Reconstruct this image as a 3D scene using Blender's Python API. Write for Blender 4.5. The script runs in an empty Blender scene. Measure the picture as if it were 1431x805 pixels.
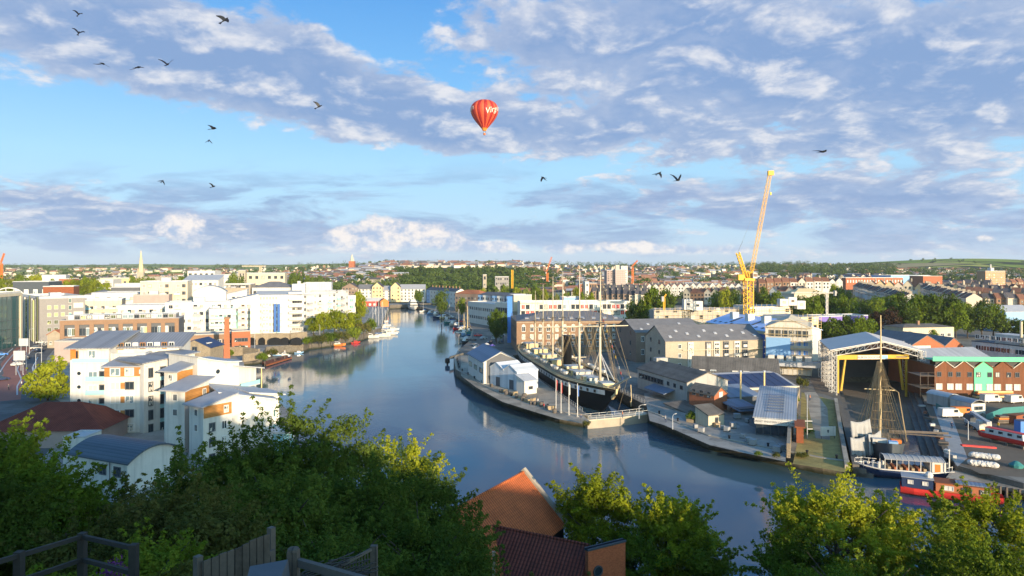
import bpy, bmesh, math, random
import numpy as np
from mathutils import Vector, Matrix, Euler, noise as mnoise
from math import radians as R, sin, cos, pi, sqrt, atan2, exp
C = bpy.context.scene.collection
SC = bpy.context.scene
# ------------------------------------------------------------------ camera
F, CX, HY, H = 954.0, 715.5, 372.0, 40.0          # focal length (px), principal column, horizon row, eye height (m)
cam = bpy.data.cameras.new('camera'); camo = bpy.data.objects.new('camera', cam); C.objects.link(camo)
camo.location = (0, 0, H); camo.rotation_euler = (R(90), 0, 0)
cam.sensor_width = 36.0; cam.lens = 36.0*F/1431.0; cam.shift_y = -30.5/1431.0
cam.clip_start = 0.1; cam.clip_end = 30000
SC.camera = camo
# ------------------------------------------------------------------ light
SUN_EL, SUN_AZ = 9.0, 30.0                         # elevation, degrees to the right of straight behind the camera
SUN_STR, SKY_STR, EXPO = 4.8, 0.15, 0.85
SD = Vector((sin(R(SUN_AZ))*cos(R(SUN_EL)), -cos(R(SUN_AZ))*cos(R(SUN_EL)), sin(R(SUN_EL))))   # towards the sun
sl = bpy.data.lights.new('sun', 'SUN'); so = bpy.data.objects.new('sun', sl); C.objects.link(so)
sl.energy = SUN_STR; sl.angle = R(0.6); sl.color = (1.0, 0.81, 0.57)
so.rotation_euler = SD.to_track_quat('Z', 'Y').to_euler()
VS = SC.view_settings
VS.view_transform = 'Standard'; VS.look = 'None'; VS.exposure = EXPO; VS.gamma = 1; VS.use_curve_mapping = False
world = bpy.data.worlds.new('World'); SC.world = world; world.use_nodes = True

class NT:
    def __init__(s, tree): s.t = tree; tree.nodes.clear()
    def n(s, typ, **kw):
        o = s.t.nodes.new(typ)
        for k, v in kw.items():
            if hasattr(o, k): setattr(o, k, v)
        return o
    def put(s, sock, v):
        if isinstance(v, bpy.types.NodeSocket): s.t.links.new(v, sock)
        elif v is not None: sock.default_value = v
    def m(s, op, a, b=None, c=None, clamp=False):
        o = s.t.nodes.new('ShaderNodeMath'); o.operation = op; o.use_clamp = clamp
        for i, v in enumerate((a, b, c)):
            if v is not None: s.put(o.inputs[i], v)
        return o.outputs[0]
    def mr(s, v, a, b, c=0.0, d=1.0, smooth=True):
        o = s.t.nodes.new('ShaderNodeMapRange'); o.interpolation_type = 'SMOOTHSTEP' if smooth else 'LINEAR'
        s.put(o.inputs[0], v)
        for i, x in enumerate((a, b, c, d)): o.inputs[i+1].default_value = x
        return o.outputs[0]
    def mix(s, f, a, b, blend='MIX'):
        o = s.t.nodes.new('ShaderNodeMix'); o.data_type = 'RGBA'; o.blend_type = blend
        s.put(o.inputs[0], f)
        for i, v in ((6, a), (7, b)):
            if isinstance(v, (tuple, list)) and len(v) == 3: v = (*v, 1)
            s.put(o.inputs[i], v)
        return o.outputs[2]
    def noise(s, vec, scale, detail=3, rough=.5, dist=0.0):
        o = s.t.nodes.new('ShaderNodeTexNoise')
        if vec is not None: s.t.links.new(vec, o.inputs['Vector'])
        o.inputs['Scale'].default_value = scale; o.inputs['Detail'].default_value = detail
        o.inputs['Roughness'].default_value = rough; o.inputs['Distortion'].default_value = dist
        return o.outputs['Fac']
    def xyz(s, x, y, z):
        o = s.t.nodes.new('ShaderNodeCombineXYZ')
        for i, v in enumerate((x, y, z)): s.put(o.inputs[i], v)
        return o.outputs[0]

def make_world():
    t = NT(world.node_tree)
    out = t.n('ShaderNodeOutputWorld'); bg = t.n('ShaderNodeBackground'); bg.inputs[1].default_value = SKY_STR
    t.t.links.new(bg.outputs[0], out.inputs[0])
    sky = t.n('ShaderNodeTexSky'); sky.sky_type = 'NISHITA'; sky.sun_disc = False
    sky.sun_elevation = R(SUN_EL); sky.sun_rotation = R(180-SUN_AZ)
    sky.air_density = 1.0; sky.dust_density = 0.6; sky.ozone_density = 2.0
    tc = t.n('ShaderNodeTexCoord'); sp = t.n('ShaderNodeSeparateXYZ'); t.t.links.new(tc.outputs['Generated'], sp.inputs[0])
    x, y, z = sp.outputs
    # a flat cloud deck, seen from below: direction over height
    zc = t.m('ADD', t.m('MAXIMUM', z, 0.0), 0.26)
    u = t.m('DIVIDE', x, zc); v = t.m('DIVIDE', y, zc)
    cr = t.n('ShaderNodeValToRGB'); t.put(cr.inputs[0], t.m('MULTIPLY', z, 1.4)); el = cr.color_ramp.elements
    for i, (p_, c_) in enumerate(SKY_RAMP):
        q_ = el[i] if i < 2 else el.new(p_)
        q_.position = p_; q_.color = (*c_, 1)
    sc_ = t.n('ShaderNodeVectorMath'); sc_.operation = 'SCALE'; t.t.links.new(cr.outputs[0], sc_.inputs[0]); sc_.inputs['Scale'].default_value = KS
    blue = t.mix(.86, sky.outputs[0], sc_.outputs[0])
    def deck(du, dv): return t.xyz(t.m('ADD', u, du), t.m('MULTIPLY', t.m('ADD', v, dv), 1.0), 0.0)
    P0 = deck(3.1, 1.7); P1 = deck(3.1+.035, 1.7-.06)
    big = t.noise(P0, 1.6, 2.5, .5)
    n0 = t.noise(P0, 5.0, 8, .59, .25); n1 = t.noise(P1, 5.0, 8, .59, .25)
    fine = t.noise(P0, 17, 6, .58, .2)
    # sky regions by bearing (x/y) and height (z/y) : where the decks lie
    yy = t.m('MAXIMUM', y, 0.05)
    a = t.m('DIVIDE', x, yy); e = t.m('DIVIDE', z, yy)
    def blob(px, py, sx, sy, rot, w):
        a0 = (px-CX)/F; e0 = (HY-py)/F; sx /= F; sy /= F
        da = t.m('SUBTRACT', a, a0); de = t.m('SUBTRACT', e, e0); c, s_ = cos(R(rot)), sin(R(rot))
        p = t.m('ADD', t.m('MULTIPLY', da, c/sx), t.m('MULTIPLY', de, s_/sx))
        q = t.m('ADD', t.m('MULTIPLY', da, -s_/sy), t.m('MULTIPLY', de, c/sy))
        r2 = t.m('ADD', t.m('MULTIPLY', p, p), t.m('MULTIPLY', q, q))
        return t.m('MULTIPLY', t.m('POWER', 2.718, t.m('MULTIPLY', r2, -1.0)), w)
    tot = t.m('MULTIPLY', big, 0.25)
    for b in BLOBS: tot = t.m('ADD', tot, blob(*b))
    cov = t.m('ADD', tot, t.m('MULTIPLY', t.m('SUBTRACT', n0, .5), 1.65))
    cov = t.m('ADD', cov, t.m('MULTIPLY', t.m('SUBTRACT', fine, .5), .55))
    alpha = t.mr(cov, .30, .58)
    thick = t.mr(cov, .34, .95)
    # sun side of each puff is paler: density drops towards the sun
    slope = t.m('SUBTRACT', n0, n1)
    lit = t.m('ADD', t.mr(slope, -.05, .20), t.m('MULTIPLY', t.m('SUBTRACT', 1.0, thick), .45), clamp=True)
    lit = t.m('MULTIPLY', lit, t.mr(fine, .3, .65, .45, 1.0))
    ccol = t.mix(lit, CLOUD_DARK, CLOUD_LIT)
    col = t.mix(t.m('MULTIPLY', alpha, .94), blue, ccol)
    # thin veil and low bank towards the horizon
    A3 = t.xyz(t.m('MULTIPLY', a, 5.0), t.m('MULTIPLY', e, 24.0), 3.3)
    low = t.noise(A3, 1.3, 6, .6, .4)
    band = t.m('MULTIPLY', t.mr(e, .0, .03), t.mr(e, .17, .09))
    la = t.m('MULTIPLY', t.mr(t.m('ADD', low, t.m('MULTIPLY', band, .10)), .50, .68), band)
    col = t.mix(t.m('MULTIPLY', la, .8), col, t.mix(t.mr(t.noise(A3, 3.1, 5, .6), .40, .72), CLOUD_DARK, CLOUD_MID))
    # sunlit cumulus heads standing on a level base
    A4 = t.xyz(t.m('MULTIPLY', a, 15.0), t.m('MULTIPLY', e, 21.0), 7.7)
    cu = t.noise(A4, 1.0, 7, .60, .15)
    tot2 = None
    for b in CUMULI:
        q = blob(*b); tot2 = q if tot2 is None else t.m('ADD', tot2, q)
    cc = t.m('ADD', tot2, t.m('MULTIPLY', t.m('SUBTRACT', cu, .5), 1.5))
    ca = t.m('MULTIPLY', t.mr(cc, .38, .64), t.mr(e, .014, .022))
    shade = t.mr(t.noise(A4, 2.6, 5, .6), .35, .62)
    col = t.mix(t.m('MULTIPLY', ca, .95), col, t.mix(shade, CLOUD_MID, CUMULUS_LIT))
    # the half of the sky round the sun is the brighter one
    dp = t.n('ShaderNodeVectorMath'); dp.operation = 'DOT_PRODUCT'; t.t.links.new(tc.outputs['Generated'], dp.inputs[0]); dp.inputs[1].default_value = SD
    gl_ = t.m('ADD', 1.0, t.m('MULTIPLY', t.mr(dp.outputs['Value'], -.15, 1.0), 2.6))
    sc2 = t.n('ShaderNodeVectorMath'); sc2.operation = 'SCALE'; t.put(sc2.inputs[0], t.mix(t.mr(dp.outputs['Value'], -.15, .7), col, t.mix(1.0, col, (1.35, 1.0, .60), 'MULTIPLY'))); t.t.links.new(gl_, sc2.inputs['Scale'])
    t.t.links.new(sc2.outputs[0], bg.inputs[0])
# px, py, half width, half height, tilt (deg, anticlockwise), weight
BLOBS = [(150, 40, 340, 80, -8, .75), (420, 120, 260, 45, -12, .50), (560, 175, 210, 32, -6, .45), (1080, 60, 480, 110, 0, .80), (830, 185, 300, 36, -3, .42), (1330, 160, 280, 90, 0, .5), (1250, 285, 330, 34, -2, .48), (1010, 285, 240, 20, 4, .30),
         (90, 290, 250, 32, -6, .55), (330, 330, 240, 22, -4, .42), (1330, 350, 260, 16, 0, .4), (520, 25, 120, 50, -35, -.75), (240, 200, 330, 42, -10, -.40), (560, 250, 260, 34, 0, -.22), (60, 165, 130, 40, -5, -.2)]
CUMULI = [(248, 318, 42, 24, 0, .95), (478, 334, 32, 24, 0, .95), (525, 328, 38, 30, -15, .95), (605, 332, 50, 27, 0, 1.05), (680, 345, 34, 12, 0, .7), (770, 350, 60, 12, 0, .55), (890, 345, 70, 16, 0, .62), (1010, 352, 120, 14, 0, .6), (1175, 358, 40, 10, 0, .5), (310, 345, 60, 9, 0, .45), (1370, 333, 60, 9, 0, .42)]
KS = 1/(SKY_STR*2**EXPO)
SKY_RAMP = [(0., (.46, .62, .84)), (.9, (.03, .17, .58)), (.05, (.42, .66, .95)), (.20, (.36, .69, 1.0)), (.36, (.17, .50, .95)), (.54, (.07, .34, .84))]
CLOUD_DARK, CLOUD_MID, CLOUD_LIT, CUMULUS_LIT = [tuple(KS*v for v in c) for c in ((.245, .38, .65), (.40, .53, .77), (.84, .84, .88), (1.04, .95, .89))]
make_world()
# ------------------------------------------------------------------ helpers
rnd = random.Random(7)
def W(px, Y, z=0.0): return Vector(((px-CX)/F*Y, Y, z))
def ZA(py, Y): return H-(py-HY)*Y/F                 # height of something seen on row py at distance Y
def G(px, py, z=0.0):                               # the point of level z seen there
    Y = F*(H-z)/(py-HY); return Vector(((px-CX)/F*Y, Y, z))
def S(t): t = max(0., min(1., t)); return t*t*(3-2*t)
ORD = ['first', 'second', 'third', 'fourth', 'fifth', 'sixth', 'seventh', 'eighth', 'ninth', 'tenth', 'eleventh', 'twelfth', 'thirteenth', 'fourteenth', 'fifteenth', 'sixteenth', 'seventeenth', 'eighteenth', 'nineteenth', 'twentieth']
def nth(i):
    if i < 20: return ORD[i]
    t = {2: 'twenty', 3: 'thirty', 4: 'forty', 5: 'fifty'}[(i+1)//10]
    return t+'-'+ORD[(i+1) % 10-1] if (i+1) % 10 else {2: 'twentieth', 3: 'thirtieth', 4: 'fortieth', 5: 'fiftieth'}[(i+1)//10]

# ---- materials
MATS = {}
def mk(name, col, rough=.8, var=.18, scale=.35, kind=None, metal=0., spec=.3, col2=None, bump=.0, period=1.0, rand=.0, streak=.0):
    m = bpy.data.materials.new(name); m.use_nodes = True; t = NT(m.node_tree)
    out = t.n('ShaderNodeOutputMaterial'); b = t.n('ShaderNodeBsdfPrincipled'); t.t.links.new(b.outputs[0], out.inputs[0])
    b.inputs['Roughness'].default_value = rough; b.inputs['Metallic'].default_value = metal; b.inputs['Specular IOR Level'].default_value = spec
    tc = t.n('ShaderNodeTexCoord'); ob = tc.outputs['Object']
    c1 = tuple(col); c2 = tuple(col2) if col2 else tuple(x*.62 for x in col)
    sp = t.n('ShaderNodeSeparateXYZ'); t.t.links.new(ob, sp.inputs[0])
    ht = None
    base = c1
    if kind == 'brick':
        br = t.n('ShaderNodeTexBrick'); mp = t.xyz(t.m('ADD', sp.outputs[0], sp.outputs[1]), sp.outputs[2], 0.0)
        t.t.links.new(mp, br.inputs[0]); br.inputs['Scale'].default_value = 1.0/period
        br.inputs['Color1'].default_value = (*c1, 1); br.inputs['Color2'].default_value = (*c2, 1); br.inputs['Mortar'].default_value = (*[x*.75+.05 for x in c1], 1)
        br.inputs['Mortar Size'].default_value = .012; base = br.outputs[0]; ht = br.outputs[1]
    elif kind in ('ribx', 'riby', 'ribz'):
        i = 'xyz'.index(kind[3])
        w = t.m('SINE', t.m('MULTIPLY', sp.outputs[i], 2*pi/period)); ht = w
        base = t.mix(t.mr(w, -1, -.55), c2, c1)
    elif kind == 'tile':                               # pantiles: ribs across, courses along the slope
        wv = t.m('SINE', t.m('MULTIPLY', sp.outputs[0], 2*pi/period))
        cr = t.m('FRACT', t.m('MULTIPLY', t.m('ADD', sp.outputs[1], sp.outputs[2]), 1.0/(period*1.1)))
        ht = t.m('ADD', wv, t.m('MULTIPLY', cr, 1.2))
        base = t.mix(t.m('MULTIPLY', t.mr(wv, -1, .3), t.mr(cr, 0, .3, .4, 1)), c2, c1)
    elif kind == 'plank':
        i = 0
        fr = t.m('FRACT', t.m('MULTIPLY', sp.outputs[i], 1.0/period)); base = t.mix(t.mr(fr, .0, .1), c2, c1); ht = t.mr(fr, 0, .1)
    pf = None
    if kind == 'patch':                                # slabs relaid and repaired at different times
        v_ = t.n('ShaderNodeTexVoronoi'); v_.distance = 'CHEBYCHEV'; v_.inputs['Scale'].default_value = 1.0/period; t.t.links.new(ob, v_.inputs['Vector']); sc3 = t.n('ShaderNodeSeparateColor'); t.t.links.new(v_.outputs['Color'], sc3.inputs[0])
        st_ = t.mr(t.noise(ob, 1.6/period, 5, .7), .55, .70, 0.0, -.35); pf = t.m('ADD', t.m('MULTIPLY', t.m('SUBTRACT', sc3.outputs[0], .5), .42), st_)
    n = t.noise(ob, scale, 5, .62); n2 = t.noise(ob, scale*9, 4, .6)
    f = t.m('ADD', t.m('MULTIPLY', t.m('SUBTRACT', n, .5), 2.2*var), t.m('MULTIPLY', t.m('SUBTRACT', n2, .5), 1.0*var))
    if pf is not None: f = t.m('ADD', f, pf)
    if rand:
        oi = t.n('ShaderNodeObjectInfo'); f = t.m('ADD', f, t.m('MULTIPLY', t.m('SUBTRACT', oi.outputs['Random'], .5), rand))
    if streak:
        sv = t.xyz(t.m('MULTIPLY', sp.outputs[0], 1.3), t.m('MULTIPLY', sp.outputs[1], 1.3), t.m('MULTIPLY', sp.outputs[2], .10)); f = t.m('ADD', f, t.m('MULTIPLY', t.mr(t.noise(sv, 1.0, 4, .65), .42, .75), -streak))
    if kind and kind[:3] == 'rib':
        wn = t.n('ShaderNodeTexWhiteNoise'); wn.noise_dimensions = '1D'; t.put(wn.inputs['W'], t.m('FLOOR', t.m('MULTIPLY', sp.outputs['xyz'.index(kind[3])], 1.0/(period*2)))); f = t.m('ADD', f, t.m('MULTIPLY', t.m('SUBTRACT', wn.outputs[0], .5), .22))
    f = t.m('ADD', f, 1.0)
    cc = t.n('ShaderNodeVectorMath'); cc.operation = 'SCALE'
    if isinstance(base, tuple): cc.inputs[0].default_value = base
    else: t.t.links.new(base, cc.inputs[0])
    t.t.links.new(f, cc.inputs['Scale']); t.t.links.new(cc.outputs[0], b.inputs['Base Color'])
    if bump:
        bp = t.n('ShaderNodeBump'); bp.inputs['Strength'].default_value = bump; bp.inputs['Distance'].default_value = .05
        t.t.links.new(ht if ht is not None else n2, bp.inputs['Height']); t.t.links.new(bp.outputs[0], b.inputs['Normal'])
    MATS[name] = m; return m
def glassmat(name, col, light=(.5, .47, .4), share=.3):
    m = bpy.data.materials.new(name); m.use_nodes = True; t = NT(m.node_tree)
    out = t.n('ShaderNodeOutputMaterial'); b = t.n('ShaderNodeBsdfPrincipled'); t.t.links.new(b.outputs[0], out.inputs[0])
    b.inputs['Roughness'].default_value = .06; b.inputs['Specular IOR Level'].default_value = .8
    oi = t.n('ShaderNodeObjectInfo'); r = oi.outputs['Random']
    tc = t.n('ShaderNodeTexCoord'); n = t.noise(tc.outputs['Object'], 2.2, 1, .5)
    k = t.m('GREATER_THAN', t.m('ADD', r, t.m('MULTIPLY', t.m('SUBTRACT', n, .5), .9)), 1.0-share)
    c = t.mix(k, col, light); t.t.links.new(c, b.inputs['Base Color']); MATS[name] = m; return m
def leafmat(name, c1, c2, c3, scale=.35, trans=.35, rand=.35):
    m = bpy.data.materials.new(name); m.use_nodes = True; t = NT(m.node_tree)
    out = t.n('ShaderNodeOutputMaterial'); d = t.n('ShaderNodeBsdfDiffuse'); tr = t.n('ShaderNodeBsdfTranslucent'); mx = t.n('ShaderNodeMixShader')
    tc = t.n('ShaderNodeTexCoord'); oi = t.n('ShaderNodeObjectInfo')
    ge = t.n('ShaderNodeNewGeometry')
    n = t.noise(ge.outputs['Position'], scale, 3, .6); n2 = t.noise(ge.outputs['Position'], scale*6, 2, .6)
    f = t.m('ADD', t.m('MULTIPLY', n, .9), t.m('MULTIPLY', n2, .55))
    f = t.m('ADD', f, t.m('MULTIPLY', t.m('SUBTRACT', oi.outputs['Random'], .5), rand))
    f = t.mr(f, .42, 1.02, smooth=False)
    col = t.mix(t.mr(f, .5, 1.0), t.mix(t.mr(f, 0, .5), c1, c2), c3)
    t.t.links.new(col, d.inputs[0])
    tcx = t.mix(1.0, col, (1.15, 1.05, .55), 'MULTIPLY'); t.t.links.new(tcx, tr.inputs[0])
    mx.inputs[0].default_value = trans
    t.t.links.new(d.outputs[0], mx.inputs[1]); t.t.links.new(tr.outputs[0], mx.inputs[2]); t.t.links.new(mx.outputs[0], out.inputs[0])
    MATS[name] = m; return m
M = MATS
for a in [('white', (.60, .565, .505), .7, .14, .15), ('offwhite', (.54, .51, .46), .7, .10), ('cream', (.54, .46, .33), .8, .12), ('stone', (.34, .29, .22), .9, .3, .5), ('darkstone', (.13, .115, .095), .95, .45, .4),
          ('concrete', (.36, .34, .31), .9, .25, .25), ('grey', (.26, .25, .25), .8, .15), ('dgrey', (.10, .10, .105), .7, .2), ('black', (.012, .013, .015), .5, .3), ('slate', (.155, .15, .15), .75, .35, .4),
          ('zinc', (.30, .30, .31), .55, .18, .3), ('palezinc', (.46, .46, .46), .55, .14, .3), ('steel', (.36, .37, .38), .45, .15), ('yellow', (.72, .40, .02), .5, .12), ('paleyellow', (.70, .50, .22), .5, .12), ('red', (.58, .04, .03), .5, .15),
          ('orange', (.62, .17, .03), .6, .15), ('blue', (.05, .13, .36), .5, .15), ('skyblue', (.22, .38, .58), .6, .12), ('navy', (.025, .04, .09), .4, .15), ('green', (.10, .45, .27), .6, .1), ('teal', (.04, .18, .17), .6, .2),
          ('purple', (.17, .12, .38), .6, .15), ('pink', (.6, .3, .5), .6, .1), ('rust', (.22, .07, .03), .9, .4, 1.5), ('mastbuff', (.62, .47, .25), .6, .12), ('deck', (.34, .25, .15), .8, .25, .8), ('canvas', (.30, .295, .285), .9, .15, .9),
          ('rope', (.30, .22, .12), .9, .2), ('skin', (.5, .3, .22), .6, .05), ('tyre', (.02, .02, .02), .9, .1), ('asphalt', (.125, .12, .115), .92, .25, .2), ('redroad', (.30, .12, .085), .9, .2, .2), ('pave', (.30, .275, .235), .9, .45, .16),
          ('line', (.7, .7, .66), .8, .2), ('dirt', (.15, .115, .08), .98, .4, .15), ('path', (.36, .29, .21), .95, .5, .22), ('grassy', (.30, .225, .07), .95, .7, .5), ('aqua', (.30, .52, .52), .3, .1), ('lead', (.06, .07, .08), .6, .2),
          ('oldwood', (.13, .105, .085), .9, .35, 2.0), ('trunk', (.065, .05, .035), .95, .3, 1.5), ('windowwhite', (.62, .61, .58), .6, .06), ('bluepaint', (.06, .20, .55), .5, .1), ('terracotta', (.38, .13, .055), .85, .3, 1.0), ('mauvewall', (.35, .27, .24), .8, .2)]:
    mk(*a)
for n_, c_ in (('white', (.60, .565, .505)), ('offwhite', (.54, .51, .46)), ('cream', (.54, .46, .33)), ('concrete', (.36, .34, .31)), ('palezinc', (.44, .44, .44))): mk(n_, c_, .7, .16, .15, streak=.2)
mk('brick', (.28, .165, .095), .9, .18, .25, 'brick', col2=(.20, .12, .075), period=.30)
mk('dbrick', (.26, .18, .13), .9, .2, .25, 'brick', col2=(.18, .13, .10), period=.30)
mk('redbrick', (.38, .13, .055), .9, .16, .25, 'brick', col2=(.28, .09, .045), period=.30)
mk('rubble', (.30, .235, .155), .95, .35, .5, 'brick', col2=(.20, .16, .11), period=.8)
mk('quaywall', (.105, .09, .07), .95, .45, .25, 'brick', col2=(.065, .058, .048), period=1.6, bump=.4)
mk('greybrick', (.27, .25, .235), .85, .12, .3, 'brick', col2=(.21, .195, .185), period=.35)
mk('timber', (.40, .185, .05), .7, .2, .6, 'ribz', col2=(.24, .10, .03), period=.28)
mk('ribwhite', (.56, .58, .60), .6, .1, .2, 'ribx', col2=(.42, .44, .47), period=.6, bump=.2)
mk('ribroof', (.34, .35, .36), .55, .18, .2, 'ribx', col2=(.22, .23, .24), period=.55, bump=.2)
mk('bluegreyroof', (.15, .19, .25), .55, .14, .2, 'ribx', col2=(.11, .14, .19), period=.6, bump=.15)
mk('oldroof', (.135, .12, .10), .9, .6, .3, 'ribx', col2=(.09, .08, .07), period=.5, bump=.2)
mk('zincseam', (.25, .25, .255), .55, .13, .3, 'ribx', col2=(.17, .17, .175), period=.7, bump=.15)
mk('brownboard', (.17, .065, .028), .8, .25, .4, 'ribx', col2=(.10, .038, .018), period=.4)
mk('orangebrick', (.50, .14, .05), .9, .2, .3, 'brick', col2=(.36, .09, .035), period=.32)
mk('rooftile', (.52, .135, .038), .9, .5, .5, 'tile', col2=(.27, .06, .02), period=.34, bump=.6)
mk('darkfence', (.045, .038, .033), .95, .4, 2.0)
mk('albion', (.42, .35, .26), .9, .2, .25, 'brick', col2=(.32, .27, .20), period=.35)
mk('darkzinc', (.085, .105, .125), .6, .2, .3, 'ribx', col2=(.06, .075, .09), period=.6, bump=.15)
mk('gantryyellow', (.50, .30, .03), .6, .25)
for n_, c_, p_ in (('pave', (.29, .265, .225), 5.), ('path', (.34, .28, .205), 4.), ('asphalt', (.12, .115, .11), 9.)): mk(n_, c_, .95, .4, .16, 'patch', period=p_)
mk('sheetgrey', (.50, .465, .425), .6, .12, .3)
mk('sheetblue', (.50, .62, .85), .6, .1, .3)
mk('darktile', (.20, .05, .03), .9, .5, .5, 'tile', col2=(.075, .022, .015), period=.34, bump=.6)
mk('tanbrick', (.42, .25, .13), .9, .2, .2)
mk('plankfence', (.105, .083, .066), .95, .6, 1.6, 'plank', col2=(.035, .03, .024), period=.14, bump=.5, rand=.55, streak=.4)
mk('fartile', (.22, .10, .06), .9, .3, .2, rand=.5)
mk('farslate', (.085, .075, .075), .85, .3, .2, rand=.5)
mk('housewall', (.55, .47, .36), .9, .12, .2, rand=.3)
glassmat('glass', (.025, .035, .045), share=.18); glassmat('greenglass', (.03, .10, .10), (.2, .4, .36), .35); glassmat('yellowglass', (.10, .11, .05), (.5, .5, .2), .5); glassmat('paleglass', (.16, .22, .25), (.55, .52, .45), .45)
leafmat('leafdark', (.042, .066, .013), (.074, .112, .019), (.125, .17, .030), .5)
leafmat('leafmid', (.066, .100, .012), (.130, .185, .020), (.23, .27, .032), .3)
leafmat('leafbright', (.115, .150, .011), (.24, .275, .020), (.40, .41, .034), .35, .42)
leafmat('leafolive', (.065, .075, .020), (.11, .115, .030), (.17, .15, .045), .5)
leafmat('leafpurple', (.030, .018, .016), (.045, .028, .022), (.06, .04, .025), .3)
leafmat('leaffar', (.040, .070, .016), (.095, .135, .028), (.19, .22, .045), .02, .2, .5)
leafmat('flowermauve', (.14, .04, .17), (.2, .06, .22), (.28, .1, .3), 2.0)

def quaymat():
    m = mk('quaystone', (.17, .145, .11), .95, .5, .22, 'brick', col2=(.10, .088, .07), period=1.5, bump=.4); t = m.node_tree; b = [n for n in t.nodes if n.type == 'BSDF_PRINCIPLED'][0]
    src = b.inputs['Base Color'].links[0].from_socket; w = NT.__new__(NT); w.t = t
    g = t.nodes.new('ShaderNodeNewGeometry'); sp = t.nodes.new('ShaderNodeSeparateXYZ'); t.links.new(g.outputs['Position'], sp.inputs[0])
    k = w.mr(w.m('ADD', sp.outputs[2], w.m('MULTIPLY', w.noise(g.outputs['Position'], .7, 3, .6), 1.2)), .7, 1.9)
    t.links.new(w.mix(k, (.022, .026, .012), src), b.inputs['Base Color'])
quaymat()
# ---- mesh builder
class MB:
    def __init__(s): s.v = []; s.f = []; s.mi = []
    def face(s, pts, mi=0):
        n = len(s.v); s.v += [tuple(p) for p in pts]; s.f.append(list(range(n, n+len(pts)))); s.mi.append(mi); return s
    def hexa(s, p, mi=0):            # 8 points: bottom 4 anticlockwise, top 4
        n = len(s.v); s.v += [tuple(q) for q in p]
        for q in ((3, 2, 1, 0), (4, 5, 6, 7), (0, 1, 5, 4), (1, 2, 6, 5), (2, 3, 7, 6), (3, 0, 4, 7)): s.f.append([n+i for i in q]); s.mi.append(mi)
        return s
    def box(s, x0, x1, y0, y1, z0, z1, mi=0):
        return s.hexa([(x0, y0, z0), (x1, y0, z0), (x1, y1, z0), (x0, y1, z0), (x0, y0, z1), (x1, y0, z1), (x1, y1, z1), (x0, y1, z1)], mi)
    def slab(s, a, b, c, d, th, mi=0):   # roof slab: quad a b c d (top), thickness th downwards
        dn = Vector((0, 0, -th)); a, b, c, d = map(Vector, (a, b, c, d))
        return s.hexa([a+dn, b+dn, c+dn, d+dn, a, b, c, d], mi)
    def prism(s, pts, z0, z1, mi=0, ms=None):
        ms = mi if ms is None else ms; n = len(s.v); k = len(pts)
        s.v += [(p[0], p[1], z0) for p in pts]+[(p[0], p[1], z1) for p in pts]
        s.f.append([n+k+i for i in range(k)]); s.mi.append(mi); s.f.append([n+k-1-i for i in range(k)]); s.mi.append(ms)
        for i in range(k): j = (i+1) % k; s.f.append([n+i, n+j, n+k+j, n+k+i]); s.mi.append(ms)
        return s
    def extr(s, prof, axis, a0, a1, mi=0):    # profile (u,z) pushed along x ('x': u=y) or y ('y': u=x)
        n = len(s.v); k = len(prof)
        for a in (a0, a1): s.v += [((a, u, z) if axis == 'x' else (u, a, z)) for u, z in prof]
        s.f.append([n+i for i in range(k)]); s.f.append([n+2*k-1-i for i in range(k)]); s.mi += [mi, mi]
        for i in range(k): j = (i+1) % k; s.f.append([n+j, n+i, n+k+i, n+k+j]); s.mi.append(mi)
        return s
    def tube(s, p, q, r0, r1=None, n=6, mi=0, caps=True):
        r1 = r0 if r1 is None else r1; p, q = Vector(p), Vector(q); d = (q-p)
        if d.length < 1e-6: return s
        d.normalize(); u = d.orthogonal().normalized(); w = d.cross(u); b = len(s.v)
        for c, r in ((p, r0), (q, r1)):
            for i in range(n): t = 2*pi*i/n; s.v.append(tuple(c+u*(r*cos(t))+w*(r*sin(t))))
        for i in range(n): j = (i+1) % n; s.f.append([b+i, b+j, b+n+j, b+n+i]); s.mi.append(mi)
        if caps: s.f.append([b+n-1-i for i in range(n)]); s.f.append([b+n+i for i in range(n)]); s.mi += [mi, mi]
        return s
    def path(s, pts, r0, r1=None, n=5, mi=0):
        r1 = r0 if r1 is None else r1; k = len(pts)-1
        for i in range(k): s.tube(pts[i], pts[i+1], r0+(r1-r0)*i/k, r0+(r1-r0)*(i+1)/k, n, mi)
        return s
    def lathe(s, prof, n=12, c=(0, 0, 0), mi=0):
        b = len(s.v); k = len(prof)
        for r, z in prof:
            for i in range(n): t = 2*pi*i/n; s.v.append((c[0]+r*cos(t), c[1]+r*sin(t), c[2]+z))
        for a in range(k-1):
            for i in range(n): j = (i+1) % n; s.f.append([b+a*n+i, b+a*n+j, b+(a+1)*n+j, b+(a+1)*n+i]); s.mi.append(mi)
        s.f.append([b+n-1-i for i in range(n)]); s.f.append([b+(k-1)*n+i for i in range(n)]); s.mi += [mi, mi]
        return s
    def mesh(s, name, mats):
        me = bpy.data.meshes.new(name); me.from_pydata(s.v, [], s.f)
        for m in (mats if isinstance(mats, (list, tuple)) else [mats]): me.materials.append(M[m] if isinstance(m, str) else m)
        me.polygons.foreach_set('material_index', s.mi)
        bm = bmesh.new(); bm.from_mesh(me); bmesh.ops.recalc_face_normals(bm, faces=bm.faces); bm.to_mesh(me); bm.free()
        return me
    def build(s, name, mats, parent=None, smooth=False, loc=(0, 0, 0), rot=(0, 0, 0)):
        me = s.mesh(name, mats)
        if smooth: me.polygons.foreach_set('use_smooth', [True]*len(me.polygons))
        return put(name, me, parent, loc, rot)
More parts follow.
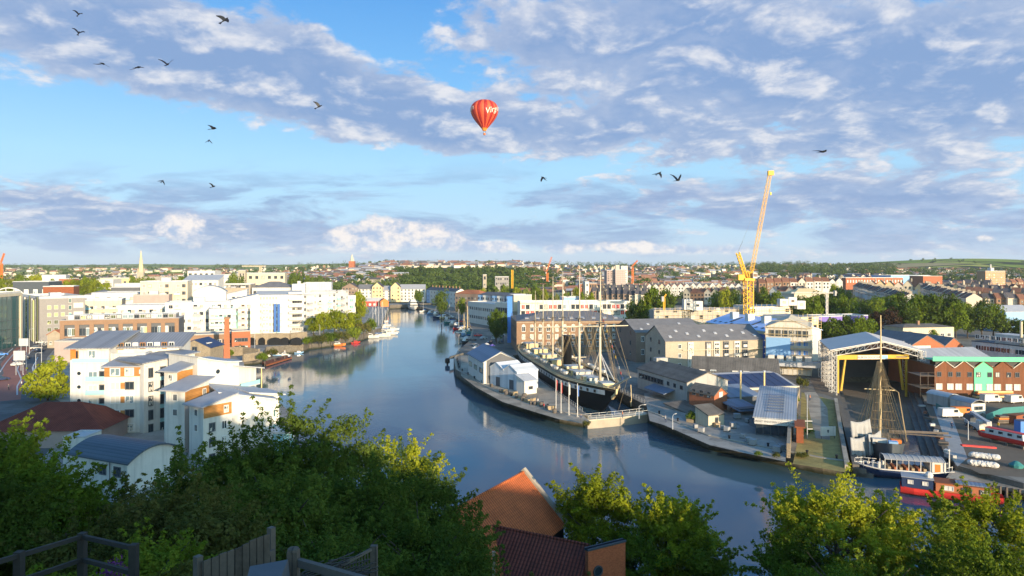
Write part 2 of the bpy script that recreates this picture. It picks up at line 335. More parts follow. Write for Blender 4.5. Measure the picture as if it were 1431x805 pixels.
def put(name, me, parent=None, loc=(0, 0, 0), rot=(0, 0, 0), scale=None):
    o = bpy.data.objects.new(name, me); C.objects.link(o); o.parent = parent; o.location = loc; o.rotation_euler = rot
    if scale is not None: o.scale = scale if not isinstance(scale, (int, float)) else (scale,)*3
    return o
def tag(o, label, cat, group=None):
    o['label'] = label; o['category'] = cat
    if group: o['group'] = group
    return o
def E(name, loc, rz=0., label=None, cat=None, group=None, scale=None):
    o = put(name, None, None, loc, (0, 0, rz), scale)
    if label: tag(o, label, cat, group)
    return o
def dup(root, loc=None, rz=None, label=None, group=None, scale=None):
    r = root.copy(); C.objects.link(r)
    if loc is not None: r.location = loc
    if rz is not None: r.rotation_euler = (0, 0, rz)
    if scale is not None: r.scale = (scale,)*3 if isinstance(scale, (int, float)) else scale
    if label: r['label'] = label
    if group: r['group'] = group
    for ch in KIDS.get(root.name, ()) or [c for c in root.children]:
        c = ch.copy(); C.objects.link(c); c.parent = r
        for g in ch.children: d = g.copy(); C.objects.link(d); d.parent = c
    return r
KIDS = {}
def struct(o, kind='structure'): o['kind'] = kind; return o
def textmesh(body, size, shear=0., extrude=.0):
    cu = bpy.data.curves.new('lettering', 'FONT'); cu.body = body; cu.size = size; cu.shear = shear; cu.extrude = extrude; cu.align_x = 'CENTER'; cu.align_y = 'CENTER'
    o = bpy.data.objects.new('lettering', cu); C.objects.link(o)
    dg = bpy.context.evaluated_depsgraph_get(); me = bpy.data.meshes.new_from_object(o.evaluated_get(dg)); bpy.data.objects.remove(o); bpy.data.curves.remove(cu)
    return me
def lettering(body, size, mat, parent, loc, rot, shear=0., extrude=.02):
    me = textmesh(body, size, shear, extrude); me.materials.clear(); me.materials.append(M[mat]); return put('lettering', me, parent, loc, rot)

# ---- windows: one unit mesh per kind, scaled on the child
WM = {}
def wmesh(kind):
    if kind in WM: return WM[kind]
    b = MB(); fr, gl = {'white': ('windowwhite', 'glass'), 'dark': ('dgrey', 'glass'), 'green': ('offwhite', 'greenglass'), 'yellow': ('steel', 'yellowglass'), 'pale': ('windowwhite', 'paleglass'), 'red': ('white', 'red'), 'blind': ('offwhite', 'white'), 'timber': ('timber', 'glass'), 'strip': ('dgrey', 'greenglass'), 'bluebox': ('white', 'bluepaint'), 'brownpanel': ('white', 'mauvewall')}[kind]
    t = .09
    b.box(-.5, -.5+t, -.10, 0, -.5, .5, 0); b.box(.5-t, .5, -.10, 0, -.5, .5, 0); b.box(-.5+t, .5-t, -.10, 0, .5-t, .5, 0); b.box(-.5+t, .5-t, -.13, 0, -.5, -.5+t, 0)
    b.box(-.03, .03, -.07, -.02, -.5+t, .5-t, 0)
    b.box(-.5+t, .5-t, -.03, 0, -.5+t, .5-t, 1)
    WM[kind] = b.mesh('window', [fr, gl]); return WM[kind]
def window(parent, kind, x, y, z, w, h, face='f', name='window', rz=None):
    r = {'f': 0, 'l': -pi/2, 'r': pi/2, 'b': pi}[face] if rz is None else rz
    return put(name, wmesh(kind), parent, (x, y, z), (0, 0, r), (w, 1, h))
def wgrid(parent, face, L, D, spec):
    """spec: cols, floors, kind, w, h, first centre z, dz, margin0, margin1, skip set"""
    n, f, kind, w, h, z, dz = spec[:7]; m0 = spec[7] if len(spec) > 7 else 1.2; m1 = spec[8] if len(spec) > 8 else m0
    span = L if face in 'fb' else D
    for j in range(f):
        for i in range(n):
            s = m0+w/2+(span-m0-m1-w)*(i/(n-1) if n > 1 else .5); k = kind if isinstance(kind, str) else kind[(i*7+j*3) % len(kind)]
            if k is None: continue
            zz = z+j*dz
            if face == 'f': window(parent, k, s, -.012, zz, w, h, 'f')
            elif face == 'l': window(parent, k, -.012, s, zz, w, h, 'l')
            elif face == 'r': window(parent, k, L+.012, s, zz, w, h, 'r')
# ---- buildings: front from A (left) to B (right), running back by D; local x along the front, y into the depth
def bld(name, label, cat, A, B, D, z0, z1, wall='white', roof='flat', rm='zinc', rh=None, ov=.35, front=(), left=(), right=(), group=None, par=.5, plant=0, chim=0, gable='wall', door=None):
    A, B = Vector((A[0], A[1])), Vector((B[0], B[1])); L = (B-A).length; h = z1-z0
    e = E(name, (A.x, A.y, z0), atan2(B.y-A.y, B.x-A.x), label, cat, group)
    w = MB(); r = MB(); rh = (D*.3 if roof == 'gx' else L*.3 if roof == 'gy' else 2.0) if rh is None else rh
    if roof == 'gx':
        w.extr([(0, -1), (0, h), (D/2, h+rh), (D, h), (D, -1)], 'x', 0, L)
        k = ov*rh/(D/2); T = .22; zz = h+T
        r.slab((-ov, -ov, zz-k), (L+ov, -ov, zz-k), (L+ov, D/2, zz+rh), (-ov, D/2, zz+rh), T*.98)
        r.slab((-ov, D/2, zz+rh), (L+ov, D/2, zz+rh), (L+ov, D+ov, zz-k), (-ov, D+ov, zz-k), T*.98)
    elif roof == 'gy':
        w.extr([(0, -1), (0, h), (L/2, h+rh), (L, h), (L, -1)], 'y', 0, D)
        k = ov*rh/(L/2); T = .22; zz = h+T
        r.slab((-ov, -ov, zz-k), (L/2, -ov, zz+rh), (L/2, D+ov, zz+rh), (-ov, D+ov, zz-k), T*.98)
        r.slab((L/2, -ov, zz+rh), (L+ov, -ov, zz-k), (L+ov, D+ov, zz-k), (L/2, D+ov, zz+rh), T*.98)
    elif roof == 'hip':
        w.box(0, L, 0, D, -1, h); q = min(D/2, L/2)*.98; T = .2; o = ov
        base = [(-o, -o, h+.01), (L+o, -o, h+.01), (L+o, D+o, h+.01), (-o, D+o, h+.01)]; a = (q, D/2, h+rh); c = (L-q, D/2, h+rh)
        r.face([base[0], base[1], c, a]); r.face([base[1], base[2], c]); r.face([base[2], base[3], a, c]); r.face([base[3], base[0], a]); r.face(base[::-1])
    elif roof in ('mb', 'mf', 'ml', 'mr'):      # single slope; the letter names the high side
        hi = {'mb': (0, 0, 1, 1), 'mf': (1, 1, 0, 0), 'ml': (1, 0, 0, 1), 'mr': (0, 1, 1, 0)}[roof]
        c = [(0, 0), (L, 0), (L, D), (0, D)]
        w.hexa([(x, y, -1) for x, y in c]+[(x, y, h+rh*k) for (x, y), k in zip(c, hi)])
        oc = [(-ov, -ov), (L+ov, -ov), (L+ov, D+ov), (-ov, D+ov)]
        def zf(x, y): return {'mb': y/D, 'mf': 1-y/D, 'ml': 1-x/L, 'mr': x/L}[roof]*rh
        r.slab(*[(x, y, h+.26+zf(x, y)) for x, y in oc], .25)
    elif roof in ('arch', 'swoop'):
        n = 14; pr = []
        def az(u): return rh*(1-(2*u-1)**2) if roof == 'arch' else rh*(max(0, 1-u)**1.6)
        w.extr([(0, -1)]+[(L*i/n, h+az(i/n)) for i in range(n+1)]+[(L, -1)], 'y', 0, D)
        for i in range(n):
            u0, u1 = -.03+1.06*i/n, -.03+1.06*(i+1)/n
            r.slab((L*u0, -ov, h+.27+az(u0)), (L*u1, -ov, h+.27+az(u1)), (L*u1, D+ov, h+.27+az(u1)), (L*u0, D+ov, h+.27+az(u0)), .25)
    else:
        w.box(0, L, 0, D, -1, h)
        t = .35; o = .06
        r.box(-o, L+o, -o, t, h+.003, h+par); r.box(-o, L+o, D-t, D+o, h+.003, h+par); r.box(-o, t, t, D-t, h+.003, h+par); r.box(L-t, L+o, t, D-t, h+.003, h+par); r.box(t, L-t, t, D-t, h+.003, h+.08)
    w.build('wall', wall, e); r.build('roof', rm, e)
    for i in range(plant):
        b = MB(); pw = min(L*.25, 5); x = L*(i+.5)/plant-pw/2; y = D*.35; b.box(x, x+pw, y, y+min(D*.35, 4), h+.09, h+2.4); b.build('roof_plant_room', 'palezinc', e)
    for i in range(chim):
        b = MB(); x = L*(i+.5)/chim; b.box(x-.5, x+.5, D/2-.45, D/2+.45, h+rh-.6, h+rh+1.7); b.box(x-.36, x-.06, D/2-.2, D/2+.2, h+rh+1.7, h+rh+2.2, 1); b.box(x+.06, x+.36, D/2-.2, D/2+.2, h+rh+1.7, h+rh+2.2, 1); b.build('chimney', ['brick', 'terracotta'], e)
    for s in front: wgrid(e, 'f', L, D, s)
    for s in left: wgrid(e, 'l', L, D, s)
    for s in right: wgrid(e, 'r', L, D, s)
    if door:
        for x, dw, dh, m in door: b = MB(); b.box(x, x+dw, -.06, -.01, .02, dh); b.build('door', m, e)
    return e, L, h
def pb(name, label, cat, l, r, top, D, z0=4., **k):    # corners as (column, distance); top row seen at the left corner
    return bld(name, label, cat, W(*l), W(*r), D, z0, ZA(top, l[1]), **k)
# ------------------------------------------------------------------ land, water, roads
def watermat():
    m = bpy.data.materials.new('harbour_water'); m.use_nodes = True; t = NT(m.node_tree)
    out = t.n('ShaderNodeOutputMaterial'); b = t.n('ShaderNodeBsdfPrincipled'); t.t.links.new(b.outputs[0], out.inputs[0])
    b.inputs['Base Color'].default_value = (.055, .112, .145, 1); b.inputs['Roughness'].default_value = .04; b.inputs['IOR'].default_value = 1.333; b.inputs['Specular IOR Level'].default_value = .5
    ge = t.n('ShaderNodeNewGeometry'); sp = t.n('ShaderNodeSeparateXYZ'); t.t.links.new(ge.outputs['Position'], sp.inputs[0])
    n1 = t.noise(ge.outputs['Position'], .9, 3, .55, .4); n2 = t.noise(ge.outputs['Position'], .11, 2, .5, .2)
    patch = t.mr(t.noise(ge.outputs['Position'], .018, 3, .55, .8), .38, .62, .25, 1.0)
    t.put(b.inputs['Roughness'], t.mr(t.noise(ge.outputs['Position'], .011, 4, .6, .6), .35, .7, .025, .11))
    bp = t.n('ShaderNodeBump'); bp.inputs['Strength'].default_value = 1.0; bp.inputs['Distance'].default_value = .028
    t.put(bp.inputs['Height'], t.m('ADD', t.m('MULTIPLY', n1, patch), t.m('MULTIPLY', n2, 1.0))); t.t.links.new(bp.outputs[0], b.inputs['Normal'])
    return m
wb = MB(); wb.face([(-420, 30, 0), (420, 30, 0), (420, 700, 0), (-420, 700, 0)])
struct(wb.build('harbour_water', watermat()))

ZR, ZL = 3.0, 4.0
HAZE = .000045
def g0(px, py): p = G(px, py, 0.); return (p.x, p.y)
AX = lambda Y: 24.5+.204*(190-Y)                     # centre line of the old ship in its dock
# right bank, from the far end of the harbour round the point, the ship's dock, the yard quay and the second dry dock
right = [(-100, 645), g0(588, 433), g0(603, 438), g0(625, 444), g0(645, 455), g0(660, 468), g0(655, 486), g0(640, 499), g0(634, 512), g0(637, 528), g0(662, 545), g0(700, 566), g0(740, 579), g0(782, 592), (19.0, 168.5),
         (AX(172)-9.5, 172), (AX(268)-9.0, 268), (AX(284)-5, 284), (AX(286)+4, 286), (AX(272)+9.5, 272), (AX(176)+9.5, 176),
         g0(905, 591), g0(925, 600), g0(957, 614), g0(990, 629), g0(1040, 640), g0(1100, 653), g0(1150, 663), g0(1187, 668), (107, 228), (134, 228), (82.5, 127), g0(1431, 700), (180, 116), (700, 116), (700, 700), (-100, 700)]
lm = MB(); lm.prism(right, -4, ZR, 0, 1)
mk('yardground', (.19, .165, .13), .95, .6, .10, 'patch', period=7.)
struct(lm.build('south_quay', ['yardground', 'quaystone']))
lb = [g0(545, 432), g0(541, 440), g0(536, 455), g0(532, 468), g0(500, 478), g0(470, 484), g0(432, 489), g0(424, 493), g0(372, 497), g0(366, 508), g0(340, 512), (-84, 215), (-60, 178), (-50, 160), (-46, 140), (-44, 120), (-40, 60), (-700, 60), (-700, 660), (-78, 660)]
lm = MB(); lm.prism(lb, -4, ZL, 0, 1); struct(lm.build('north_quay', ['pave', 'quaystone']))

# the steep garden slope under the eye, with an unseen ridge behind shaped to set the shade line
def hz(x, Y):
    Ys = 72+36*S((-30-x)/45)-6*S((x-40)/40)
    Hb = float(np.interp(x, [10, 18, 28, 38, 48, 70], [38.2, 34.5, 30.5, 25.5, 21, 19]))
    if Y > 0: z = 3.6+(Hb-3.6)*S(1-Y/Ys)*.35+(Hb-3.6)*.65*max(0., 1-Y/Ys)
    else: z = Hb+(38.2-Hb)*S(-Y/50)+(float(np.interp(x, [-40, 0, 35, 57, 73, 82, 105, 150], [12, 11, 7.5, 2.6, -.8, -3, -4, -9])))*S(-(Y+14)/34)
    return z+.5*mnoise.noise(Vector((x*.08, Y*.08, 0)))*S((Ys-Y)/20)-(1.2 if Y > Ys-1 else 0)
BACKZ = 41.5
xs = np.linspace(-160, 170, 111); ys = np.concatenate([np.linspace(-120, 0, 25)[:-1], np.linspace(0, 150, 76)])
hb = MB(); hb.v = [(x, y, hz(x, y)) for y in ys for x in xs]; nx = len(xs)
for j in range(len(ys)-1):
    for i in range(nx-1):
        if ys[j+1] > 76+36*S((-26-xs[i])/45)+3: continue
        hb.f.append([j*nx+i, j*nx+i+1, (j+1)*nx+i+1, (j+1)*nx+i]); hb.mi.append(0)
mk('slopesoil', (.050, .052, .022), .95, .5, .3)
struct(hb.build('garden_slope', 'slopesoil', smooth=True))

# far country: low town, the wooded scarp, the downs on the skyline
def tz(x, Y):
    a = x/Y; n = mnoise.noise(Vector((x*.0009, Y*.0012, 3.))); n2 = mnoise.noise(Vector((a*9, 1.7, 0.)))
    z = 3.2+33*S((Y-650)/2050)
    z += 21*S((Y-860)/520)*S((a+.30)/.12)*S((.10-a)/.10)*S((2300-Y)/700+.5)
    z -= 9*S((-.26-a)/.1)*S((Y-900)/900)
    z += (26+9*n2)*S((Y-3600)/2000)*S((-.14-a)/.1)
    z += 40*exp(-((a-.67)/.19)**2)*S((Y-1850)/1400)
    return z+2.2*n*S((Y-900)/600)-S((Y-5200)/2500)*20*S((a+.2)/.1)
av = np.linspace(-1.0, 1.0, 181); yv = 648*np.power(7600/648., np.linspace(0, 1, 110))
tb = MB(); tb.v = [(a*Y, Y, tz(a*Y, Y)) for Y in yv for a in av]; na = len(av)
for j in range(len(yv)-1):
    for i in range(na-1): tb.f.append([j*na+i, j*na+i+1, (j+1)*na+i+1, (j+1)*na+i]); tb.mi.append(0)
def countrymat():
    m = bpy.data.materials.new('countryside'); m.use_nodes = True; t = NT(m.node_tree)
    out = t.n('ShaderNodeOutputMaterial'); b = t.n('ShaderNodeBsdfDiffuse'); t.t.links.new(b.outputs[0], out.inputs[0])
    ge = t.n('ShaderNodeNewGeometry'); P = ge.outputs['Position']
    vo = t.n('ShaderNodeTexVoronoi'); vo.inputs['Scale'].default_value = .0034; t.t.links.new(P, vo.inputs['Vector'])
    sp = t.n('ShaderNodeSeparateColor'); t.t.links.new(vo.outputs['Color'], sp.inputs[0])
    f = t.mix(t.mr(sp.outputs[0], .55, .75), (.22, .29, .04), (.36, .35, .085)); f = t.mix(t.mr(sp.outputs[1], .78, .84), f, (.34, .27, .13))
    v2 = t.n('ShaderNodeTexVoronoi'); v2.feature = 'DISTANCE_TO_EDGE'; v2.inputs['Scale'].default_value = .0034; t.t.links.new(P, v2.inputs['Vector'])
    f = t.mix(t.mr(v2.outputs['Distance'], .035, .02), f, (.025, .04, .015))
    wood = t.mr(t.noise(P, .0022, 5, .65), .56, .60); f = t.mix(wood, f, (.022, .038, .014))
    town = t.mix(t.noise(P, .03, 4, .7), (.05, .06, .025), (.14, .12, .09))
    s2 = t.n('ShaderNodeSeparateXYZ'); t.t.links.new(P, s2.inputs[0])
    t.t.links.new(t.mix(t.mr(s2.outputs[1], 1750, 2050), town, f), b.inputs[0])
    return m
struct(tb.build('distant_hills', countrymat(), smooth=True))

# ---- roads on the north bank (sheets a few millimetres above the quay)
def sheet(name, pix, z, mat, kind='structure'):
    b = MB(); b.face([tuple(G(px, py, z)) for px, py in pix]); return struct(b.build(name, mat), kind)
def ribbon(name, pix, w, z, mat):
    P = [G(px, py, z) for px, py in pix]; b = MB(); n = len(P); L_, R_ = [], []
    for i, p in enumerate(P):
        d = (P[min(i+1, n-1)]-P[max(i-1, 0)]).normalized(); s = Vector((-d.y, d.x, 0))*w/2; L_.append(p+s); R_.append(p-s)
    for i in range(n-1): b.face([R_[i], R_[i+1], L_[i+1], L_[i]])
    return struct(b.build(name, mat))
ribbon('main_road', [(-60, 590), (-40, 540), (-10, 505), (10, 490), (30, 478), (24, 466), (0, 455), (-60, 446)], 17, 4.006, 'asphalt')
ribbon('bus_lane', [(8, 560), (12, 540), (22, 520), (16, 508), (26, 494), (36, 485)], 6.5, 4.012, 'redroad')
ribbon('bus_lane', [(28, 478), (20, 470), (8, 463)], 4.0, 4.012, 'redroad')
ribbon('side_road', [(30, 585), (36, 556), (48, 532), (44, 515), (50, 500), (62, 488), (78, 478)], 7.5, 4.009, 'asphalt')
sheet('turning_area', [(-60, 545), (60, 548), (110, 575), (60, 640), (-80, 640)], 4.0035, 'asphalt')
def kerb(pix, z=4.0, mat='palezinc'):
    P = [G(px, py, z) for px, py in pix]; b = MB()
    for p, q in zip(P, P[1:]):
        d = (q-p).normalized()*.0; n = Vector((-(q-p).y, (q-p).x, 0)).normalized()*.2
        b.hexa([p-n, q-n, q+n, p+n]+[v+Vector((0, 0, .13)) for v in (p-n, q-n, q+n, p+n)])
    return struct(b.build('kerb', mat))
kerb([(0, 520), (8, 508), (18, 496), (27, 489)]); kerb([(24, 552), (24, 540), (30, 530), (24, 517), (28, 506)]); kerb([(36, 552), (42, 540), (52, 528), (46, 512)]); kerb([(2, 467), (14, 474), (24, 477)])
ribbon('lane_line', [(-20, 530), (-3, 504), (18, 487)], .35, 4.016, 'line'); ribbon('lane_line', [(40, 548), (49, 530), (45, 514), (53, 499)], .25, 4.016, 'line')

# ---- south quay surfaces
def rsheet(name, pix, mat, dz=.004, kind='structure'): return sheet(name, pix, ZR+dz, mat, kind)
rsheet('quay_paving', [(644, 497), (644, 525), (665, 541), (702, 561.5), (742, 574), (782, 586), (822, 593.5), (826, 590), (760, 535), (716, 497)], 'path')
rsheet('quay_paving', [(908, 588), (928, 594), (960, 608), (992, 622), (1040, 633), (1098, 645), (1098, 620), (1040, 590), (1000, 585), (960, 560), (920, 545), (900, 550)], 'pave', .008)
rsheet('grass_strip', [(1108, 648), (1182, 660), (1168, 560), (1120, 548), (1118, 600)], 'grassy', .006)
rsheet('gravel_path', [(1140, 612), (1160, 615), (1156, 570), (1140, 548), (1124, 548)], 'path', .012)
rsheet('site_track', [(1140, 548), (1165, 555), (1156, 520), (1140, 505), (1128, 520)], 'dirt', .016)
rsheet('yard_surface', [(1290, 560), (1440, 556), (1440, 668), (1370, 662), (1322, 640)], 'dirt', .004)
rsheet('dock_walkway', [(1301, 560), (1321, 558), (1352, 640), (1338, 652), (1330, 640)], 'concrete', .010)
# second dry dock: sloping timbered floor with stepped sides
b = MB(); b.face([(64.5, 129, -.6), (82.5, 127, -.6), (134, 228, 1.2), (107, 228, 1.2)]); struct(b.build('slipway', 'dirt'))

# ---- the evening air
b = MB(); b.box(-8200, 8200, -140, 7900, -14, 262)
hm = bpy.data.materials.new('haze'); hm.use_nodes = True; t = NT(hm.node_tree); o_ = t.n('ShaderNodeOutputMaterial'); pv = t.n('ShaderNodeVolumePrincipled')
pv.inputs['Color'].default_value = (.80, .90, 1.0, 1); pv.inputs['Density'].default_value = HAZE; pv.inputs['Anisotropy'].default_value = 0.0; t.t.links.new(pv.outputs[0], o_.inputs['Volume'])
hz_ = struct(b.build('haze', hm), 'stuff'); hz_['label'] = 'thin blue evening haze over the harbour and town'

# coping stones along the quay edges
def coping(name, pts, z, w=.75, h=.12):
    b = MB(); P = [Vector((x, y, z)) for x, y in pts]
    for p, q in zip(P, P[1:]):
        L_ = (q-p).length; n = max(1, int(L_/2.4)); d = (q-p)/L_; s_ = Vector((-d.y, d.x, 0))*w/2
        for i in range(n):
            a, c = p+d*(L_*i/n+.03), p+d*(L_*(i+1)/n-.03); k = h+.03*((i*7) % 3); b.hexa([a-s_, c-s_, c+s_, a+s_]+[v+Vector((0, 0, k)) for v in (a-s_, c-s_, c+s_, a+s_)])
    return struct(b.build(name, 'stone'))
def inset(pts, d):
    out = []
    for i, p in enumerate(pts):
        a, c = Vector(pts[max(0, i-1)]), Vector(pts[min(len(pts)-1, i+1)]); t_ = (c-a).normalized(); out.append((p[0]-t_.y*d, p[1]+t_.x*d))
    return out
EDGE1 = inset(right[7:15], .4); EDGE2 = inset(right[21:29], .4)
coping('quay_coping', EDGE1, ZR+.004); coping('quay_coping', EDGE2, ZR+.012); coping('quay_coping', inset(right[1:7], .4), ZR+.004)
# ------------------------------------------------------------------ north bank: waterside flats nearest the eye
G1 = 'white waterside apartment blocks'
# balcony block
e, L, h = pb('apartment_block', 'white apartment block with four round windows and stacked glass balconies beside the road', 'apartment block', (98, 153), (152, 154), 487, 14, roof='mb', rm='zincseam', rh=2.2, ov=.9, left=[(2, 5, 'white', 1.2, 1.5, 2.2, 3.1, 2)])
for j in range(5):
    z = 2.0+j*3.05
    if j < 4:
        b = MB(); b.lathe([(.52, 0), (.52, .16), (.42, .16), (.42, .06)], 16); o = b.build('window', ['windowwhite'], e, loc=(1.9, 0, z+.8), rot=(pi/2, 0, 0))
        b = MB(); b.lathe([(.41, 0), (.41, .10)], 16); b.build('pane', 'glass', o)
        g = MB(); g.box(3.6, 8.4, -1.0, -.02, z-1.05, z-.9, 0); g.box(3.6, 8.4, -1.02, -.98, z-.9, z+.15, 1); g.box(3.58, 3.62, -1.0, -.02, z-.9, z+.15, 1); g.build('balcony', ['offwhite', 'aqua'], e)
        window(e, 'pale', 4.8, -.012, z+.1, 2.1, 2.3); window(e, 'dark', 7.2, -.012, z+.1, 2.2, 2.3)
g = MB(); g.box(.5, 8.2, -.35, -.3, h-3.2, h-2.3); g.build('balcony', 'aqua', e)
for x, k in ((1.0, 'timber'), (2.8, 'blind'), (4.6, 'pale'), (6.6, 'blind')): window(e, k, x, -.012, h-1.4, 1.6, 1.9)
b = MB(); b.box(.05, 1.2, -.09, -.01, h-2.6, h-.2); b.build('orange_panel', 'orange', e)
# long grey roofed block behind
pb('apartment_block', 'long low pitched grey zinc roofed white block behind the balcony block', 'apartment block', (148, 158), (250, 161), 486, 10, roof='mb', rm='zincseam', rh=1.9, ov=1.1, front=[(9, 2, ('pale', 'timber', 'white'), 1.2, 1.6, 14.5, 2.9, 1)], right=[(3, 4, 'white', 1.4, 1.5, 4, 3, 2)])
# mid block with wood panels
e, L, h = pb('apartment_block', 'white block with orange timber panels along its top storey and a small grey roof', 'apartment block', (146, 147), (203, 148), 513, 8, roof='mb', rm='zinc', rh=.9, ov=.6)
b = MB(); b.box(.0, L, -.10, -.01, h-2.1, h-.15); b.build('timber_cladding', 'timber', e)
for j in range(5):
    z = h-1.1-j*3.0
    y = -.10 if j == 0 else -.012
    for x, k, w in ((2.2, 'pale', 2.1), (5.1, 'dark' if j % 2 else 'pale', 1.9)): put('window', wmesh(k), e, (x, y, z), (0, 0, 0), (w, 1, 1.75))
    put('window', wmesh('blind'), e, (7.5, y, z), (0, 0, 0), (.8, 1, .9))
    if j: b = MB(); b.box(3.18, 4.12, -.07, -.01, z-.68, z+.68); b.build('timber_panel', 'timber', e)
# terrace on top of it
pb('roof_terrace', 'pale penthouse terrace with timber screens under the long zinc roof', 'penthouse', (150, 155), (203, 156), 497, 4, z0=16.5, wall='offwhite', roof='flat', rm='palezinc', front=[(4, 1, ('blind', 'timber', 'pale'), 1.3, 1.2, 1.4, 1, .5)])
# tower block
e, L, h = pb('apartment_block', 'tallest white block with a single pitch grey roof and paired tall windows', 'apartment block', (201, 147), (272, 157), 508, 9, roof='mr', rm='zincseam', rh=1.0, ov=.9)
for j in range(5):
    z = h-2.2-j*3.05
    window(e, 'dark', 1.5, -.012, z, 1.1, 2.2); window(e, 'dark', 4.3, -.012, z, 1.45, 2.2)
    b = MB(); b.box(3.6, 5.0, -.06, -.01, z-2.0, z-1.05); b.build('blue_panel', 'aqua', e)
wgrid(e, 'r', L, 9, (2, 2, 'white', .8, 1.2, h-3, 3, 3, 1))
# stepped timber faced blocks
for i, (l, r, top, D, lab) in enumerate([((247, 139), (279, 145), 519, 3.2, 'upper stepped block with an orange timber face and slanted grey roof'), ((258, 132), (292, 139), 546, 4.2, 'middle stepped block with timber face, one storey below the upper one'), ((284, 127), (324, 132), 568, 4.5, 'lowest stepped block with a wide timber band, half behind the trees')]):
    e, L, h = pb('stepped_block', lab, 'apartment block', l, r, top, D, roof='mr', rm='zinc', rh=1.2, ov=.9, left=[])
    b = MB(); b.box(.1, L-.1, -.10, -.01, h-2.3, h-.1); b.build('timber_cladding', 'timber', e)
    put('window', wmesh('white'), e, (L*.78, -.10, h-1.2), (0, 0, 0), (1.0, 1, 1.4))
    for q in range(3): put('window', wmesh('dark'), e, (L*.3, -.012, h-4.2-2.9*q), (0, 0, 0), (1.3, 1, 1.7)); put('window', wmesh('white'), e, (L*.72, -.012, h-4.2-2.9*q), (0, 0, 0), (1.1, 1, 1.7))
    wgrid(e, 'l', L, D, (1, 2, 'white', 1.0, 1.4, h-4.3, 2.9, 1))
# swooping roof block with porthole
e, L, h = pb('apartment_block', 'white block with a swooping grey roof and one round porthole window', 'apartment block', (276, 142), (334, 150), 513, 11, roof='swoop', rm='palezinc', rh=1.9, ov=.8)
b = MB(); b.lathe([(.62, 0), (.62, .16), (.5, .16), (.5, .06)], 18); o = b.build('window', 'windowwhite', e, loc=(L*.47, 0, h-1.5), rot=(pi/2, 0, 0)); b = MB(); b.lathe([(.49, 0), (.49, .11)], 18); b.build('pane', 'glass', o)
e, L, h = pb('balcony_pavilion', 'small glazed white balcony pavilion with an overhanging grey roof at the water end', 'pavilion', (331, 150), (358, 156), 520, 8, roof='ml', rm='palezinc', rh=1.2, ov=1.3, front=[(2, 1, ('green', 'pale'), 1.6, 1.7, 7, 3, .4)], right=[(2, 2, 'green', 1.6, 1.7, 4, 3, 1)])
g = MB(); g.box(0, L, -1.1, -1.06, h-3.4, h-2.5); g.box(0, L, -1.1, -.02, h-3.6, h-3.4, 1); g.build('balcony', ['aqua', 'offwhite'], e); b = MB(); b.tube((L+.6, -1, h-9), (L+.6, -1, h), .12); b.build('orange_post', 'paleyellow', e)
e, L, h = pb('apartment_block', 'lower white block with a long falling zinc roof above the water', 'apartment block', (279, 152), (310, 134), 543, 10, roof='mf', rm='palezinc', rh=2.3, ov=.8, left=[(2, 2, 'white', 1, 1.3, 3.5, 3, 1.5)])
pb('apartment_block', 'white waterside end block with two small grey canopy roofs', 'apartment block', (352, 140), (390, 144), 556, 7, roof='ml', rm='palezinc', rh=1.0, ov=1.0, front=[(3, 2, 'green', 1.3, 1.7, 2.2, 3, .8)])
# glazed bay
e = E('glass_bay', W(396, 133, 3.5), 0, 'round glazed white bay with a flat roof beside the water', 'pavilion')
b = MB(); b.lathe([(2.0, 0), (2.0, 4.4)], 10); b.build('glazing', 'aqua', e); b = MB(); b.lathe([(2.5, 4.4), (2.5, 4.8), (.3, 5.1)], 10); b.build('roof', 'offwhite', e)
b = MB()
for i in range(10): t = 2*pi*i/10; b.tube((2.05*cos(t), 2.05*sin(t), 0), (2.05*cos(t), 2.05*sin(t), 4.4), .07, n=4)
for z in (.9, 2.9): b.lathe([(2.06, z), (2.1, z), (2.1, z+.1), (2.06, z+.1)], 10)
b.build('mullions', 'windowwhite', e)

# ---- curved roof house and red roof in the shade below the slope
A = W(178, 108); B_ = W(252, 117)
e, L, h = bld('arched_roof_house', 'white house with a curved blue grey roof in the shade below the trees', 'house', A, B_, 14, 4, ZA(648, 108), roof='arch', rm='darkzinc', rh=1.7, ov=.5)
for y in (2.3, 5.8): window(e, 'dark', -.012, y, h-1.6, 1.7, 1.7, 'l')
b = MB(); b.tube((-.12, 4, 0), (-.12, 4, h), .07); b.build('downpipe', 'dgrey', e)
bld('flat_roof_annex', 'small flat roofed white annex at the left end of the curved roof house', 'annex', W(88, 121), W(118, 121), 5, 5, ZA(612, 121), roof='flat', rm='palezinc', par=.25)
bld('tiled_roof_house', 'low house with a broad dark red tiled roof left of the curved roof', 'house', W(-30, 134), W(140, 136), 16, 4, ZA(604, 134), roof='hip', rm='darktile', rh=4.2, wall='mauvewall', ov=.6)

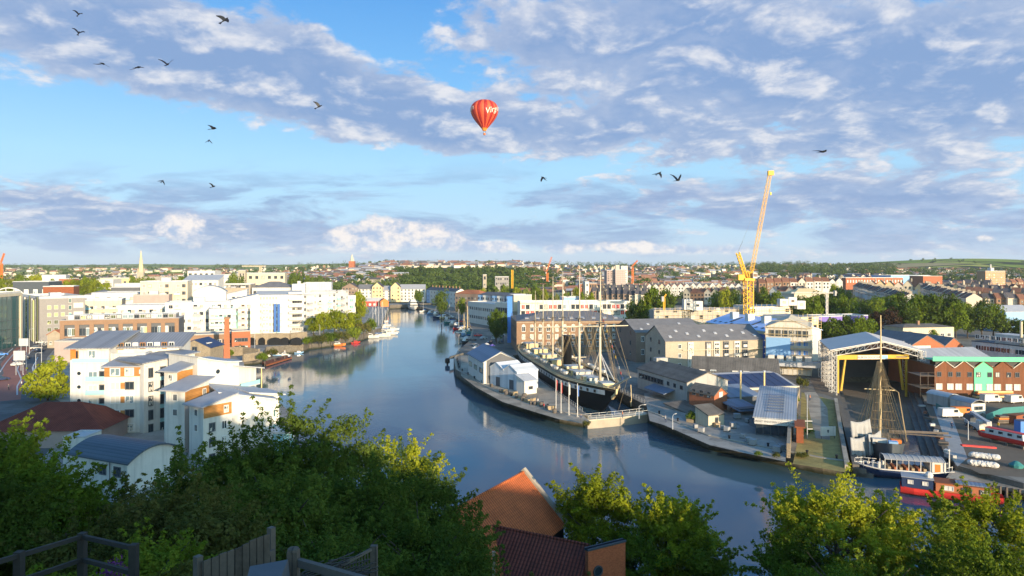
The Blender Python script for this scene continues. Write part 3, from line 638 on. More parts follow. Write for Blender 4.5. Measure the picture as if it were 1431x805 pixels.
# ---- blocks along the road
e, L, h = pb('brick_frame_building', 'long low building with a brown brick frame round dark glazing', 'office', (84, 282), (250, 296), 449, 16, wall='dgrey', roof='flat', rm='zinc')
b = MB()
nb = 8
for i in range(nb+1): x = (L-1.6)*i/nb; b.box(x, x+1.6, -.5, -.01, 0, h-1.6)
b.box(0, L, -.55, -.02, h-1.6, h+.25); b.box(0, L, -.45, -.015, h*.47, h*.47+.7); b.build('brick_frame', 'brick', e)
for i in range(nb):
    for q in range(3):
        for z in (2.6, 8.6):
            window(e, ('pale', 'dark', 'yellow', 'dark', 'pale')[(i*3+q*2+int(z)) % 5], (L-1.6)*i/nb+1.6+(.5+q)*((L-1.6)/nb-1.6)/3, -.012, z, 1.5, 3.4)
pb('setback_floor', 'grey glazed top storey with a long flat zinc roof above the brick frame building', 'penthouse', (92, 287), (246, 300), 442, 9, z0=17.2, wall='greybrick', roof='flat', rm='palezinc', par=.35, front=[(18, 1, ('pale', 'dark', 'dark', 'pale', 'yellow'), 1.9, 1.7, 1.2, 1, 1)])
bld('retail_block', 'plain pale rendered block with a flat green roof below the brick frame building', 'shop', W(76, 255), W(112, 256), 12, 4, ZA(478, 255), wall='mauvewall', roof='flat', rm='concrete')
bld('brick_gable_house', 'small old brick house with a gabled front among the parked cars by the road', 'house', W(66, 300), W(88, 300), 8, 4, ZA(468, 300), wall='stone', roof='gy', rm='terracotta', front=[(2, 1, 'white', 1.2, 1.5, 2.2, 3, 1)])
e, L, h = pb('office_block', 'dark grey brick office block with tall strips of yellow green glazing', 'office', (55, 318), (119, 331), 418, 42, wall='greybrick', roof='flat', rm='palezinc', par=1.2, plant=1)
wgrid(e, 'f', L, 42, (3, 5, 'yellow', 1.7, 2.0, 2.6, 3.5, 3.0, L*.45)); wgrid(e, 'f', L, 42, (1, 6, 'green', 1.2, 2.3, 2.6, 3.4, L*.62, L*.30)); wgrid(e, 'f', L, 42, (3, 2, 'blind', 1.5, 2.4, 13, 4.2, L*.74, .8))
for i in range(4):
    b = MB(); y = 3+i*9; b.box(-.5, -.01, y, y+3.0, 0, h-1+(2 if i in (0, 2) else 0)); b.build('stair_fin', 'yellowglass', e)
    b = MB(); b.box(-.55, -.02, y+3.0, y+3.8, 0, h-.2); b.build('white_fin', 'offwhite', e)
e, L, h = pb('glass_office', 'office with a dark green glass wall and cream frame at the left edge', 'office', (-60, 262), (29, 312), 417, 20, wall='greenglass', roof='flat', rm='offwhite', par=1.0)
b = MB(); b.box(L-1.3, L+.4, -.6, -.02, 0, h-1); b.box(0, L+.4, -.6, -.02, h-1, h+.2); b.build('cream_frame', 'cream', e)
b = MB()
for i in range(12): b.box(L*i/12-.06, L*i/12+.06, -.12, -.01, 0, h-1)
for z in (4, 8, 12): b.box(0, L-1.4, -.1, -.01, z, z+.15)
b.build('mullions', 'lead', e)
pb('roof_bar', 'long low roof with a rust red louvred strip behind the grey office', 'building', (60, 380), (103, 385), 401, 12, wall='rust', roof='flat', rm='palezinc')

# ---- the dense white quarter
BALC = []
for m_ in ('aqua', 'zinc', 'offwhite'): b = MB(); b.box(-1.6, 1.6, -1.3, -.02, 0, .18, 0); b.box(-1.6, 1.6, -1.3, -1.24, .18, 1.15, 1); b.box(-1.6, -1.54, -1.24, -.02, .18, 1.15, 1); b.box(1.54, 1.6, -1.24, -.02, .18, 1.15, 1); BALC.append(b.mesh('balcony', ['offwhite', m_]))
WHITE = [  # label, left corner, right corner, top row, depth, extra
 ('bright white apartment block with square windows and terraces behind the brick frame building', (231, 328), (322, 338), 424, 14, dict(front=[(10, 5, ('dark', 'pale', None, 'brownpanel'), 1.7, 1.6, 2.4, 3.5, 1.5)], plant=1)),
 ('white stepped terrace block right of the square windowed block', (292, 322), (325, 326), 433, 14, dict(front=[(5, 4, ('green', 'dark'), 1.5, 1.6, 2.2, 3.3, .8)])),
 ('cream block with a tall white stair strip and brown window bands in the second row', (196, 395), (262, 402), 394, 16, dict(wall='cream', front=[(8, 6, ('brownpanel', 'dark', None), 1.9, 2.0, 3, 4.3, 1)], plant=1)),
 ('white block with a red brown eaves line behind the cream block', (256, 420), (305, 424), 392, 16, dict(roof='mb', rm='palezinc', rh=3, front=[(7, 6, ('dark', 'brownpanel'), 1.6, 1.6, 3, 4.4, 1)])),
 ('white block with a low curved grey roof between the cream and the big white flats', (270, 372), (316, 378), 408, 16, dict(roof='arch', rm='zinc', rh=3, front=[(7, 4, ('dark', 'brownpanel', None), 1.7, 1.5, 3, 4.2, 1)])),
 ('long pale low block with a pink coping behind the zinc roofs on the left', (112, 372), (170, 380), 421, 20, dict(wall='cream', par=.8, front=[(10, 4, ('pale', None, 'dark'), 1.6, 1.6, 2.4, 3.6, 1)])),
 ('white hall with a wide pale flat roof left of the cream block', (128, 420), (192, 425), 410, 24, dict(front=[(7, 3, ('dark', None), 2.2, 1.6, 4, 6, 2)])),
 ('grey roofed low hall behind the grey brick office', (118, 440), (160, 445), 412, 20, dict(wall='offwhite', roof='hip', rm='slate', rh=3)),
 ('white flats with a sloped grey roof beside the brick chimney', (318, 345), (361, 350), 421, 16, dict(roof='mr', rm='palezinc', rh=3.2, front=[(5, 5, ('dark', None, 'timber'), 1.5, 1.6, 2.4, 3.3, 1), (2, 1, 'strip', .9, 13, 8, 3, 4)])),
 ('big white waterfront apartment block with two tall blue glass strips', (360, 352), (424, 360), 413, 18, dict(par=.7, front=[(6, 6, 'brownpanel', 1.0, 1.7, 2.4, 3.4, 1, 13), (3, 5, 'dark', 2.2, 1.3, 2.8, 3.6, 17, .8)], roof='mb', rm='offwhite', rh=1.5)),
 ('white apartment wing behind the yellow green trees, stepping back from the harbour', (423, 362), (470, 385), 414, 16, dict(front=[(7, 6, ('dark', None, 'brownpanel'), 1.5, 1.5, 2.4, 3.5, 1)], par=.8)),
 ('white end wing with a high parapet at the harbour end of the white flats', (468, 386), (487, 400), 408, 16, dict(front=[(3, 6, ('pale', 'dark'), 1.7, 1.8, 2.6, 3.8, 1)], par=.6)),
 ('small white office with green glass bands at the end of the white flats', (485, 415), (497, 418), 414, 12, dict(front=[(1, 4, 'green', 2.6, 2.2, 2.6, 4.2, .8)], right=[(3, 4, 'green', 2.4, 2.2, 2.6, 4.2, 1)])),
 ('flat roofed brown banded block on the skyline of the white quarter', (305, 470), (350, 474), 398, 20, dict(wall='stone', front=[(8, 3, 'dark', 2.2, 1.8, 10, 6, 1)])),
 ('pale domed hall behind the white waterfront flats', (352, 470), (408, 474), 402, 20, dict(wall='offwhite', roof='hip', rm='slate', rh=4, front=[(9, 2, 'dark', 2, 2, 12, 6, 1)])),
 ('white block with grey box plant rooms behind the waterfront flats', (408, 470), (426, 472), 398, 16, dict(plant=1)),
 ('large pale grey box shaped theatre roof above the waterfront flats', (424, 490), (463, 494), 396, 20, dict(wall='palezinc', rm='palezinc')),
 ('glass fronted block beside the pale grey theatre box', (408, 500), (432, 500), 402, 16, dict(wall='navy', rm='palezinc')),
 ('white flats with rusty balconies in the middle of the white quarter', (300, 400), (345, 405), 415, 14, dict(roof='mr', rm='palezinc', rh=4, front=[(6, 4, ('dark', 'timber', None), 1.7, 1.6, 4, 4.4, 1)])),
 ('long white roofed range in the gap behind the brick frame building', (165, 345), (232, 352), 428, 16, dict(front=[(12, 3, ('brownpanel', None, 'dark'), 1.7, 1.7, 5, 4, 1)])),
 ('brown banded flat roof block behind the long white range', (186, 385), (236, 390), 413, 18, dict(wall='mauvewall', rm='concrete', plant=1)),
]
for lab, l, r, top, D, k in WHITE:
    k = dict(k); k.setdefault('rm', 'palezinc'); k.setdefault('wall', 'white')
    e, L, h = pb('white_block', lab, 'apartment block', l, r, top, D, group='blocks of the dense white quarter', **k)
    if k.get('front') and L > 9:
        fl = min(5, k['front'][0][1])
        for c_ in range(2 if L < 18 else 3):
            for j in range(fl):
                x = L*(.18+.3*c_); o = put('balcony', BALC[(len(lab)+c_) % 3], e, (x, -.02, k['front'][0][5]-1.1+j*k['front'][0][6]))
        for c_ in range(2): b = MB(); x = L*(.08+.85*c_); b.tube((x, -.1, 0), (x, -.1, h), .09, n=4); b.build('downpipe', 'zinc', e)
# tall glass strips and balconies on the big block
e = E('balcony_stack', W(404, 357.0, 4), 0.12, 'stack of shallow white balconies on the face of the big white waterfront block', 'balconies')
for j in range(6): b = MB(); b.box(0, 7.5, -1.3, -.3, 4.4+j*3.4, 5.5+j*3.4); b.build('balcony', 'offwhite', e)
for i, x in enumerate((383, 388)):
    e = E('stair_glazing', W(x, 353.0, 4), .1, ['left', 'right'][i]+' one of two tall blue glass strips on the big white waterfront block', 'glazing', 'tall glass strips'); b = MB(); b.box(0, 1.1, -.25, .6, 2, 16.5); b.build('pane', 'blue', e)

# far pale offices and landmarks on the left skyline
FAR = [('white hospital like office slab on the skyline right of the church spire', (262, 900), (300, 905), 379, 30, 'white', 3), ('lower white office wing right of the skyline slab', (298, 880), (324, 880), 384, 30, 'white', 2), ('cream crescent office with many bays below the distant tower crane', (337, 760), (398, 770), 382, 25, 'cream', 3),
       ('cream block with a reddish gable on the left of the crescent office', (333, 740), (343, 742), 378, 14, 'stone', 3), ('yellowish stone range left of the church spire', (140, 800), (186, 805), 389, 25, 'paleyellow', 2), ('white low range with a red roof strip at the far left', (134, 700), (158, 702), 391, 20, 'offwhite', 2), ('dark glass roofed exhibition hall behind the white arch bridge', (18, 600), (68, 605), 394, 25, 'lead', 1), ('long white low hall under the trees at the far left', (30, 720), (92, 735), 385, 20, 'offwhite', 1), ('orange brick range among the trees at far left', (82, 690), (100, 692), 390, 16, 'redbrick', 2), ('white low block below the church spire', (160, 640), (197, 645), 397, 20, 'offwhite', 2), ('grey slab with a flat roof under the spire trees', (155, 560), (195, 562), 402, 20, 'dgrey', 1), ('white office with a dark cap in front of the skyline slab', (283, 700), (324, 705), 390, 20, 'white', 2)]
for lab, l, r, top, D, wl, fl in FAR:
    z0 = tz(W(*l).x, l[1]) if l[1] > 648 else 4
    e, L, h = pb('distant_office', lab, 'office', l, r, top, D, z0=z0-2, wall=wl, rm='palezinc')
    n = max(3, int(L/6)); wgrid(e, 'f', L, D, (n, fl, 'dark' if wl != 'lead' else 'pale', L/n*.5, h/fl*.35, h/fl*.55, h/fl, 1.5))
# church with spire
Y = 850; e = E('church', W(197, Y, 8), .3, 'cream stone church tower with a tall needle spire on the left skyline', 'church')
b = MB(); b.box(-3.6, 3.6, -3.6, 3.6, 0, ZA(380, Y)-8); b.build('tower', 'stone', e)
b = MB(); zt = ZA(380, Y)-8; b.lathe([(3.5, zt), (2.9, zt+3), (.25, ZA(350, Y)-8)], 8); b.build('spire', 'mastbuff', e)
b = MB()
for sx in (-3.2, 3.2):
    for sy in (-3.2, 3.2): b.lathe([(.7, zt), (.7, zt+2), (.1, zt+5)], 6, (sx, sy, 0))
b.build('pinnacles', 'stone', e)
b = MB(); b.extr([(-9, 0), (-9, 12), (0, 19), (9, 12), (9, 0)], 'x', 3.7, 40); b.build('nave', 'stone', e)
# white arch bridge
e = E('arch_bridge', W(12, 520, 4), 0.05, 'white bow arch bridge with spokes at the far left', 'bridge')
b = MB(); N = 20; rad = 13.5
pts = [(rad*cos(pi*i/N), 0, 8+rad*.85*sin(pi*i/N)) for i in range(N+1)]; b.path(pts, .55, n=5); b.build('arch', 'white', e)
b = MB()
for i in range(2, N-1, 3): b.tube((pts[i][0]*.35, 0, 8), pts[i], .28, n=4)
b.build('hangers', 'white', e); b = MB(); b.box(-16, 16, -2, 2, 6.5, 8); b.build('bridge_deck', 'offwhite', e)
b = MB(); b.box(-14, -12, -2, 2, -1, 6.5); b.box(12, 14, -2, 2, -1, 6.5); b.build('piers', 'concrete', e)

# brick chimney, stone house and ruins on the quay
e = E('brick_chimney', W(317, 268, 4), .4, 'square orange brick chimney stack standing by the stone house', 'chimney')
b = MB(); z1 = ZA(446, 268)-4; b.hexa([(-1.2, -1.2, 0), (1.2, -1.2, 0), (1.2, 1.2, 0), (-1.2, 1.2, 0), (-.85, -.85, z1), (.85, -.85, z1), (.85, .85, z1), (-.85, .85, z1)]); b.build('shaft', 'redbrick', e)
b = MB(); b.box(-1.1, 1.1, -1.1, 1.1, z1, z1+.6); b.box(-.8, .8, -.8, .8, z1+.6, z1+.9); b.build('cap', 'brick', e)
e, L, h = bld('stone_house', 'small rubble stone house with a dark slate roof and rooflights beside the brick chimney', 'house', W(294, 236), W(312, 246), 11, 4, ZA(484, 240), wall='rubble', roof='gx', rm='navy', rh=2.6)
window(e, 'dark', -.012, 5.5, h-.6, 1.9, 1.9, 'l'); window(e, 'dark', -.012, 5.5, 1.3, 1.3, 2.4, 'l'); window(e, 'dark', 2.5, -.012, 1.6, 1.0, 2.4)
for i in range(2): b = MB(); b.box(2+i*1.6, 3+i*1.6, 1.5, 2.7, h+1.2, h+1.45); b.build('rooflight', 'white', e)
bld('brick_range', 'long ochre brick warehouse range behind the chimney', 'warehouse', W(262, 292), W(336, 300), 12, 4, ZA(469, 292), wall='brick', roof='flat', rm='concrete', front=[(9, 1, ('dark', 'white'), 1.6, 2, 3.2, 3, 1.5)])
bld('brick_range', 'taller ochre brick block with dark openings right of the chimney', 'warehouse', W(324, 284), W(350, 287), 10, 4, ZA(464, 284), wall='redbrick', roof='flat', rm='concrete', front=[(4, 2, 'dark', 1.3, 1.6, 2, 3.2, 1)])
def wallseg(name, label, pts, h, th, mat, z=ZL, group=None):
    b = MB()
    for (p, q) in zip(pts, pts[1:]):
        p, q = Vector((p[0], p[1], z)), Vector((q[0], q[1], z)); n = Vector((-(q-p).y, (q-p).x, 0)).normalized()*th/2; u = Vector((0, 0, h))
        b.hexa([p-n, q-n, q+n, p+n, p-n+u, q-n+u, q+n+u, p+n+u])
    o = b.build(name, mat); return tag(o, label, 'wall', group)
def gl(px, py, z=ZL): p = G(px, py, z); return (p.x, p.y)
wallseg('ruined_wall', 'long ruined stone wall with dark arches along the north quay', [gl(345, 482), gl(375, 481), gl(405, 481), gl(428, 478)], 5.0, 1.2, 'rubble')
wallseg('stone_wall', 'tan stone garden wall beside the stone house', [gl(318, 497), gl(340, 497), gl(362, 500)], 3.5, .8, 'rubble')
wallseg('stone_wall', 'low tan stone quay parapet at the corner of the inlet', [gl(340, 506), gl(366, 502)], 3.0, .8, 'rubble')
for i, (px, w) in enumerate(((352, 5), (366, 4), (384, 9), (398, 6), (414, 8))):
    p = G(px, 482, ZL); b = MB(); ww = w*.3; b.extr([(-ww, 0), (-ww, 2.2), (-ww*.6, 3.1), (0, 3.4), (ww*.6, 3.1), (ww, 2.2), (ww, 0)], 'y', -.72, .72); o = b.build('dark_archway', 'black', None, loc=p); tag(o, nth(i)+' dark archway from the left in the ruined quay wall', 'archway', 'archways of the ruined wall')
# wooden pontoon with plants
e = E('pontoon', (0, 0, 0), 0, 'timber pontoon projecting over the water below the ruined wall', 'pontoon')
P = [g0(366, 509), g0(405, 498.5), g0(408, 502), g0(372, 513)]; b = MB(); b.prism(P, .25, .9); b.build('deck', 'rust', e)
b = MB()
for px, py in ((370, 512), (384, 508), (398, 504), (407, 501)): x, y = g0(px, py); b.tube((x, y, -1), (x, y, 2.0), .16)
b.build('mooring_piles', 'oldwood', e)
# ------------------------------------------------------------------ the old ship in her dock
def hullmesh(st, n=7):
    """st: list of (x, half breadth at deck, half breadth at waterline, deck z, bottom z) -> shell MB with open deck"""
    b = MB(); k = 2*n+1
    for x, bd, bw, zd, zb in st:
        for i in range(k):
            u = -1+2*i/(k-1); s_ = abs(u); sg = 1 if u > 0 else -1
            if s_ < .35: y = bw*.75*s_/.35; z = zb
            else: q = (s_-.35)/.65; y = bw*.75+(bw-bw*.75)*min(1, q*3) + (bd-bw)*q**1.2; z = zb+(zd-zb)*q
            b.v.append((x, sg*y, z))
    for a in range(len(st)-1):
        for i in range(k-1): b.f.append([a*k+i, a*k+i+1, (a+1)*k+i+1, (a+1)*k+i]); b.mi.append(0)
    for a in (0, len(st)-1): b.f.append([a*k+i for i in range(k)]); b.mi.append(0)
    return b
ship = E('sailing_steamship', (24.5, 190, 0), atan2(-1, .204), 'long black ship with a white gunport band and six masts in its dock', 'ship')
# local x runs to the bow, measured from the foremast
def sheer(x): return 6.9+1.2*S((x+20)/35)+.9*S((-50-x)/45)
def halfb(x):
    if x > -25: return 7.4*max(.02, 1-((x+25)/38.5)**2.3)**.8
    if x > -62: return 7.4
    return 7.4*max(.25, 1-((-62-x)/36)**2.6)
ST = []
for x in (-96, -92, -86, -78, -68, -56, -44, -32, -22, -14, -8, -3, 2, 6, 9.5, 13):
    wl = halfb(x)*(.93 if x < -8 else max(.02, .93-.93*((x+8)/12.))) if x < 4 else .03
    if x < -80: wl = halfb(x)*max(.04, 1-(-80-x)/17)
    zb = -.4 if x < 0 else -.4+(sheer(x)-1.2)*S((x-0)/14)
    if x < -86: zb = 3.0*S((-84-x)/10)
    ST.append((x, halfb(x), wl, sheer(x), zb))
hb_ = hullmesh(ST); hb_.build('hull', 'black', ship, smooth=True)
b = MB()      # white band and gunports
bp_ = MB()
def side(x, z): 
    return halfb(x)
for sg in (-1, 1):
    X = [-94+2.6*i for i in range(41)]
    for x0, x1 in zip(X, X[1:]):
        z0, z1 = sheer(x0), sheer(x1); o = .10
        b.face([(x0, sg*(halfb(x0)+o-.06), z0-2.0), (x1, sg*(halfb(x1)+o-.06), z1-2.0), (x1, sg*(halfb(x1)+o), z1-.75), (x0, sg*(halfb(x0)+o), z0-.75)])
    for i in range(30):
        x = -90+3.3*i; z = sheer(x); y = sg*(halfb(x)+.10)
        b2 = (halfb(x+.9)+.1)*sg
        bp_.hexa([(x, y-.1, z-1.75), (x+.9, b2-.1, z-1.75), (x+.9, b2+.1*sg+.02, z-1.75), (x, y+.1*sg+.02, z-1.75), (x, y-.1, z-1.0), (x+.9, b2-.1, z-1.0), (x+.9, b2+.1*sg+.05, z-1.0), (x, y+.1*sg+.05, z-1.0)])
b.build('hull_band', 'white', ship); bp_.build('gunports', 'black', ship)
b = MB()
for i, (s0, s1) in enumerate(zip(ST, ST[1:])): b.face([(s0[0], -s0[1]*.98, s0[3]-.55), (s1[0], -s1[1]*.98, s1[3]-.55), (s1[0], s1[1]*.98, s1[3]-.55), (s0[0], s0[1]*.98, s0[3]-.55)])
b.build('deck', 'deck', ship)
b = MB()
for sg in (-1, 1): b.path([(s[0], sg*s[1], s[3]+.45) for s in ST], .13, n=4); b.path([(s[0], sg*s[1], s[3]+.02) for s in ST], .16, n=4)
b.build('bulwark_rail', 'mastbuff', ship)
MAST = [(0, -8.0, 40.2, .40), (-19.5, 0, 40.2, .42), (-38.3, 0, 38.3, .37), (-51, 0, 36.5, .34), (-65.2, 0, 33.3, .31), (-77.5, 0, 30.5, .29)]
for i, (x, _, zt, r) in enumerate(MAST):
    z0 = sheer(x)-.6; zm = z0+(zt-z0)*.55
    b = MB(); b.tube((x, 0, z0), (x, 0, zm), r*1.05, r*.82, 8); m = b.build('mast', 'cream', ship, smooth=True)
    b = MB(); b.tube((x+.35, 0, zm-2), (x+.35, 0, zt), r*.55, r*.26, 7); b.build('topmast', 'cream', m, smooth=True)
    b = MB(); b.box(x-.7, x+.9, -1.0, 1.0, zm-1.1, zm-.85); b.lathe([(r*.9, zm-2.0), (r*.9, zm-1.2)], 8, (x, 0, 0)); b.build('crosstree', 'black', m)
    b = MB(); w = halfb(x)
    for sg in (-1, 1):
        for d in (-2.4, -1.2, 0, 1.2): b.tube((x-1+d, sg*w, sheer(x)+.3), (x, sg*.3, zm-1), .02, n=3)
        b.tube((x-2.5, sg*w, sheer(x)), (x+.35, 0, zt-1.5), .022, n=3); b.tube((x-1.6, sg*w, sheer(x)), (x+.35, 0, zm+(zt-zm)*.5), .022, n=3)
    xn = MAST[i-1][0] if i else 14; b.tube((x+.35, 0, zt-1), (xn, 0, sheer(xn)+6 if i else 9.5), .04, n=3); b.tube((x, 0, zm), (xn-1, 0, sheer(xn)+1), .05, n=3)
    b.build('rigging', 'rope', m)
    if i > 1:
        b = MB(); b.tube((x-.6, 0, z0+3.0), (x-10.5, 0, z0+4.4), .2, .14, 6); b.build('boom', 'mastbuff', m)
for x, z, hw, r in ((-19.5, 21.6, 15.5, .27), (-38.3, 9.6, 8, .22)):
    b = MB(); b.tube((x+.8, 0, z), (x+.8, hw, z), r, r*.55, 7); b.tube((x+.8, 0, z), (x+.8, -hw, z), r, r*.55, 7); b.build('yard', 'cream', ship, smooth=True)
b = MB(); b.lathe([(1.45, sheer(-30)-.5), (1.35, 17.2), (1.5, 17.3), (1.5, 17.6), (1.2, 17.6)], 16, (-32.5, 0, 0)); f_ = b.build('funnel', 'black', ship, smooth=True)
b = MB(); b.tube((-33.9, 1.1, 6.5), (-33.9, 1.1, 18.2), .22); b.build('steam_pipe', 'mastbuff', f_)
for x0, x1, w, hh, m in ((-28, -24, 2.6, 2.3, 'mastbuff'), (-24, -20.8, 2.2, 1.6, 'paleyellow'), (-17.5, -14, 2.6, 2.0, 'offwhite'), (-12, -9.5, 1.8, 1.3, 'mastbuff'), (-6, -3, 2.0, 1.5, 'offwhite'), (3, 7, 1.6, 1.2, 'mastbuff'), (-47, -42, 2.6, 1.9, 'mastbuff'), (-60, -55, 2.6, 1.9, 'mastbuff'), (-73, -68, 2.6, 2.0, 'mastbuff'), (-88, -82, 2.4, 2.2, 'mastbuff')):
    b = MB(); z = sheer((x0+x1)/2)-.6; b.box(x0, x1, -w, w, z, z+hh, 0); b.box(x0-.15, x1+.15, -w-.15, w+.15, z+hh, z+hh+.14, 1)
    for q in (-1, 1): b.box(x0+.6, x1-.6, q*w-.04, q*w+.04, z+hh*.4, z+hh*.75, 2)
    b.build('deckhouse', [m, 'offwhite', 'glass'], ship)
for i, x in enumerate((-26, -40, -50, -58, -16, -66)):
    for sg in (-1, 1):
        b = hullmesh([(-3, .3, .2, 1.0, .25), (-2.2, .8, .6, .9, .05), (0, 1.0, .8, .85, 0), (2.2, .8, .6, .9, .05), (3, .2, .1, 1.05, .3)], 3); b.face([(-2.8, -.3, .84), (2.8, -.3, .84), (2.8, .3, .84), (-2.8, .3, .84)])
        o = b.build('lifeboat', 'white', ship, loc=(x, sg*(halfb(x)-1.3), sheer(x)+.9))
b = MB(); b.tube((9, 0, sheer(9)-.2), (23, 0, 12.8), .42, .16, 7); b.build('bowsprit', 'cream', ship)
b = MB(); b.tube((21, 0, 12.2), (14.5, 0, 3.0), .05, n=3)
for sg in (-1, 1): b.tube((20, 0, 12), (6, sg*5.5, 8.4), .05, n=3)
b.tube((22.5, 0, 12.6), (.3, 0, 27), .05, n=3); b.tube((16, 0, 11), (.3, 0, 21), .05, n=3); b.tube((22.8, 0, 12.7), (.4, 0, 38), .045, n=3); b.build('bow_rigging', 'rope', ship)
b = MB(); b.hexa([(10, -.35, 4.8), (13.2, -.2, 6.8), (13.2, .2, 6.8), (10, .35, 4.8), (10, -.4, 6.2), (13.6, -.3, 8.2), (13.6, .3, 8.2), (10, .4, 6.2)]); b.build('figurehead', 'mastbuff', ship)
b = MB(); b.path([(4, 7.5, 7.4), (4.2, 7.6, 3.5), (5.6, 6.9, 1.8), (7, 6.2, 3.5)], .09, n=4); b.build('anchor_chain', 'mastbuff', ship)
b = MB(); b.tube((-3, 3.6, 7.5), (-8, 2.6, 15.5), .16, .12); b.tube((-14, 2.2, 7.3), (-8, 2.6, 15.5), .16, .12); b.tube((-8.2, 2.6, 15.2), (3.2, 3.0, 8.6), .2, .16); b.build('derrick', 'offwhite', ship)
# dressing line of signal flags
for (p, q, n_, lab) in (((.6, .5, 26), (7.5, 4.0, 9.5), 12, 'flag_line'), ((-38, .6, 13), (-31, 5, 9), 5, 'flag_line'), ((-65, .6, 13), (-52, 4, 9), 6, 'flag_line')):
    b = MB(); b.tube(p, q, .03, n=3)
    p, q = Vector(p), Vector(q)
    for i in range(n_):
        c = p.lerp(q, (i+.5)/n_); b.box(c.x-.45, c.x+.45, c.y-.03, c.y+.03, c.z-.75, c.z, 1+i*3 % 5)
    b.build(lab, ['rope', 'red', 'yellow', 'white', 'blue', 'navy'], ship)
# caisson closing the dock
e = E('dock_gate', (0, 0, 0), 0, 'pale caisson gate with walkway closing the old ship dock from the harbour', 'dock gate')
A, B_ = Vector((18.6, 167.8, 0)), Vector((g0(907, 590)[0], g0(907, 590)[1], 0)); d = (B_-A).normalized(); n = Vector((d.y, -d.x, 0)); P = []
for i in range(9): t = i/8; P.append(A.lerp(B_, t)+n*(.5*(1-(2*t-1)**2)))
b = MB(); pts = [(p.x, p.y) for p in P]+[(p.x-n.x*2.4, p.y-n.y*2.4) for p in P[::-1]]; b.prism(pts, -1, 2.0); b.build('caisson', 'stone', e)
b = MB(); pts2 = [(p.x+n.x*.25, p.y+n.y*.25) for p in P]+[(p.x-n.x*2.6, p.y-n.y*2.6) for p in P[::-1]]; b.prism(pts2, 2.0, 2.25); b.build('walkway', 'cream', e)
b = MB()
for off in (.2, -2.5):
    q = [p+n*off+Vector((0, 0, 3.15)) for p in P]; b.path(q, .045, n=4); b.path([v-Vector((0, 0, .45)) for v in q], .03, n=4)
    for v in q: b.tube(v-Vector((0, 0, .9)), v, .045, n=4)
b.build('railing', 'white', e)

# ---- white sheds on the point
def world_ang(pxa, pya, pxb, pyb): a, b = G(pxa, pya, ZR), G(pxb, pyb, ZR); return a, b
A = W(690, 231); B_ = W(719, 246)
e, L, h = bld('ticket_shed', 'open ended white shed with a blue grey pitched roof near the tip of the quay', 'shed', W(676, 214), W(723, 217), 23, ZR, ZA(506, 214), wall='white', roof='gy', rm='bluegreyroof', rh=3.0, ov=.5, left=[(3, 1, 'strip', 4.5, 1.6, 3.8, 1, 1.5)])
b = MB(); b.extr([(.9, .1), (L-.7, .1), (L-.7, h+.3), (L/2, h+2.6), (.9, h+.3)], 'y', -.06, -.015); b.build('opening', 'dgrey', e); b = MB(); b.box(-.1, .8, -.3, -.07, 0, h); b.build('corner_pier', 'white', e)
pA, pB = W(685, 214), W(722.6, 203); pM = (pA+pB)/2
for (a_, b_, nm) in ((pA, pM, 'rear half of the white twin gabled shed with a dark door on the quay'), (pM, pB, 'front half of the white twin gabled shed beside the small hut')):
    e, L, h = bld('twin_gable_shed', nm, 'shed', a_, b_, 8, ZR, 8.4, wall='ribwhite', roof='gy', rm='ribwhite', rh=1.7, ov=.2)
    b = MB(); b.box(L*.45, L*.75, -.06, -.01, .02, 2.8); b.build('door', 'dgrey', e)
e, L, h = bld('porch_hut', 'small white hut with one dark window beside the twin gabled shed', 'hut', W(733, 196.5), W(750, 199), 4, ZR, ZA(533, 197), wall='white', roof='mb', rm='palezinc', rh=1.2, ov=.3, front=[(1, 1, 'dark', 1.5, .9, 1.8, 1, .6)])
# quay furniture
for i, (px, py) in enumerate(((784, 577), (795, 580), (807, 582.5), (796, 560))):
    if i == 3: continue
    p = G(px, py, ZR); e = E('flagpole', p, 0, ['leftmost', 'middle', 'rightmost'][i]+' of three tall white flagpoles along the paved quay edge', 'flagpole', 'quay flagpoles')
    b = MB(); b.tube((0, 0, 0), (0, 0, 8.2), .11, .07); b.build('pole', 'white', e); b = MB(); b.lathe([(.3, 0), (.3, .25)], 8); b.build('base', 'concrete', e)
    b = MB(); b.box(.1, .35, -.02, .02, 5.0, 7.6); b.build('flag', ['red', 'offwhite', 'blue'][i], e)
p = G(777, 573, ZR); e = E('flagpole', p, 0, 'tall white flagpole standing back from the row of three', 'flagpole', 'quay flagpoles'); b = MB(); b.tube((0, 0, 0), (0, 0, 8.2), .11, .07); b.build('pole', 'white', e); b = MB(); b.box(.1, .35, -.02, .02, 5.0, 7.6); b.build('flag', 'red', e)
def barrel_mesh():
    b = MB(); b.lathe([(.42, 0), (.55, .45), (.42, .9)], 10, mi=0); b.lathe([(.56, .3), (.57, .34), (.56, .4)], 10, mi=1); return b.mesh('cask', ['oldwood', 'lead'])
bm_ = barrel_mesh()
for i, (px, py) in enumerate(((687, 540), (700, 549), (708, 552), (714, 553), (722, 557), (731, 560), (742, 565), (748, 566), (757, 568), (764, 570), (775, 577), (733, 556))):
    o = put('cask', bm_, None, G(px, py, ZR), (0, 0, i), .9+.25*(i % 3)); tag(o, nth(i)+' wooden cask from the left among the goods set out along the quay edge', 'cask', 'casks on the quay')
b = MB(); b.box(-1.1, 1.1, -.5, .5, 0, .8, 0); b.box(-1.1, 1.1, -.55, .55, .8, .95, 0); cm_ = b.mesh('goods_crate', ['deck'])
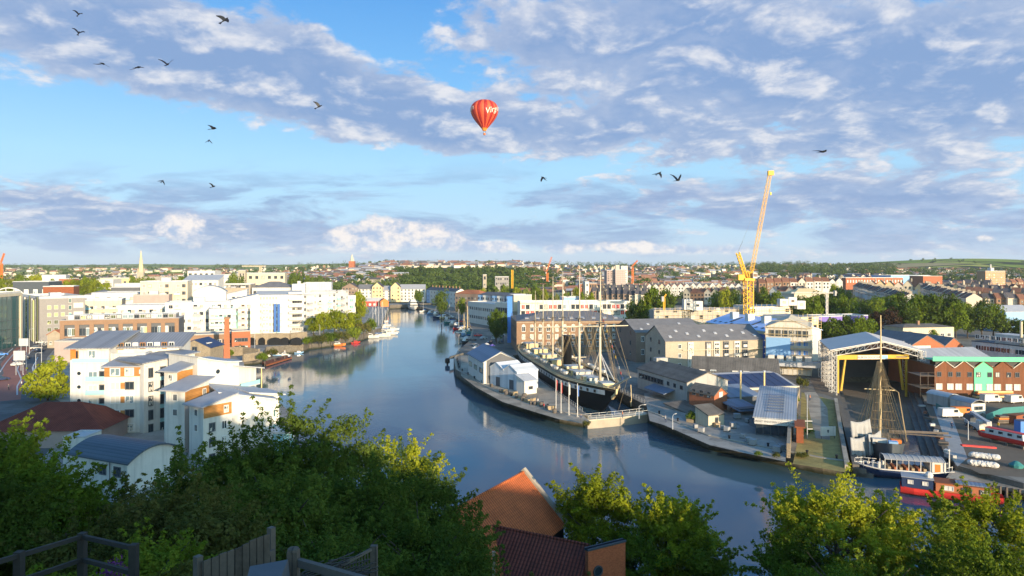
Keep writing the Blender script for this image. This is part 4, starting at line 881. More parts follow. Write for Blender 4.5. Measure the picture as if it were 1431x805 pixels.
for i, (px, py) in enumerate(((705, 548), (718, 552), (727, 557), (737, 562), (753, 566), (770, 572), (745, 560), (1000, 596), (965, 590))):
    o = put('goods_crate', cm_, None, G(px, py, ZR), (0, 0, i*.7), .8+.2*(i % 2)); tag(o, nth(i)+' timber goods crate from the left along the ship quay', 'crate', 'crates on the quay')
# old iron crane jetty at the point
e = E('swing_jetty', (0, 0, 0), 0, 'dark timber jetty arm with a round drum head reaching from the tip of the quay', 'jetty')
a, c = G(648, 497, 2.5), G(628, 501, 2.5); b = MB(); n = Vector((0, 1.6, 0)); b.hexa([a-n-Vector((0, 0, 1)), c-n*.5, c+n*.5, a+n-Vector((0, 0, 1)), a-n+Vector((0, 0, 1.4)), c-n*.5+Vector((0, 0, .7)), c+n*.5+Vector((0, 0, .7)), a+n+Vector((0, 0, 1.4))]); b.build('arm', 'darkstone', e)
b = MB(); b.lathe([(.9, .6), (1.0, 1.2), (.95, 2.4), (.5, 2.7)], 12, (c.x-.8, c.y, 0)); b.tube((c.x-.8, c.y, -1), (c.x-.8, c.y, 1.5), .4); b.build('drum', 'black', e)

# ---- brick warehouses behind the ship
e, L, h = bld('brick_warehouse', 'long brown brick dock warehouse with arched upper windows and slate hip roof behind the masts', 'warehouse', W(722, 292), W(879, 296), 30, ZR, ZA(449, 292), wall='brick', roof='hip', rm='slate', rh=3.4, ov=.4,
              front=[(13, 1, 'white', 1.6, 2.4, 10.1, 1, 2.2), (13, 2, 'white', 1.5, 2.2, 3.4, 3.3, 2.2)], left=[(5, 3, 'dark', 1.5, 2.2, 4.6, 4.8, 3)])
for i in range(13):
    s = 2.2+.75+(L-4.4-1.5)*i/12; b = MB(); b.extr([(s-.8, 11.3), (s+.8, 11.3), (s+.6, 11.9), (s, 12.2), (s-.6, 11.9)], 'y', -.1, -.01); b.build('arch_head', 'offwhite', e)
b = MB(); b.box(-.1, L+.1, -.2, -.01, .1, .9); b.box(-.05, L+.05, -.12, -.01, h-.6, h-.35); b.build('string_course', 'stone', e)
for i in range(9): b = MB(); x = L*(i+.8)/10; b.slab((x, 3, h+1.0), (x+1.6, 3, h+1.0), (x+1.6, 5, h+1.45), (x, 5, h+1.45), .3); b.build('rooflight', 'paleglass' if False else 'zinc', e)
b = MB(); b.box(2, L*.6, -9, -3, 0, 3.4, 0); b.build('lean_to', 'darkstone', e)
def gwh(lab, l, r, top, D, wall, rm, fr=(), le=(), rl=8, rh=6):
    e, L, h = bld('gabled_warehouse', lab, 'warehouse', W(*l), W(*r), D, ZR, ZA(top, l[1]), wall=wall, roof='gx', rm=rm, rh=rh, ov=.3, front=fr, left=le)
    for i in range(rl):
        b = MB(); x = L*(i+.6)/(rl+.3); k = .18+.35*((i*5) % 3)/2; y = D/2*k; z = h+rh*k+.24; b.slab((x, y, z+.1), (x+1.0, y, z+.1), (x+1.0, y+1.1, z+.1+1.1*rh/(D/2)), (x, y+1.1, z+.1+1.1*rh/(D/2)), .12); b.build('rooflight', 'palezinc', e)
    return e, L, h
gwh('dark slate roofed warehouse behind the old ship, its gable in shade', (889, 262), (982, 268), 465, 22, 'dbrick', 'slate', fr=[(7, 2, 'white', 1.3, 2.2, 4.0, 5, 2)], le=[(2, 3, 'dark', 1.2, 1.8, 3, 4, 5)], rl=6, rh=4.2)
e, L, h = gwh('grey brown brick warehouse with tall white framed glazed slots and slate roof', (930, 232), (1066, 238), 477, 19, 'albion', 'slate', fr=[(1, 3, 'white', 1.1, 1.5, 3.2, 3.2, 2.4, 28)], le=[(2, 3, 'dark', 1.1, 1.5, 3.5, 3.6, 5)], rl=10, rh=4.5)
for i, x in enumerate((8, 14.5, 17.5, 21, 25, 28)):
    if x > L-3: continue
    b = MB(); b.box(x, x+2.0, -.35, -.02, .2, h-.4, 0); b.box(x+.3, x+.9, -.42, -.35, .6, h-1, 1); b.box(x+1.1, x+1.7, -.42, -.35, .6, h-1, 1)
    for z in (3, 6, 9): b.box(x+.3, x+1.7, -.5, -.42, z, z+.9, 2)
    b.build('glazed_slot', ['white' if i % 2 == 0 else 'dgrey', 'glass', 'offwhite'], e)
b = MB(); b.box(L*.17, L, -.6, -.01, h-3.2, h-3.0); b.build('ledge', 'cream', e)
# dockside museum range
e, L, h = bld('museum_shed', 'long weathered shed with a pale end gable and dark roof beside the dock', 'shed', W(960, 182), W(1017, 186), 27, ZR, ZA(535, 182), wall='concrete', roof='gy', rm='oldroof', rh=2.4, ov=.3, left=[(4, 1, 'dark', 3.4, 1.5, 4.0, 1, 12, 1), (3, 1, 'dark', 1.3, 1.1, 4.2, 1, 2, 17)])
b = MB(); b.slab((-3.5, 6, 2.0), (-.02, 6, 3.0), (-.02, 17, 3.0), (-3.5, 17, 2.0), .2); b.build('canopy', 'bluegreyroof', e)
b = MB(); b.box(L*.4, L*.7, 24.5, 26.5, h+1.0, h+3.2); b.build('roof_lantern', 'concrete', e)
bld('red_brick_annex', 'small red brick annex with a white framed window under the pale gable', 'annex', W(998, 173), W(1016, 176), 8, ZR, ZA(552, 174), wall='redbrick', roof='gy', rm='oldroof', rh=1.8, ov=.25, front=[(1, 1, 'blind', 1.5, 1.4, 4.2, 1, .5)], left=[(3, 1, 'dark', 1.2, 1.6, 4.2, 1, 1)])
bld('gate_cabin', 'little cream cabin with a grey roof in front of the red brick annex', 'hut', W(990, 157), W(1012, 159), 4.5, ZR, ZA(581, 157), wall='cream', roof='mb', rm='oldroof', rh=1.3, ov=.3, front=[(1, 1, 'dark', .9, 1.9, 1.1, 1, 1.2)])
bld('low_link_shed', 'low dark lean to shed along the foot of the long weathered shed', 'shed', W(960, 172), W(992, 176), 8, ZR, ZA(578, 172), wall='concrete', roof='mb', rm='oldroof', rh=1.0)
# long dark roofed shed, solar sheds, boatyard shed with its sign
bld('long_roof_shed', 'long low shed with a mossy dark roof and white clad side behind the museum', 'shed', W(968, 214), W(1089, 207), 15, ZR, ZA(519, 213), wall='ribwhite', roof='gx', rm='oldroof', rh=3.6, ov=.4, front=[(7, 1, ('blind', 'pale', None), 1.8, 1.6, 4, 1, 2)])
e, L, h = bld('solar_roof_shed', 'low shed with dark blue solar panels and a pale eaves beam behind the boatyard shed', 'shed', W(1015, 193), W(1112, 198), 11, ZR, ZA(545, 193), wall='dgrey', roof='mb', rm='zinc', rh=2.6, ov=.5)
for i in range(8): b = MB(); x = .4+i*(L-.8)/8; b.slab((x, .3, h+.45), (x+(L-.8)/8-.2, .3, h+.45), (x+(L-.8)/8-.2, 9.8, h+2.75), (x, 9.8, h+2.75), .1); b.build('solar_panel', 'navy', e)
b = MB(); b.box(-.6, L+.6, -.85, -.55, h-.2, h+.4); b.build('eaves_beam', 'cream', e)
for i, px in enumerate((1035, 1068)): p = W(px, 178, ZR); e = E('yellow_post', p, 0, ['left', 'right'][i]+' tall yellow steel post in front of the solar panel shed', 'post', 'yellow posts'); b = MB(); b.tube((0, 0, 0), (0, 0, 9.6), .22); b.build('shaft', 'paleyellow', e); b = MB(); b.box(-.3, .3, -.3, .3, 0, .5); b.box(-.25, .25, -.25, .25, 9.4, 9.8); b.build('base_plate', 'steel', e)
bld('striped_roof_shed', 'low shed with a blue roof striped by dark rooflights', 'shed', W(1020, 181), W(1062, 184), 8, ZR, ZA(556, 181), wall='dgrey', roof='mb', rm='bluegreyroof', rh=1.6)
bld('blue_canopy', 'small open canopy with a blue grey roof beside the boatyard shed', 'canopy', W(1034, 169), W(1062, 171), 8, ZR+2.6, ZA(575, 169), wall='dgrey', roof='mb', rm='bluegreyroof', rh=1.1)
e, L, h = bld('boatyard_shed', 'boatyard shed with a big pale ribbed roof, glass front and white sign board', 'shed', W(1056, 150), W(1109, 147), 27, ZR, ZA(583, 150), wall='dgrey', roof='mb', rm='ribroof', rh=2.2, ov=.6)
for i in range(7): b = MB(); y = 4+i*2.2; z = h+.30+2.2*y/21; b.slab((2.0, y, z), (5.6, y, z), (5.6, y+.9, z+.1), (2.0, y+.9, z+.1), .04); b.build('solar_strip', 'bluegreyroof', e)
b = MB(); b.box(-.2, L+.2, -.75, -.64, h-1.25, h-.05); s_ = b.build('sign_board', 'white', e); lettering('GREAT WESTERN DOCKYARD', .62, 'dgrey', s_, (L/2, -.76, h-.65), (pi/2, 0, 0))
b = MB()
for i in range(5): b.box(L*i/5+.1, L*(i+1)/5-.1, -.10, -.02, .3, h-1.5)
b.build('glass_front', 'glass', e)
# grass strip furniture
e = E('white_notice_board', G(1157, 613, ZR), .12, 'large white notice board with a small mark standing on the grass strip', 'notice board')
b = MB(); b.box(-1.75, 1.75, -.06, .06, .6, 2.6); b.build('board', 'white', e); b = MB(); b.box(-.22, .22, -.08, -.065, 1.5, 1.9); b.box(-.12, .12, -.08, -.065, 1.25, 1.5); b.build('mark', 'dgrey', e)
b = MB(); [b.box(x-.06, x+.06, -.05, .05, -.1, .6) for x in (-1.5, 1.5)]; b.build('legs', 'oldwood', e)
e = E('signal_mast', G(1128, 613, ZR), 0, 'slim grey mast with small cross arms on the grass strip', 'mast')
b = MB(); b.tube((0, 0, 0), (0, 0, 9.5), .10, .06); b.build('pole', 'steel', e); b = MB(); b.box(-.1, 1.2, -.05, .05, 2.0, 2.15); b.box(-.5, 1.1, -.05, .05, 3.7, 3.85); b.build('arms', 'offwhite', e)
bld('rusty_hut', 'small rust brown hut at the edge of the grass strip', 'hut', W(1113, 143), W(1123, 142.5), 4, ZR, ZA(591, 147), wall='rust', roof='mb', rm='rust', rh=.5)
wallseg('boundary_wall', 'stone boundary wall between the boatyard shed and the grass strip', [gl(1102, 640, ZR), gl(1104, 600, ZR), gl(1116, 555, ZR)], 2.8, .7, 'rubble', ZR)
wallseg('dock_coping', 'worn timber coping along the left edge of the second dry dock', [gl(1184, 655, ZR), gl(1176, 610, ZR), gl(1168, 560, ZR)], .7, .8, 'path', ZR)
e = E('quay_winch', G(1117, 610, ZR), .4, 'rusty iron winch on a stone base by the grass strip', 'winch'); b = MB(); b.box(-.9, .9, -.5, .5, 0, .3); b.build('base', 'concrete', e); b = MB(); b.tube((-.6, 0, 1), (.6, 0, 1), .35, n=10); b.box(-.7, -.6, -.3, .3, .3, 1.4); b.box(.6, .7, -.3, .3, .3, 1.4); b.build('drum', 'rust', e)

# ---- building site behind
BL = [('unfinished concrete block with tan scaffolding beyond the slate roofed warehouses', (914, 330), (1044, 338), 434, 16, 'concrete', 3.2), ('white unfinished concrete frame right of the yellow crane', (1048, 330), (1105, 334), 429, 16, 'offwhite', 3.2), ('cream block under scaffolding at the right of the blue sheeted roof', (1112, 275), (1144, 280), 444, 18, 'cream', 3.2)]
for lab, l, r, top, D, wl, fh in BL:
    e, L, h = pb('unfinished_block', lab, 'building site', l, r, top, D, z0=ZR, wall=wl, rm='concrete', par=.2, front=[(max(4, int(L_/4.2)), 5, ('dark', 'pale', 'dark', None), 1.8, 1.8, 2.2, 3.3, 1) for L_ in (abs(W(*r).x-W(*l).x),)])
    b = MB(); n = int(L/2.5)
    for i in range(n+1): x = L*i/n; b.tube((x, -1.3, 0), (x, -1.3, h+1.6), .06, n=4)
    for j in range(int(h/2.2)+1): b.box(0, L, -1.4, -.5, j*2.2, j*2.2+.1); b.tube((0, -1.3, j*2.2+1), (L, -1.3, j*2.2+1), .05, n=4)
    b.build('scaffolding', 'paleyellow', e)
for i, (px, py, w, hh) in enumerate(((962, 433, 4, 5), (975, 434, 5, 4.5), (1096, 428, 4, 3.5), (1108, 427, 4, 4), (1120, 432, 4, 4))):
    Y = 330; e = E('site_cabin', W(px, Y, ZA(py, Y)), 0, nth(i)+' white site cabin from the left on top of the concrete decks', 'site cabin', 'site cabins'); b = MB(); b.box(-w/2, w/2, 0, 4, 0, hh); b.build('box', 'white', e); window(e, 'dark', 0, -.012, hh*.55, 1.4, 1.1)
e, L, h = bld('sheeted_roof_block', 'long block under construction with a pale blue sheeted roof and blue netting', 'building site', W(988, 306), W(1071, 262), 24, ZR, 15.0, wall='offwhite', roof='gx', rm='sheetblue', rh=3.6, ov=.5)
for i in range(3): b = MB(); x = L*(.2+.26*i); b.box(x, x+2.4, 6, 9, h+2.0, h+5.0); b.build('roof_box', 'white', e)
for i in range(2): b = MB(); x = L*(.3+.36*i); k = 3.6/12; b.slab((x, 3, h+3*k+.36), (x+1.6, 3, h+3*k+.36), (x+1.6, 9, h+9*k+.36), (x, 9, h+9*k+.36), .08); b.build('roof_slot', 'dgrey', e)
for i in range(9): b = MB(); x = L*(.08+.1*i); k = 3.6/12; b.slab((x, 1.0, h+k+.36), (x+1.3, 1.0, h+k+.36), (x+1.3, 2.1, h+2.1*k+.36), (x, 2.1, h+2.1*k+.36), .08); b.build('rooflight_opening', 'lead', e)
b = MB(); b.box(.1, L-.1, -.5, -.02, .1, h-1.25); b.build('netting', 'blue', e)
b = MB(); b.box(0, L, -.8, -.02, h-1.2, h-.2); b.build('eaves_scaffold', 'mastbuff', e)
e, L, h = bld('wrapped_block', 'cream gabled block wrapped in blue and white sheeting with open floors below', 'building site', W(1070, 236), W(1134, 230), 22, ZR, ZA(457, 236), wall='offwhite', roof='gy', rm='cream', rh=3.0, ov=.2, front=[(6, 1, 'dark', 1.7, 2.2, 14.0, 1, 1), (6, 2, 'bluebox', 1.6, 2.0, 7.6, 3.2, 1), (5, 1, 'blind', 2.0, 2.2, 4.6, 1, 1)], right=[(5, 3, 'pale', 2, 1.8, 8, 4, 2)])
b = MB()
for j in range(8): b.box(-.5, L+.5, -1.2, -.3, 2.2+j*2.3, 2.3+j*2.3)
for i in range(11): b.tube((L*i/10, -1.1, 0), (L*i/10, -1.1, h+1), .06, n=4)
b.build('scaffolding', 'mastbuff', e)
b = MB(); b.box(.2, L*.55, -1.3, -1.24, 6.2, 12.6); b.build('blue_sheeting', 'skyblue', e)
b = MB(); b.box(-1, L+3, -3.5, -1.4, 3.2, 5.0); b.build('gantry_deck', 'palezinc', e)
for i in range(5): b = MB(); x = 1+i*L/5; b.box(x, x+2.0, -3.2, -1.6, 5.02, 6.8); b.build('packed_load', 'white', e)
# main yellow luffing crane
Y = 300; cx = W(1046, Y).x; zb = 14; zt = ZA(392, Y)
e = E('tower_crane', (cx, Y, ZR), 0, 'tall yellow luffing tower crane with its long jib raised to the right', 'crane')
def lattice(b, p, q, w, n, r, up=None, mi=0):
    p, q = Vector(p), Vector(q); d = (q-p).normalized(); u = (Vector(up) if up else d.orthogonal()).normalized(); v = d.cross(u).normalized(); u = v.cross(d)
    cs = [(u*sx+v*sy)*w/2 for sx, sy in ((-1, -1), (1, -1), (1, 1), (-1, 1))]
    for c in cs: b.tube(p+c, q+c, r, n=4, mi=mi)
    for i in range(n):
        a, c_ = p.lerp(q, i/n), p.lerp(q, (i+1)/n)
        for k in range(4): b.tube(a+cs[k], c_+cs[(k+1) % 4], r*.7, n=3, mi=mi); b.tube(a+cs[k], a+cs[(k+1) % 4], r*.7, n=3, mi=mi)
b = MB(); lattice(b, (0, 0, 0), (0, 0, zt-ZR), 3.0, 12, .21, (1, .2, 0)); b.build('mast', 'yellow', e)
zs = zt-ZR
b = MB(); b.box(-2.2, 2.2, -2, 2, zs, zs+1.0); b.box(-4.8, -2.2, -1.3, 1.3, zs+.2, zs+2.6); b.build('slewing_platform', 'yellow', e)
b = MB(); b.box(1.2, 3.0, -2.6, -1.0, zs+1.0, zs+3.3, 0); b.box(1.4, 2.8, -2.66, -2.58, zs+1.7, zs+3.0, 1); b.build('cab', ['offwhite', 'glass'], e)
ja = W(1048, Y, ZA(378, Y))-Vector((cx, Y, ZR)); jb = W(1076, Y+6, ZA(240, Y))-Vector((cx, Y, ZR))
b = MB(); lattice(b, ja+Vector((.8, 0, 0)), jb, 1.3, 24, .085, (0, 1, 0)); b.build('jib', 'yellow', e)
ta = W(1031, Y, ZA(353, Y))-Vector((cx, Y, ZR)); b = MB(); lattice(b, (-1.0, 0, zs+1), ta, 1.3, 8, .18, (0, 1, 0)); lattice(b, (1.2, 0, zs+1), ja, 1.8, 3, .2, (0, 1, 0)); b.build('a_frame', 'yellow', e)
b = MB(); b.tube(ta, jb, .06, n=3); b.tube(jb, jb+Vector((.3, 0, -8.5)), .05, n=3); b.build('cables', 'steel', e)
b = MB(); b.box(jb.x-.9, jb.x+1.5, jb.y-.8, jb.y+.8, jb.z-.8, jb.z+1.2); b.build('jib_head', 'yellow', e); b = MB(); b.box(jb.x, jb.x+.6, jb.y-.3, jb.y+.3, jb.z-9.6, jb.z-8.4); b.build('hook_block', 'yellow', e)
b = MB(); b.tube((ta.x, ta.y, ta.z), (ta.x+2.2, ta.y, ta.z+5), .05, n=3); b.build('whip_aerial', 'dgrey', e)

# bollards and railings along the ship quay
bo = MB(); bo.lathe([(.22, 0), (.2, .5), (.3, .6), (.3, .75), (.1, .82)], 8); bo_ = bo.mesh('bollard', ['black'])
k = 0
for pts, wh in ((EDGE1[1:], 'ship quay'), (EDGE2, 'boatyard quay')):
    k = 0
    for p, q in zip(pts, pts[1:]):
        p, q = Vector(p), Vector(q); n = max(1, int((q-p).length/7))
        for i in range(n):
            c = p.lerp(q, (i+.5)/n); d_ = (q-p).normalized(); o = put('bollard', bo_, None, (c.x-d_.y*.9, c.y+d_.x*.9, ZR)); tag(o, 'black iron bollard, %s from the far end of the %s edge' % (nth(k), wh), 'bollard', 'bollards of the '+wh); k += 1
def railing(name, label, pts, z, h=1.05, col='steel'):
    e = E(name, (0, 0, 0), 0, label, 'railing'); b = MB(); c = MB()
    for p, q in zip(pts, pts[1:]):
        p, q = Vector((*p, z)), Vector((*q, z)); n = max(1, int((q-p).length/2))
        for k_ in (.5, h): b.tube(p+Vector((0, 0, k_)), q+Vector((0, 0, k_)), .035, n=4)
        for i in range(n+1): v = p.lerp(q, i/n); c.tube(v, v+Vector((0, 0, h)), .04, n=4)
    b.build('rails', col, e); c.build('posts', col, e); return e
railing('quay_railing', 'grey steel railing along the far side of the old ship dock', [(AX(176)+10.2, 176.5), (AX(225)+10.2, 225)], ZR); railing('quay_railing', 'grey steel railing along the near side of the old ship dock', [(AX(173)-10.1, 173.5), (AX(225)-9.9, 225)], ZR)
pal = MB(); pal.box(-.6, .6, -.5, .5, 0, .14, 0); pal.box(-.55, .55, -.45, .45, .14, .95, 1); pal_ = pal.mesh('pallet_load', ['oldwood', 'canvas'])
for i, (px, py) in enumerate(((1010, 600), (1016, 603), (1024, 598), (1038, 612), (1046, 618), (1052, 622), (972, 598), (980, 604), (1030, 585), (1044, 590), (1092, 628), (1086, 632))): o = put('pallet_load', pal_, None, G(px, py, ZR+.01), (0, 0, i*.8), .9+.2*(i % 3)); tag(o, '%s sheeted pallet load, from left to right, on the boatyard quay' % nth(sorted([1010, 1016, 1024, 1038, 1046, 1052, 972, 980, 1030, 1044, 1092, 1086]).index(px)), 'pallet', 'pallet loads on the boatyard quay')
# ------------------------------------------------------------------ dry dock shelter, rigged hull, boatyard
d = Vector((.42, .91)).normalized()
A = W(1164, 200); L = 27.0; Dp = 27.0; ang = .06
e = E('dock_shelter', (A.x, A.y, ZR), ang-.0, 'huge open dry dock shelter with a pale ridged roof on white lattice legs', 'shelter')
h = ZA(489, 200)-ZR; rh = 2.6; sk = .40          # roof runs back and to the right
def rp(x, y, z): return (x+sk*y, y, z)
b = MB()
for i in range(9):
    y0, y1 = Dp*i/9+.06, Dp*(i+1)/9-.06
    b.slab(rp(-.8, y0, h), rp(L*.56, y0, h+rh), rp(L*.56, y1, h+rh), rp(-.8, y1, h), .25); b.slab(rp(L*.56, y0, h+rh), rp(L+.8, y0, h-.6), rp(L+.8, y1, h-.6), rp(L*.56, y1, h+rh), .25)
b.build('roof', 'sheetgrey', e)
for (x, lab) in ((0, 0), (L, 0)):
    for y in (0, 9, 18, 26):
        b = MB(); lattice(b, rp(x, y, -1), rp(x, y, h-.4), 1.5, 9, .10, (1, 0, 0)); b.build('leg', 'offwhite', e)
for y in (0, 9, 18, 26):
    b = MB(); n = 14
    def top(x): return h-.35+(rh*x/(L*.56) if x < L*.56 else rh+(-.6-rh)*(x-L*.56)/(L*.44))
    for i in range(n):
        x0, x1 = L*i/n, L*(i+1)/n; p, q = Vector(rp(x0, y, top(x0))), Vector(rp(x1, y, top(x1))); dn = Vector((0, 0, -1.5))
        b.tube(p, q, .11, n=4); b.tube(p+dn, q+dn, .11, n=4); b.tube(p+dn, q, .08, n=3); b.tube(q+dn, q, .07, n=3)
    b.build('truss', 'offwhite', e)
b = MB(); b.hexa([rp(L-.1, 1, 1), rp(L+.1, 1, 1), rp(L+.1, 26, 1), rp(L-.1, 26, 1), rp(L-.1, 1, h-1.5), rp(L+.1, 1, h-1.5), rp(L+.1, 26, h-1.5), rp(L-.1, 26, h-1.5)]); b.build('side_sheet', 'dgrey', e)
b = MB(); b.hexa([rp(0, 26.6, 0), rp(L, 26.6, 0), rp(L, 26.8, 0), rp(0, 26.8, 0), rp(0, 26.6, 9), rp(L, 26.6, 9), rp(L, 26.8, 9), rp(0, 26.8, 9)]); b.build('end_sheet', 'dgrey', e)
# yellow gantry
Y = 203; p0 = W(1169, Y, ZR)
e = E('gantry_crane', p0, .05, 'yellow gantry beam with a white lettered banner under the dock shelter roof', 'gantry crane')
hg = ZA(499, Y)-ZR; Lg = W(1272, Y).x-p0.x
b = MB(); b.box(0, Lg, -.5, .5, hg-.7, hg+.65); b.build('beam', 'gantryyellow', e)
for x, s_ in ((.4, 1), (Lg-.6, -1)):
    b = MB(); b.box(x-.24, x+.24, -.24, .24, -2, hg-.7); b.hexa([(x+s_*.9-.3, -.3, 0), (x+s_*.9+.3, -.3, 0), (x+s_*.9+.3, .3, 0), (x+s_*.9-.3, .3, 0), (x+s_*2.2-.2, -.3, hg-.8), (x+s_*2.2+.2, -.3, hg-.8), (x+s_*2.2+.2, .3, hg-.8), (x+s_*2.2-.2, .3, hg-.8)]); b.build('leg', 'gantryyellow', e)
b = MB(); b.box(Lg*.28, Lg*.62, -.58, -.51, hg-.62, hg+.55, 0); b.box(Lg*.62, Lg*.70, -.58, -.51, hg-.62, hg+.55, 1); s_ = b.build('banner', ['white', 'skyblue'], e)
lettering('ALBION DOCKYARD', .8, 'dgrey', s_, (Lg*.45, -.6, hg-.05), (pi/2, 0, 0)); b = MB(); b.box(Lg*.82, Lg*.97, -.54, -.51, hg-.2, hg+.15); b.build('stripe', 'dgrey', e)
# rigged hull in the dock
Y = 143; e = E('rigged_hull', W(1234, Y, .4), -.35, 'dark round bowed sailing hull with a tall bare rigged mast standing in the dry dock', 'ship')
sth = [(-10, 1.8, 1.0, 4.4, .8), (-7, 3.0, 2.0, 4.2, .1), (0, 3.6, 2.8, 4.0, 0), (6, 3.0, 2.2, 4.2, 0), (9, 1.7, .8, 4.6, .2), (10.6, .12, .06, 5.0, 1.2)]
b = hullmesh(sth); ho = b.build('hull', 'lead', e, smooth=True); ho.rotation_euler = (0, 0, -pi/2)
b = MB()
for s0, s1 in zip(sth, sth[1:]): b.face([(s0[0], -s0[1], s0[3]-.4), (s1[0], -s1[1], s1[3]-.4), (s1[0], s1[1], s1[3]-.4), (s0[0], s0[1], s0[3]-.4)])
b.build('deck', 'deck', e, rot=(0, 0, -pi/2))
mt = ZA(440, 143+5)-.4
b = MB(); b.tube((0, 4, 3), (0, 4.2, mt*.62), .38, .28, 8); b.tube((.2, 4.2, mt*.58), (.2, 4.3, mt), .2, .09, 6); m = b.build('mast', 'mastbuff', e)
b = MB()
for i in range(25):
    x = -4.2+.35*i; zt_ = mt*(.60 if i % 2 else .66)
    b.tube((x, -2+.6*(i % 3), 3.8), (x*.12, 4.2, zt_), .075, .045, n=3)
    b.tube((x*1.05, 6.5, 3.8), (x*.10, 4.3, zt_*.97), .065, .04, n=3)
for zf in (.14, .2, .26, .32, .38, .44, .5, .55): b.tube((-3.4*(1-zf*1.4), -.5, mt*zf), (3.4*(1-zf*1.4), -.5, mt*zf), .05, n=3)
b.tube((4.2, -1, 3.5), (3.2, 2, 13), .15, .1, n=4); b.tube((3.2, 2, 13), (.3, 4, 15), .1, n=4); b.build('shrouds', 'rope', m)
b = MB(); b.tube((-3.0, 4, mt*.45), (3.0, 4, mt*.45), .12, n=5); b.build('yard', 'mastbuff', m)
b = MB(); b.tube((1.5, 3, 4.5), (13, 5.5, 4.4), .32, .26, 6); b.box(1.5, 13, 2.7, 3.2, 4.1, 4.3); b.build('boom', 'oldwood', e)
for (x, y, w_, c) in ((-1.6, -6.5, 1.3, 'offwhite'), (1.4, -6.2, .9, 'orange'), (.6, -8, .8, 'skyblue')): b = MB(); b.box(x-w_, x+w_, y-.6, y+.8, 3.9, 4.9); b.build('deck_gear', c, e)
# grey canvas tenting at the dock mouth
Y = 134
def tarp(label, px0, px1, py0, py1, Y, dy):
    n, k = 14, 6; b = MB(); p0, p1 = W(px0, Y), W(px1, Y+dy); zt_, zb_ = ZA(py0, Y), max(ZA(py1, Y), .6)
    for j in range(k+1):
        for i in range(n+1):
            p = p0.lerp(p1, i/n); fold = .35*sin(i*1.9)*(.3+.7*j/k)+.2*mnoise.noise(Vector((i*.5, j*.7, px0)))
            b.v.append((p.x+.1*j/k*sin(i), p.y-fold-.6*j/k, zt_+(zb_-zt_)*j/k-.5*sin(pi*i/n)*(1-j/k)))
    for j in range(k):
        for i in range(n): b.f.append([j*(n+1)+i, j*(n+1)+i+1, (j+1)*(n+1)+i+1, (j+1)*(n+1)+i]); b.mi.append(0)
    o = b.build('canvas_sheet', 'canvas', smooth=True); so_ = o.modifiers.new('thickness', 'SOLIDIFY'); so_.thickness = .05; return tag(o, label, 'tarpaulin', 'canvas at the dock mouth')
tarp('upper grey canvas sheet hung above the dock mouth', 1188, 1215, 588, 611, 140, 2); tarp('lower left grey canvas curtain hanging down to the dock floor', 1188, 1212, 611, 640, 137, 2); tarp('narrow right grey canvas curtain beside the rigged hull', 1213, 1230, 606, 635, 138, 3)
b = MB()
for i in range(5): t = i/4; a_ = Vector((64.8+.0*t, 129.6, 0)).lerp(Vector((107, 228, 0)), .12+.16*i); 
# stepped dock side walls
for nm, lab, p, q, sgn in (('dock_steps', 'stepped dark timber side on the left of the second dry dock', (64.8, 130), (106, 226), 1), ('dock_steps', 'stepped dark timber side on the right of the second dry dock', (82.2, 128), (133, 226), -1)):
    b = MB(); p, q = Vector((*p, 0)), Vector((*q, 0)); n = Vector(((q-p).y, -(q-p).x, 0)).normalized()*sgn
    for k in range(3): b.hexa([p+n*.05, q+n*.05, q+n*(1.2+1.2*k), p+n*(1.2+1.2*k)]+[v+Vector((0, 0, 2.3-.8*k)) for v in (p+n*.05, q+n*.05, q+n*(1.2+1.2*k), p+n*(1.2+1.2*k))])
    o = b.build(nm, 'darkstone'); tag(o, lab, 'dock wall')

# ---- brown boat sheds with the green one among them
A = W(1306, 193); B_ = W(1470, 191); e, L, h = bld('boarded_shed', 'row of brown boarded boat sheds with one mint green bay and zigzag eaves', 'boat shed', A, B_, 16, ZR, ZA(512, 193), wall='brownboard', roof='flat', rm='oldroof', par=.3)
bay = L/5; gz = []
nb = 6; bw = L/nb
for i in range(nb):
    x = i*bw; b = MB(); b.extr([(x+.05, h-.2), (x+bw-.05, h-.2), (x+bw/2, h+1.7)], 'y', -.16, -.02); b.build('gable', 'brownboard' if i != 2 else 'green', e)
    b = MB(); b.tube((x, -.3, h-.3), (x+bw/2, -.3, h+1.75), .14, n=4); b.tube((x+bw/2, -.3, h+1.75), (x+bw, -.3, h-.3), .14, n=4); b.build('barge_board', 'offwhite' if i not in (2, 3) else 'brownboard', e)
b = MB(); b.box(bw*2.0+.1, bw*2.97, -.22, -.02, 0.02, h+.1); b.build('green_bay', 'green', e)
for i in range(nb*2):
    x = bw/2*(i+.5)+(.3 if i%2 else -.1); yy = -.23 if 4 <= i < 6 else -.02
    if i % 2 == 0 and i % 4 == 2 and False: continue
    put('window', wmesh('blind'), e, (x, yy, 3.0), (0, 0, 0), (1.75, 1, 1.75)); put('window', wmesh('dark'), e, (x, yy, h-2.2), (0, 0, 0), (1.2, 1, 1.4))
b = MB(); b.box(-1.4, L+1, -1.6, 3.2, h+1.9, h+2.1); b.box(-1.4, L+1, -1.75, -1.6, h+1.7, h+3.0); o = b.build('green_fascia', 'green', e)
b = MB(); b.box(.3, L-.3, .1, 3.0, h+.31, h+1.9); b.build('clerestory', 'black', e)
b = MB()
for j in (2.6, 6): b.box(-4.5, -.1, -1, 6, j, j+.15); [b.tube((x, -1, 0), (x, -1, j+1), .07, n=4) for x in (-4.4, -2.3, -.3)]; b.tube((-4.5, -1, j+1), (-.2, -1, j+1), .05, n=4)
b.build('side_stage', 'oldwood', e)
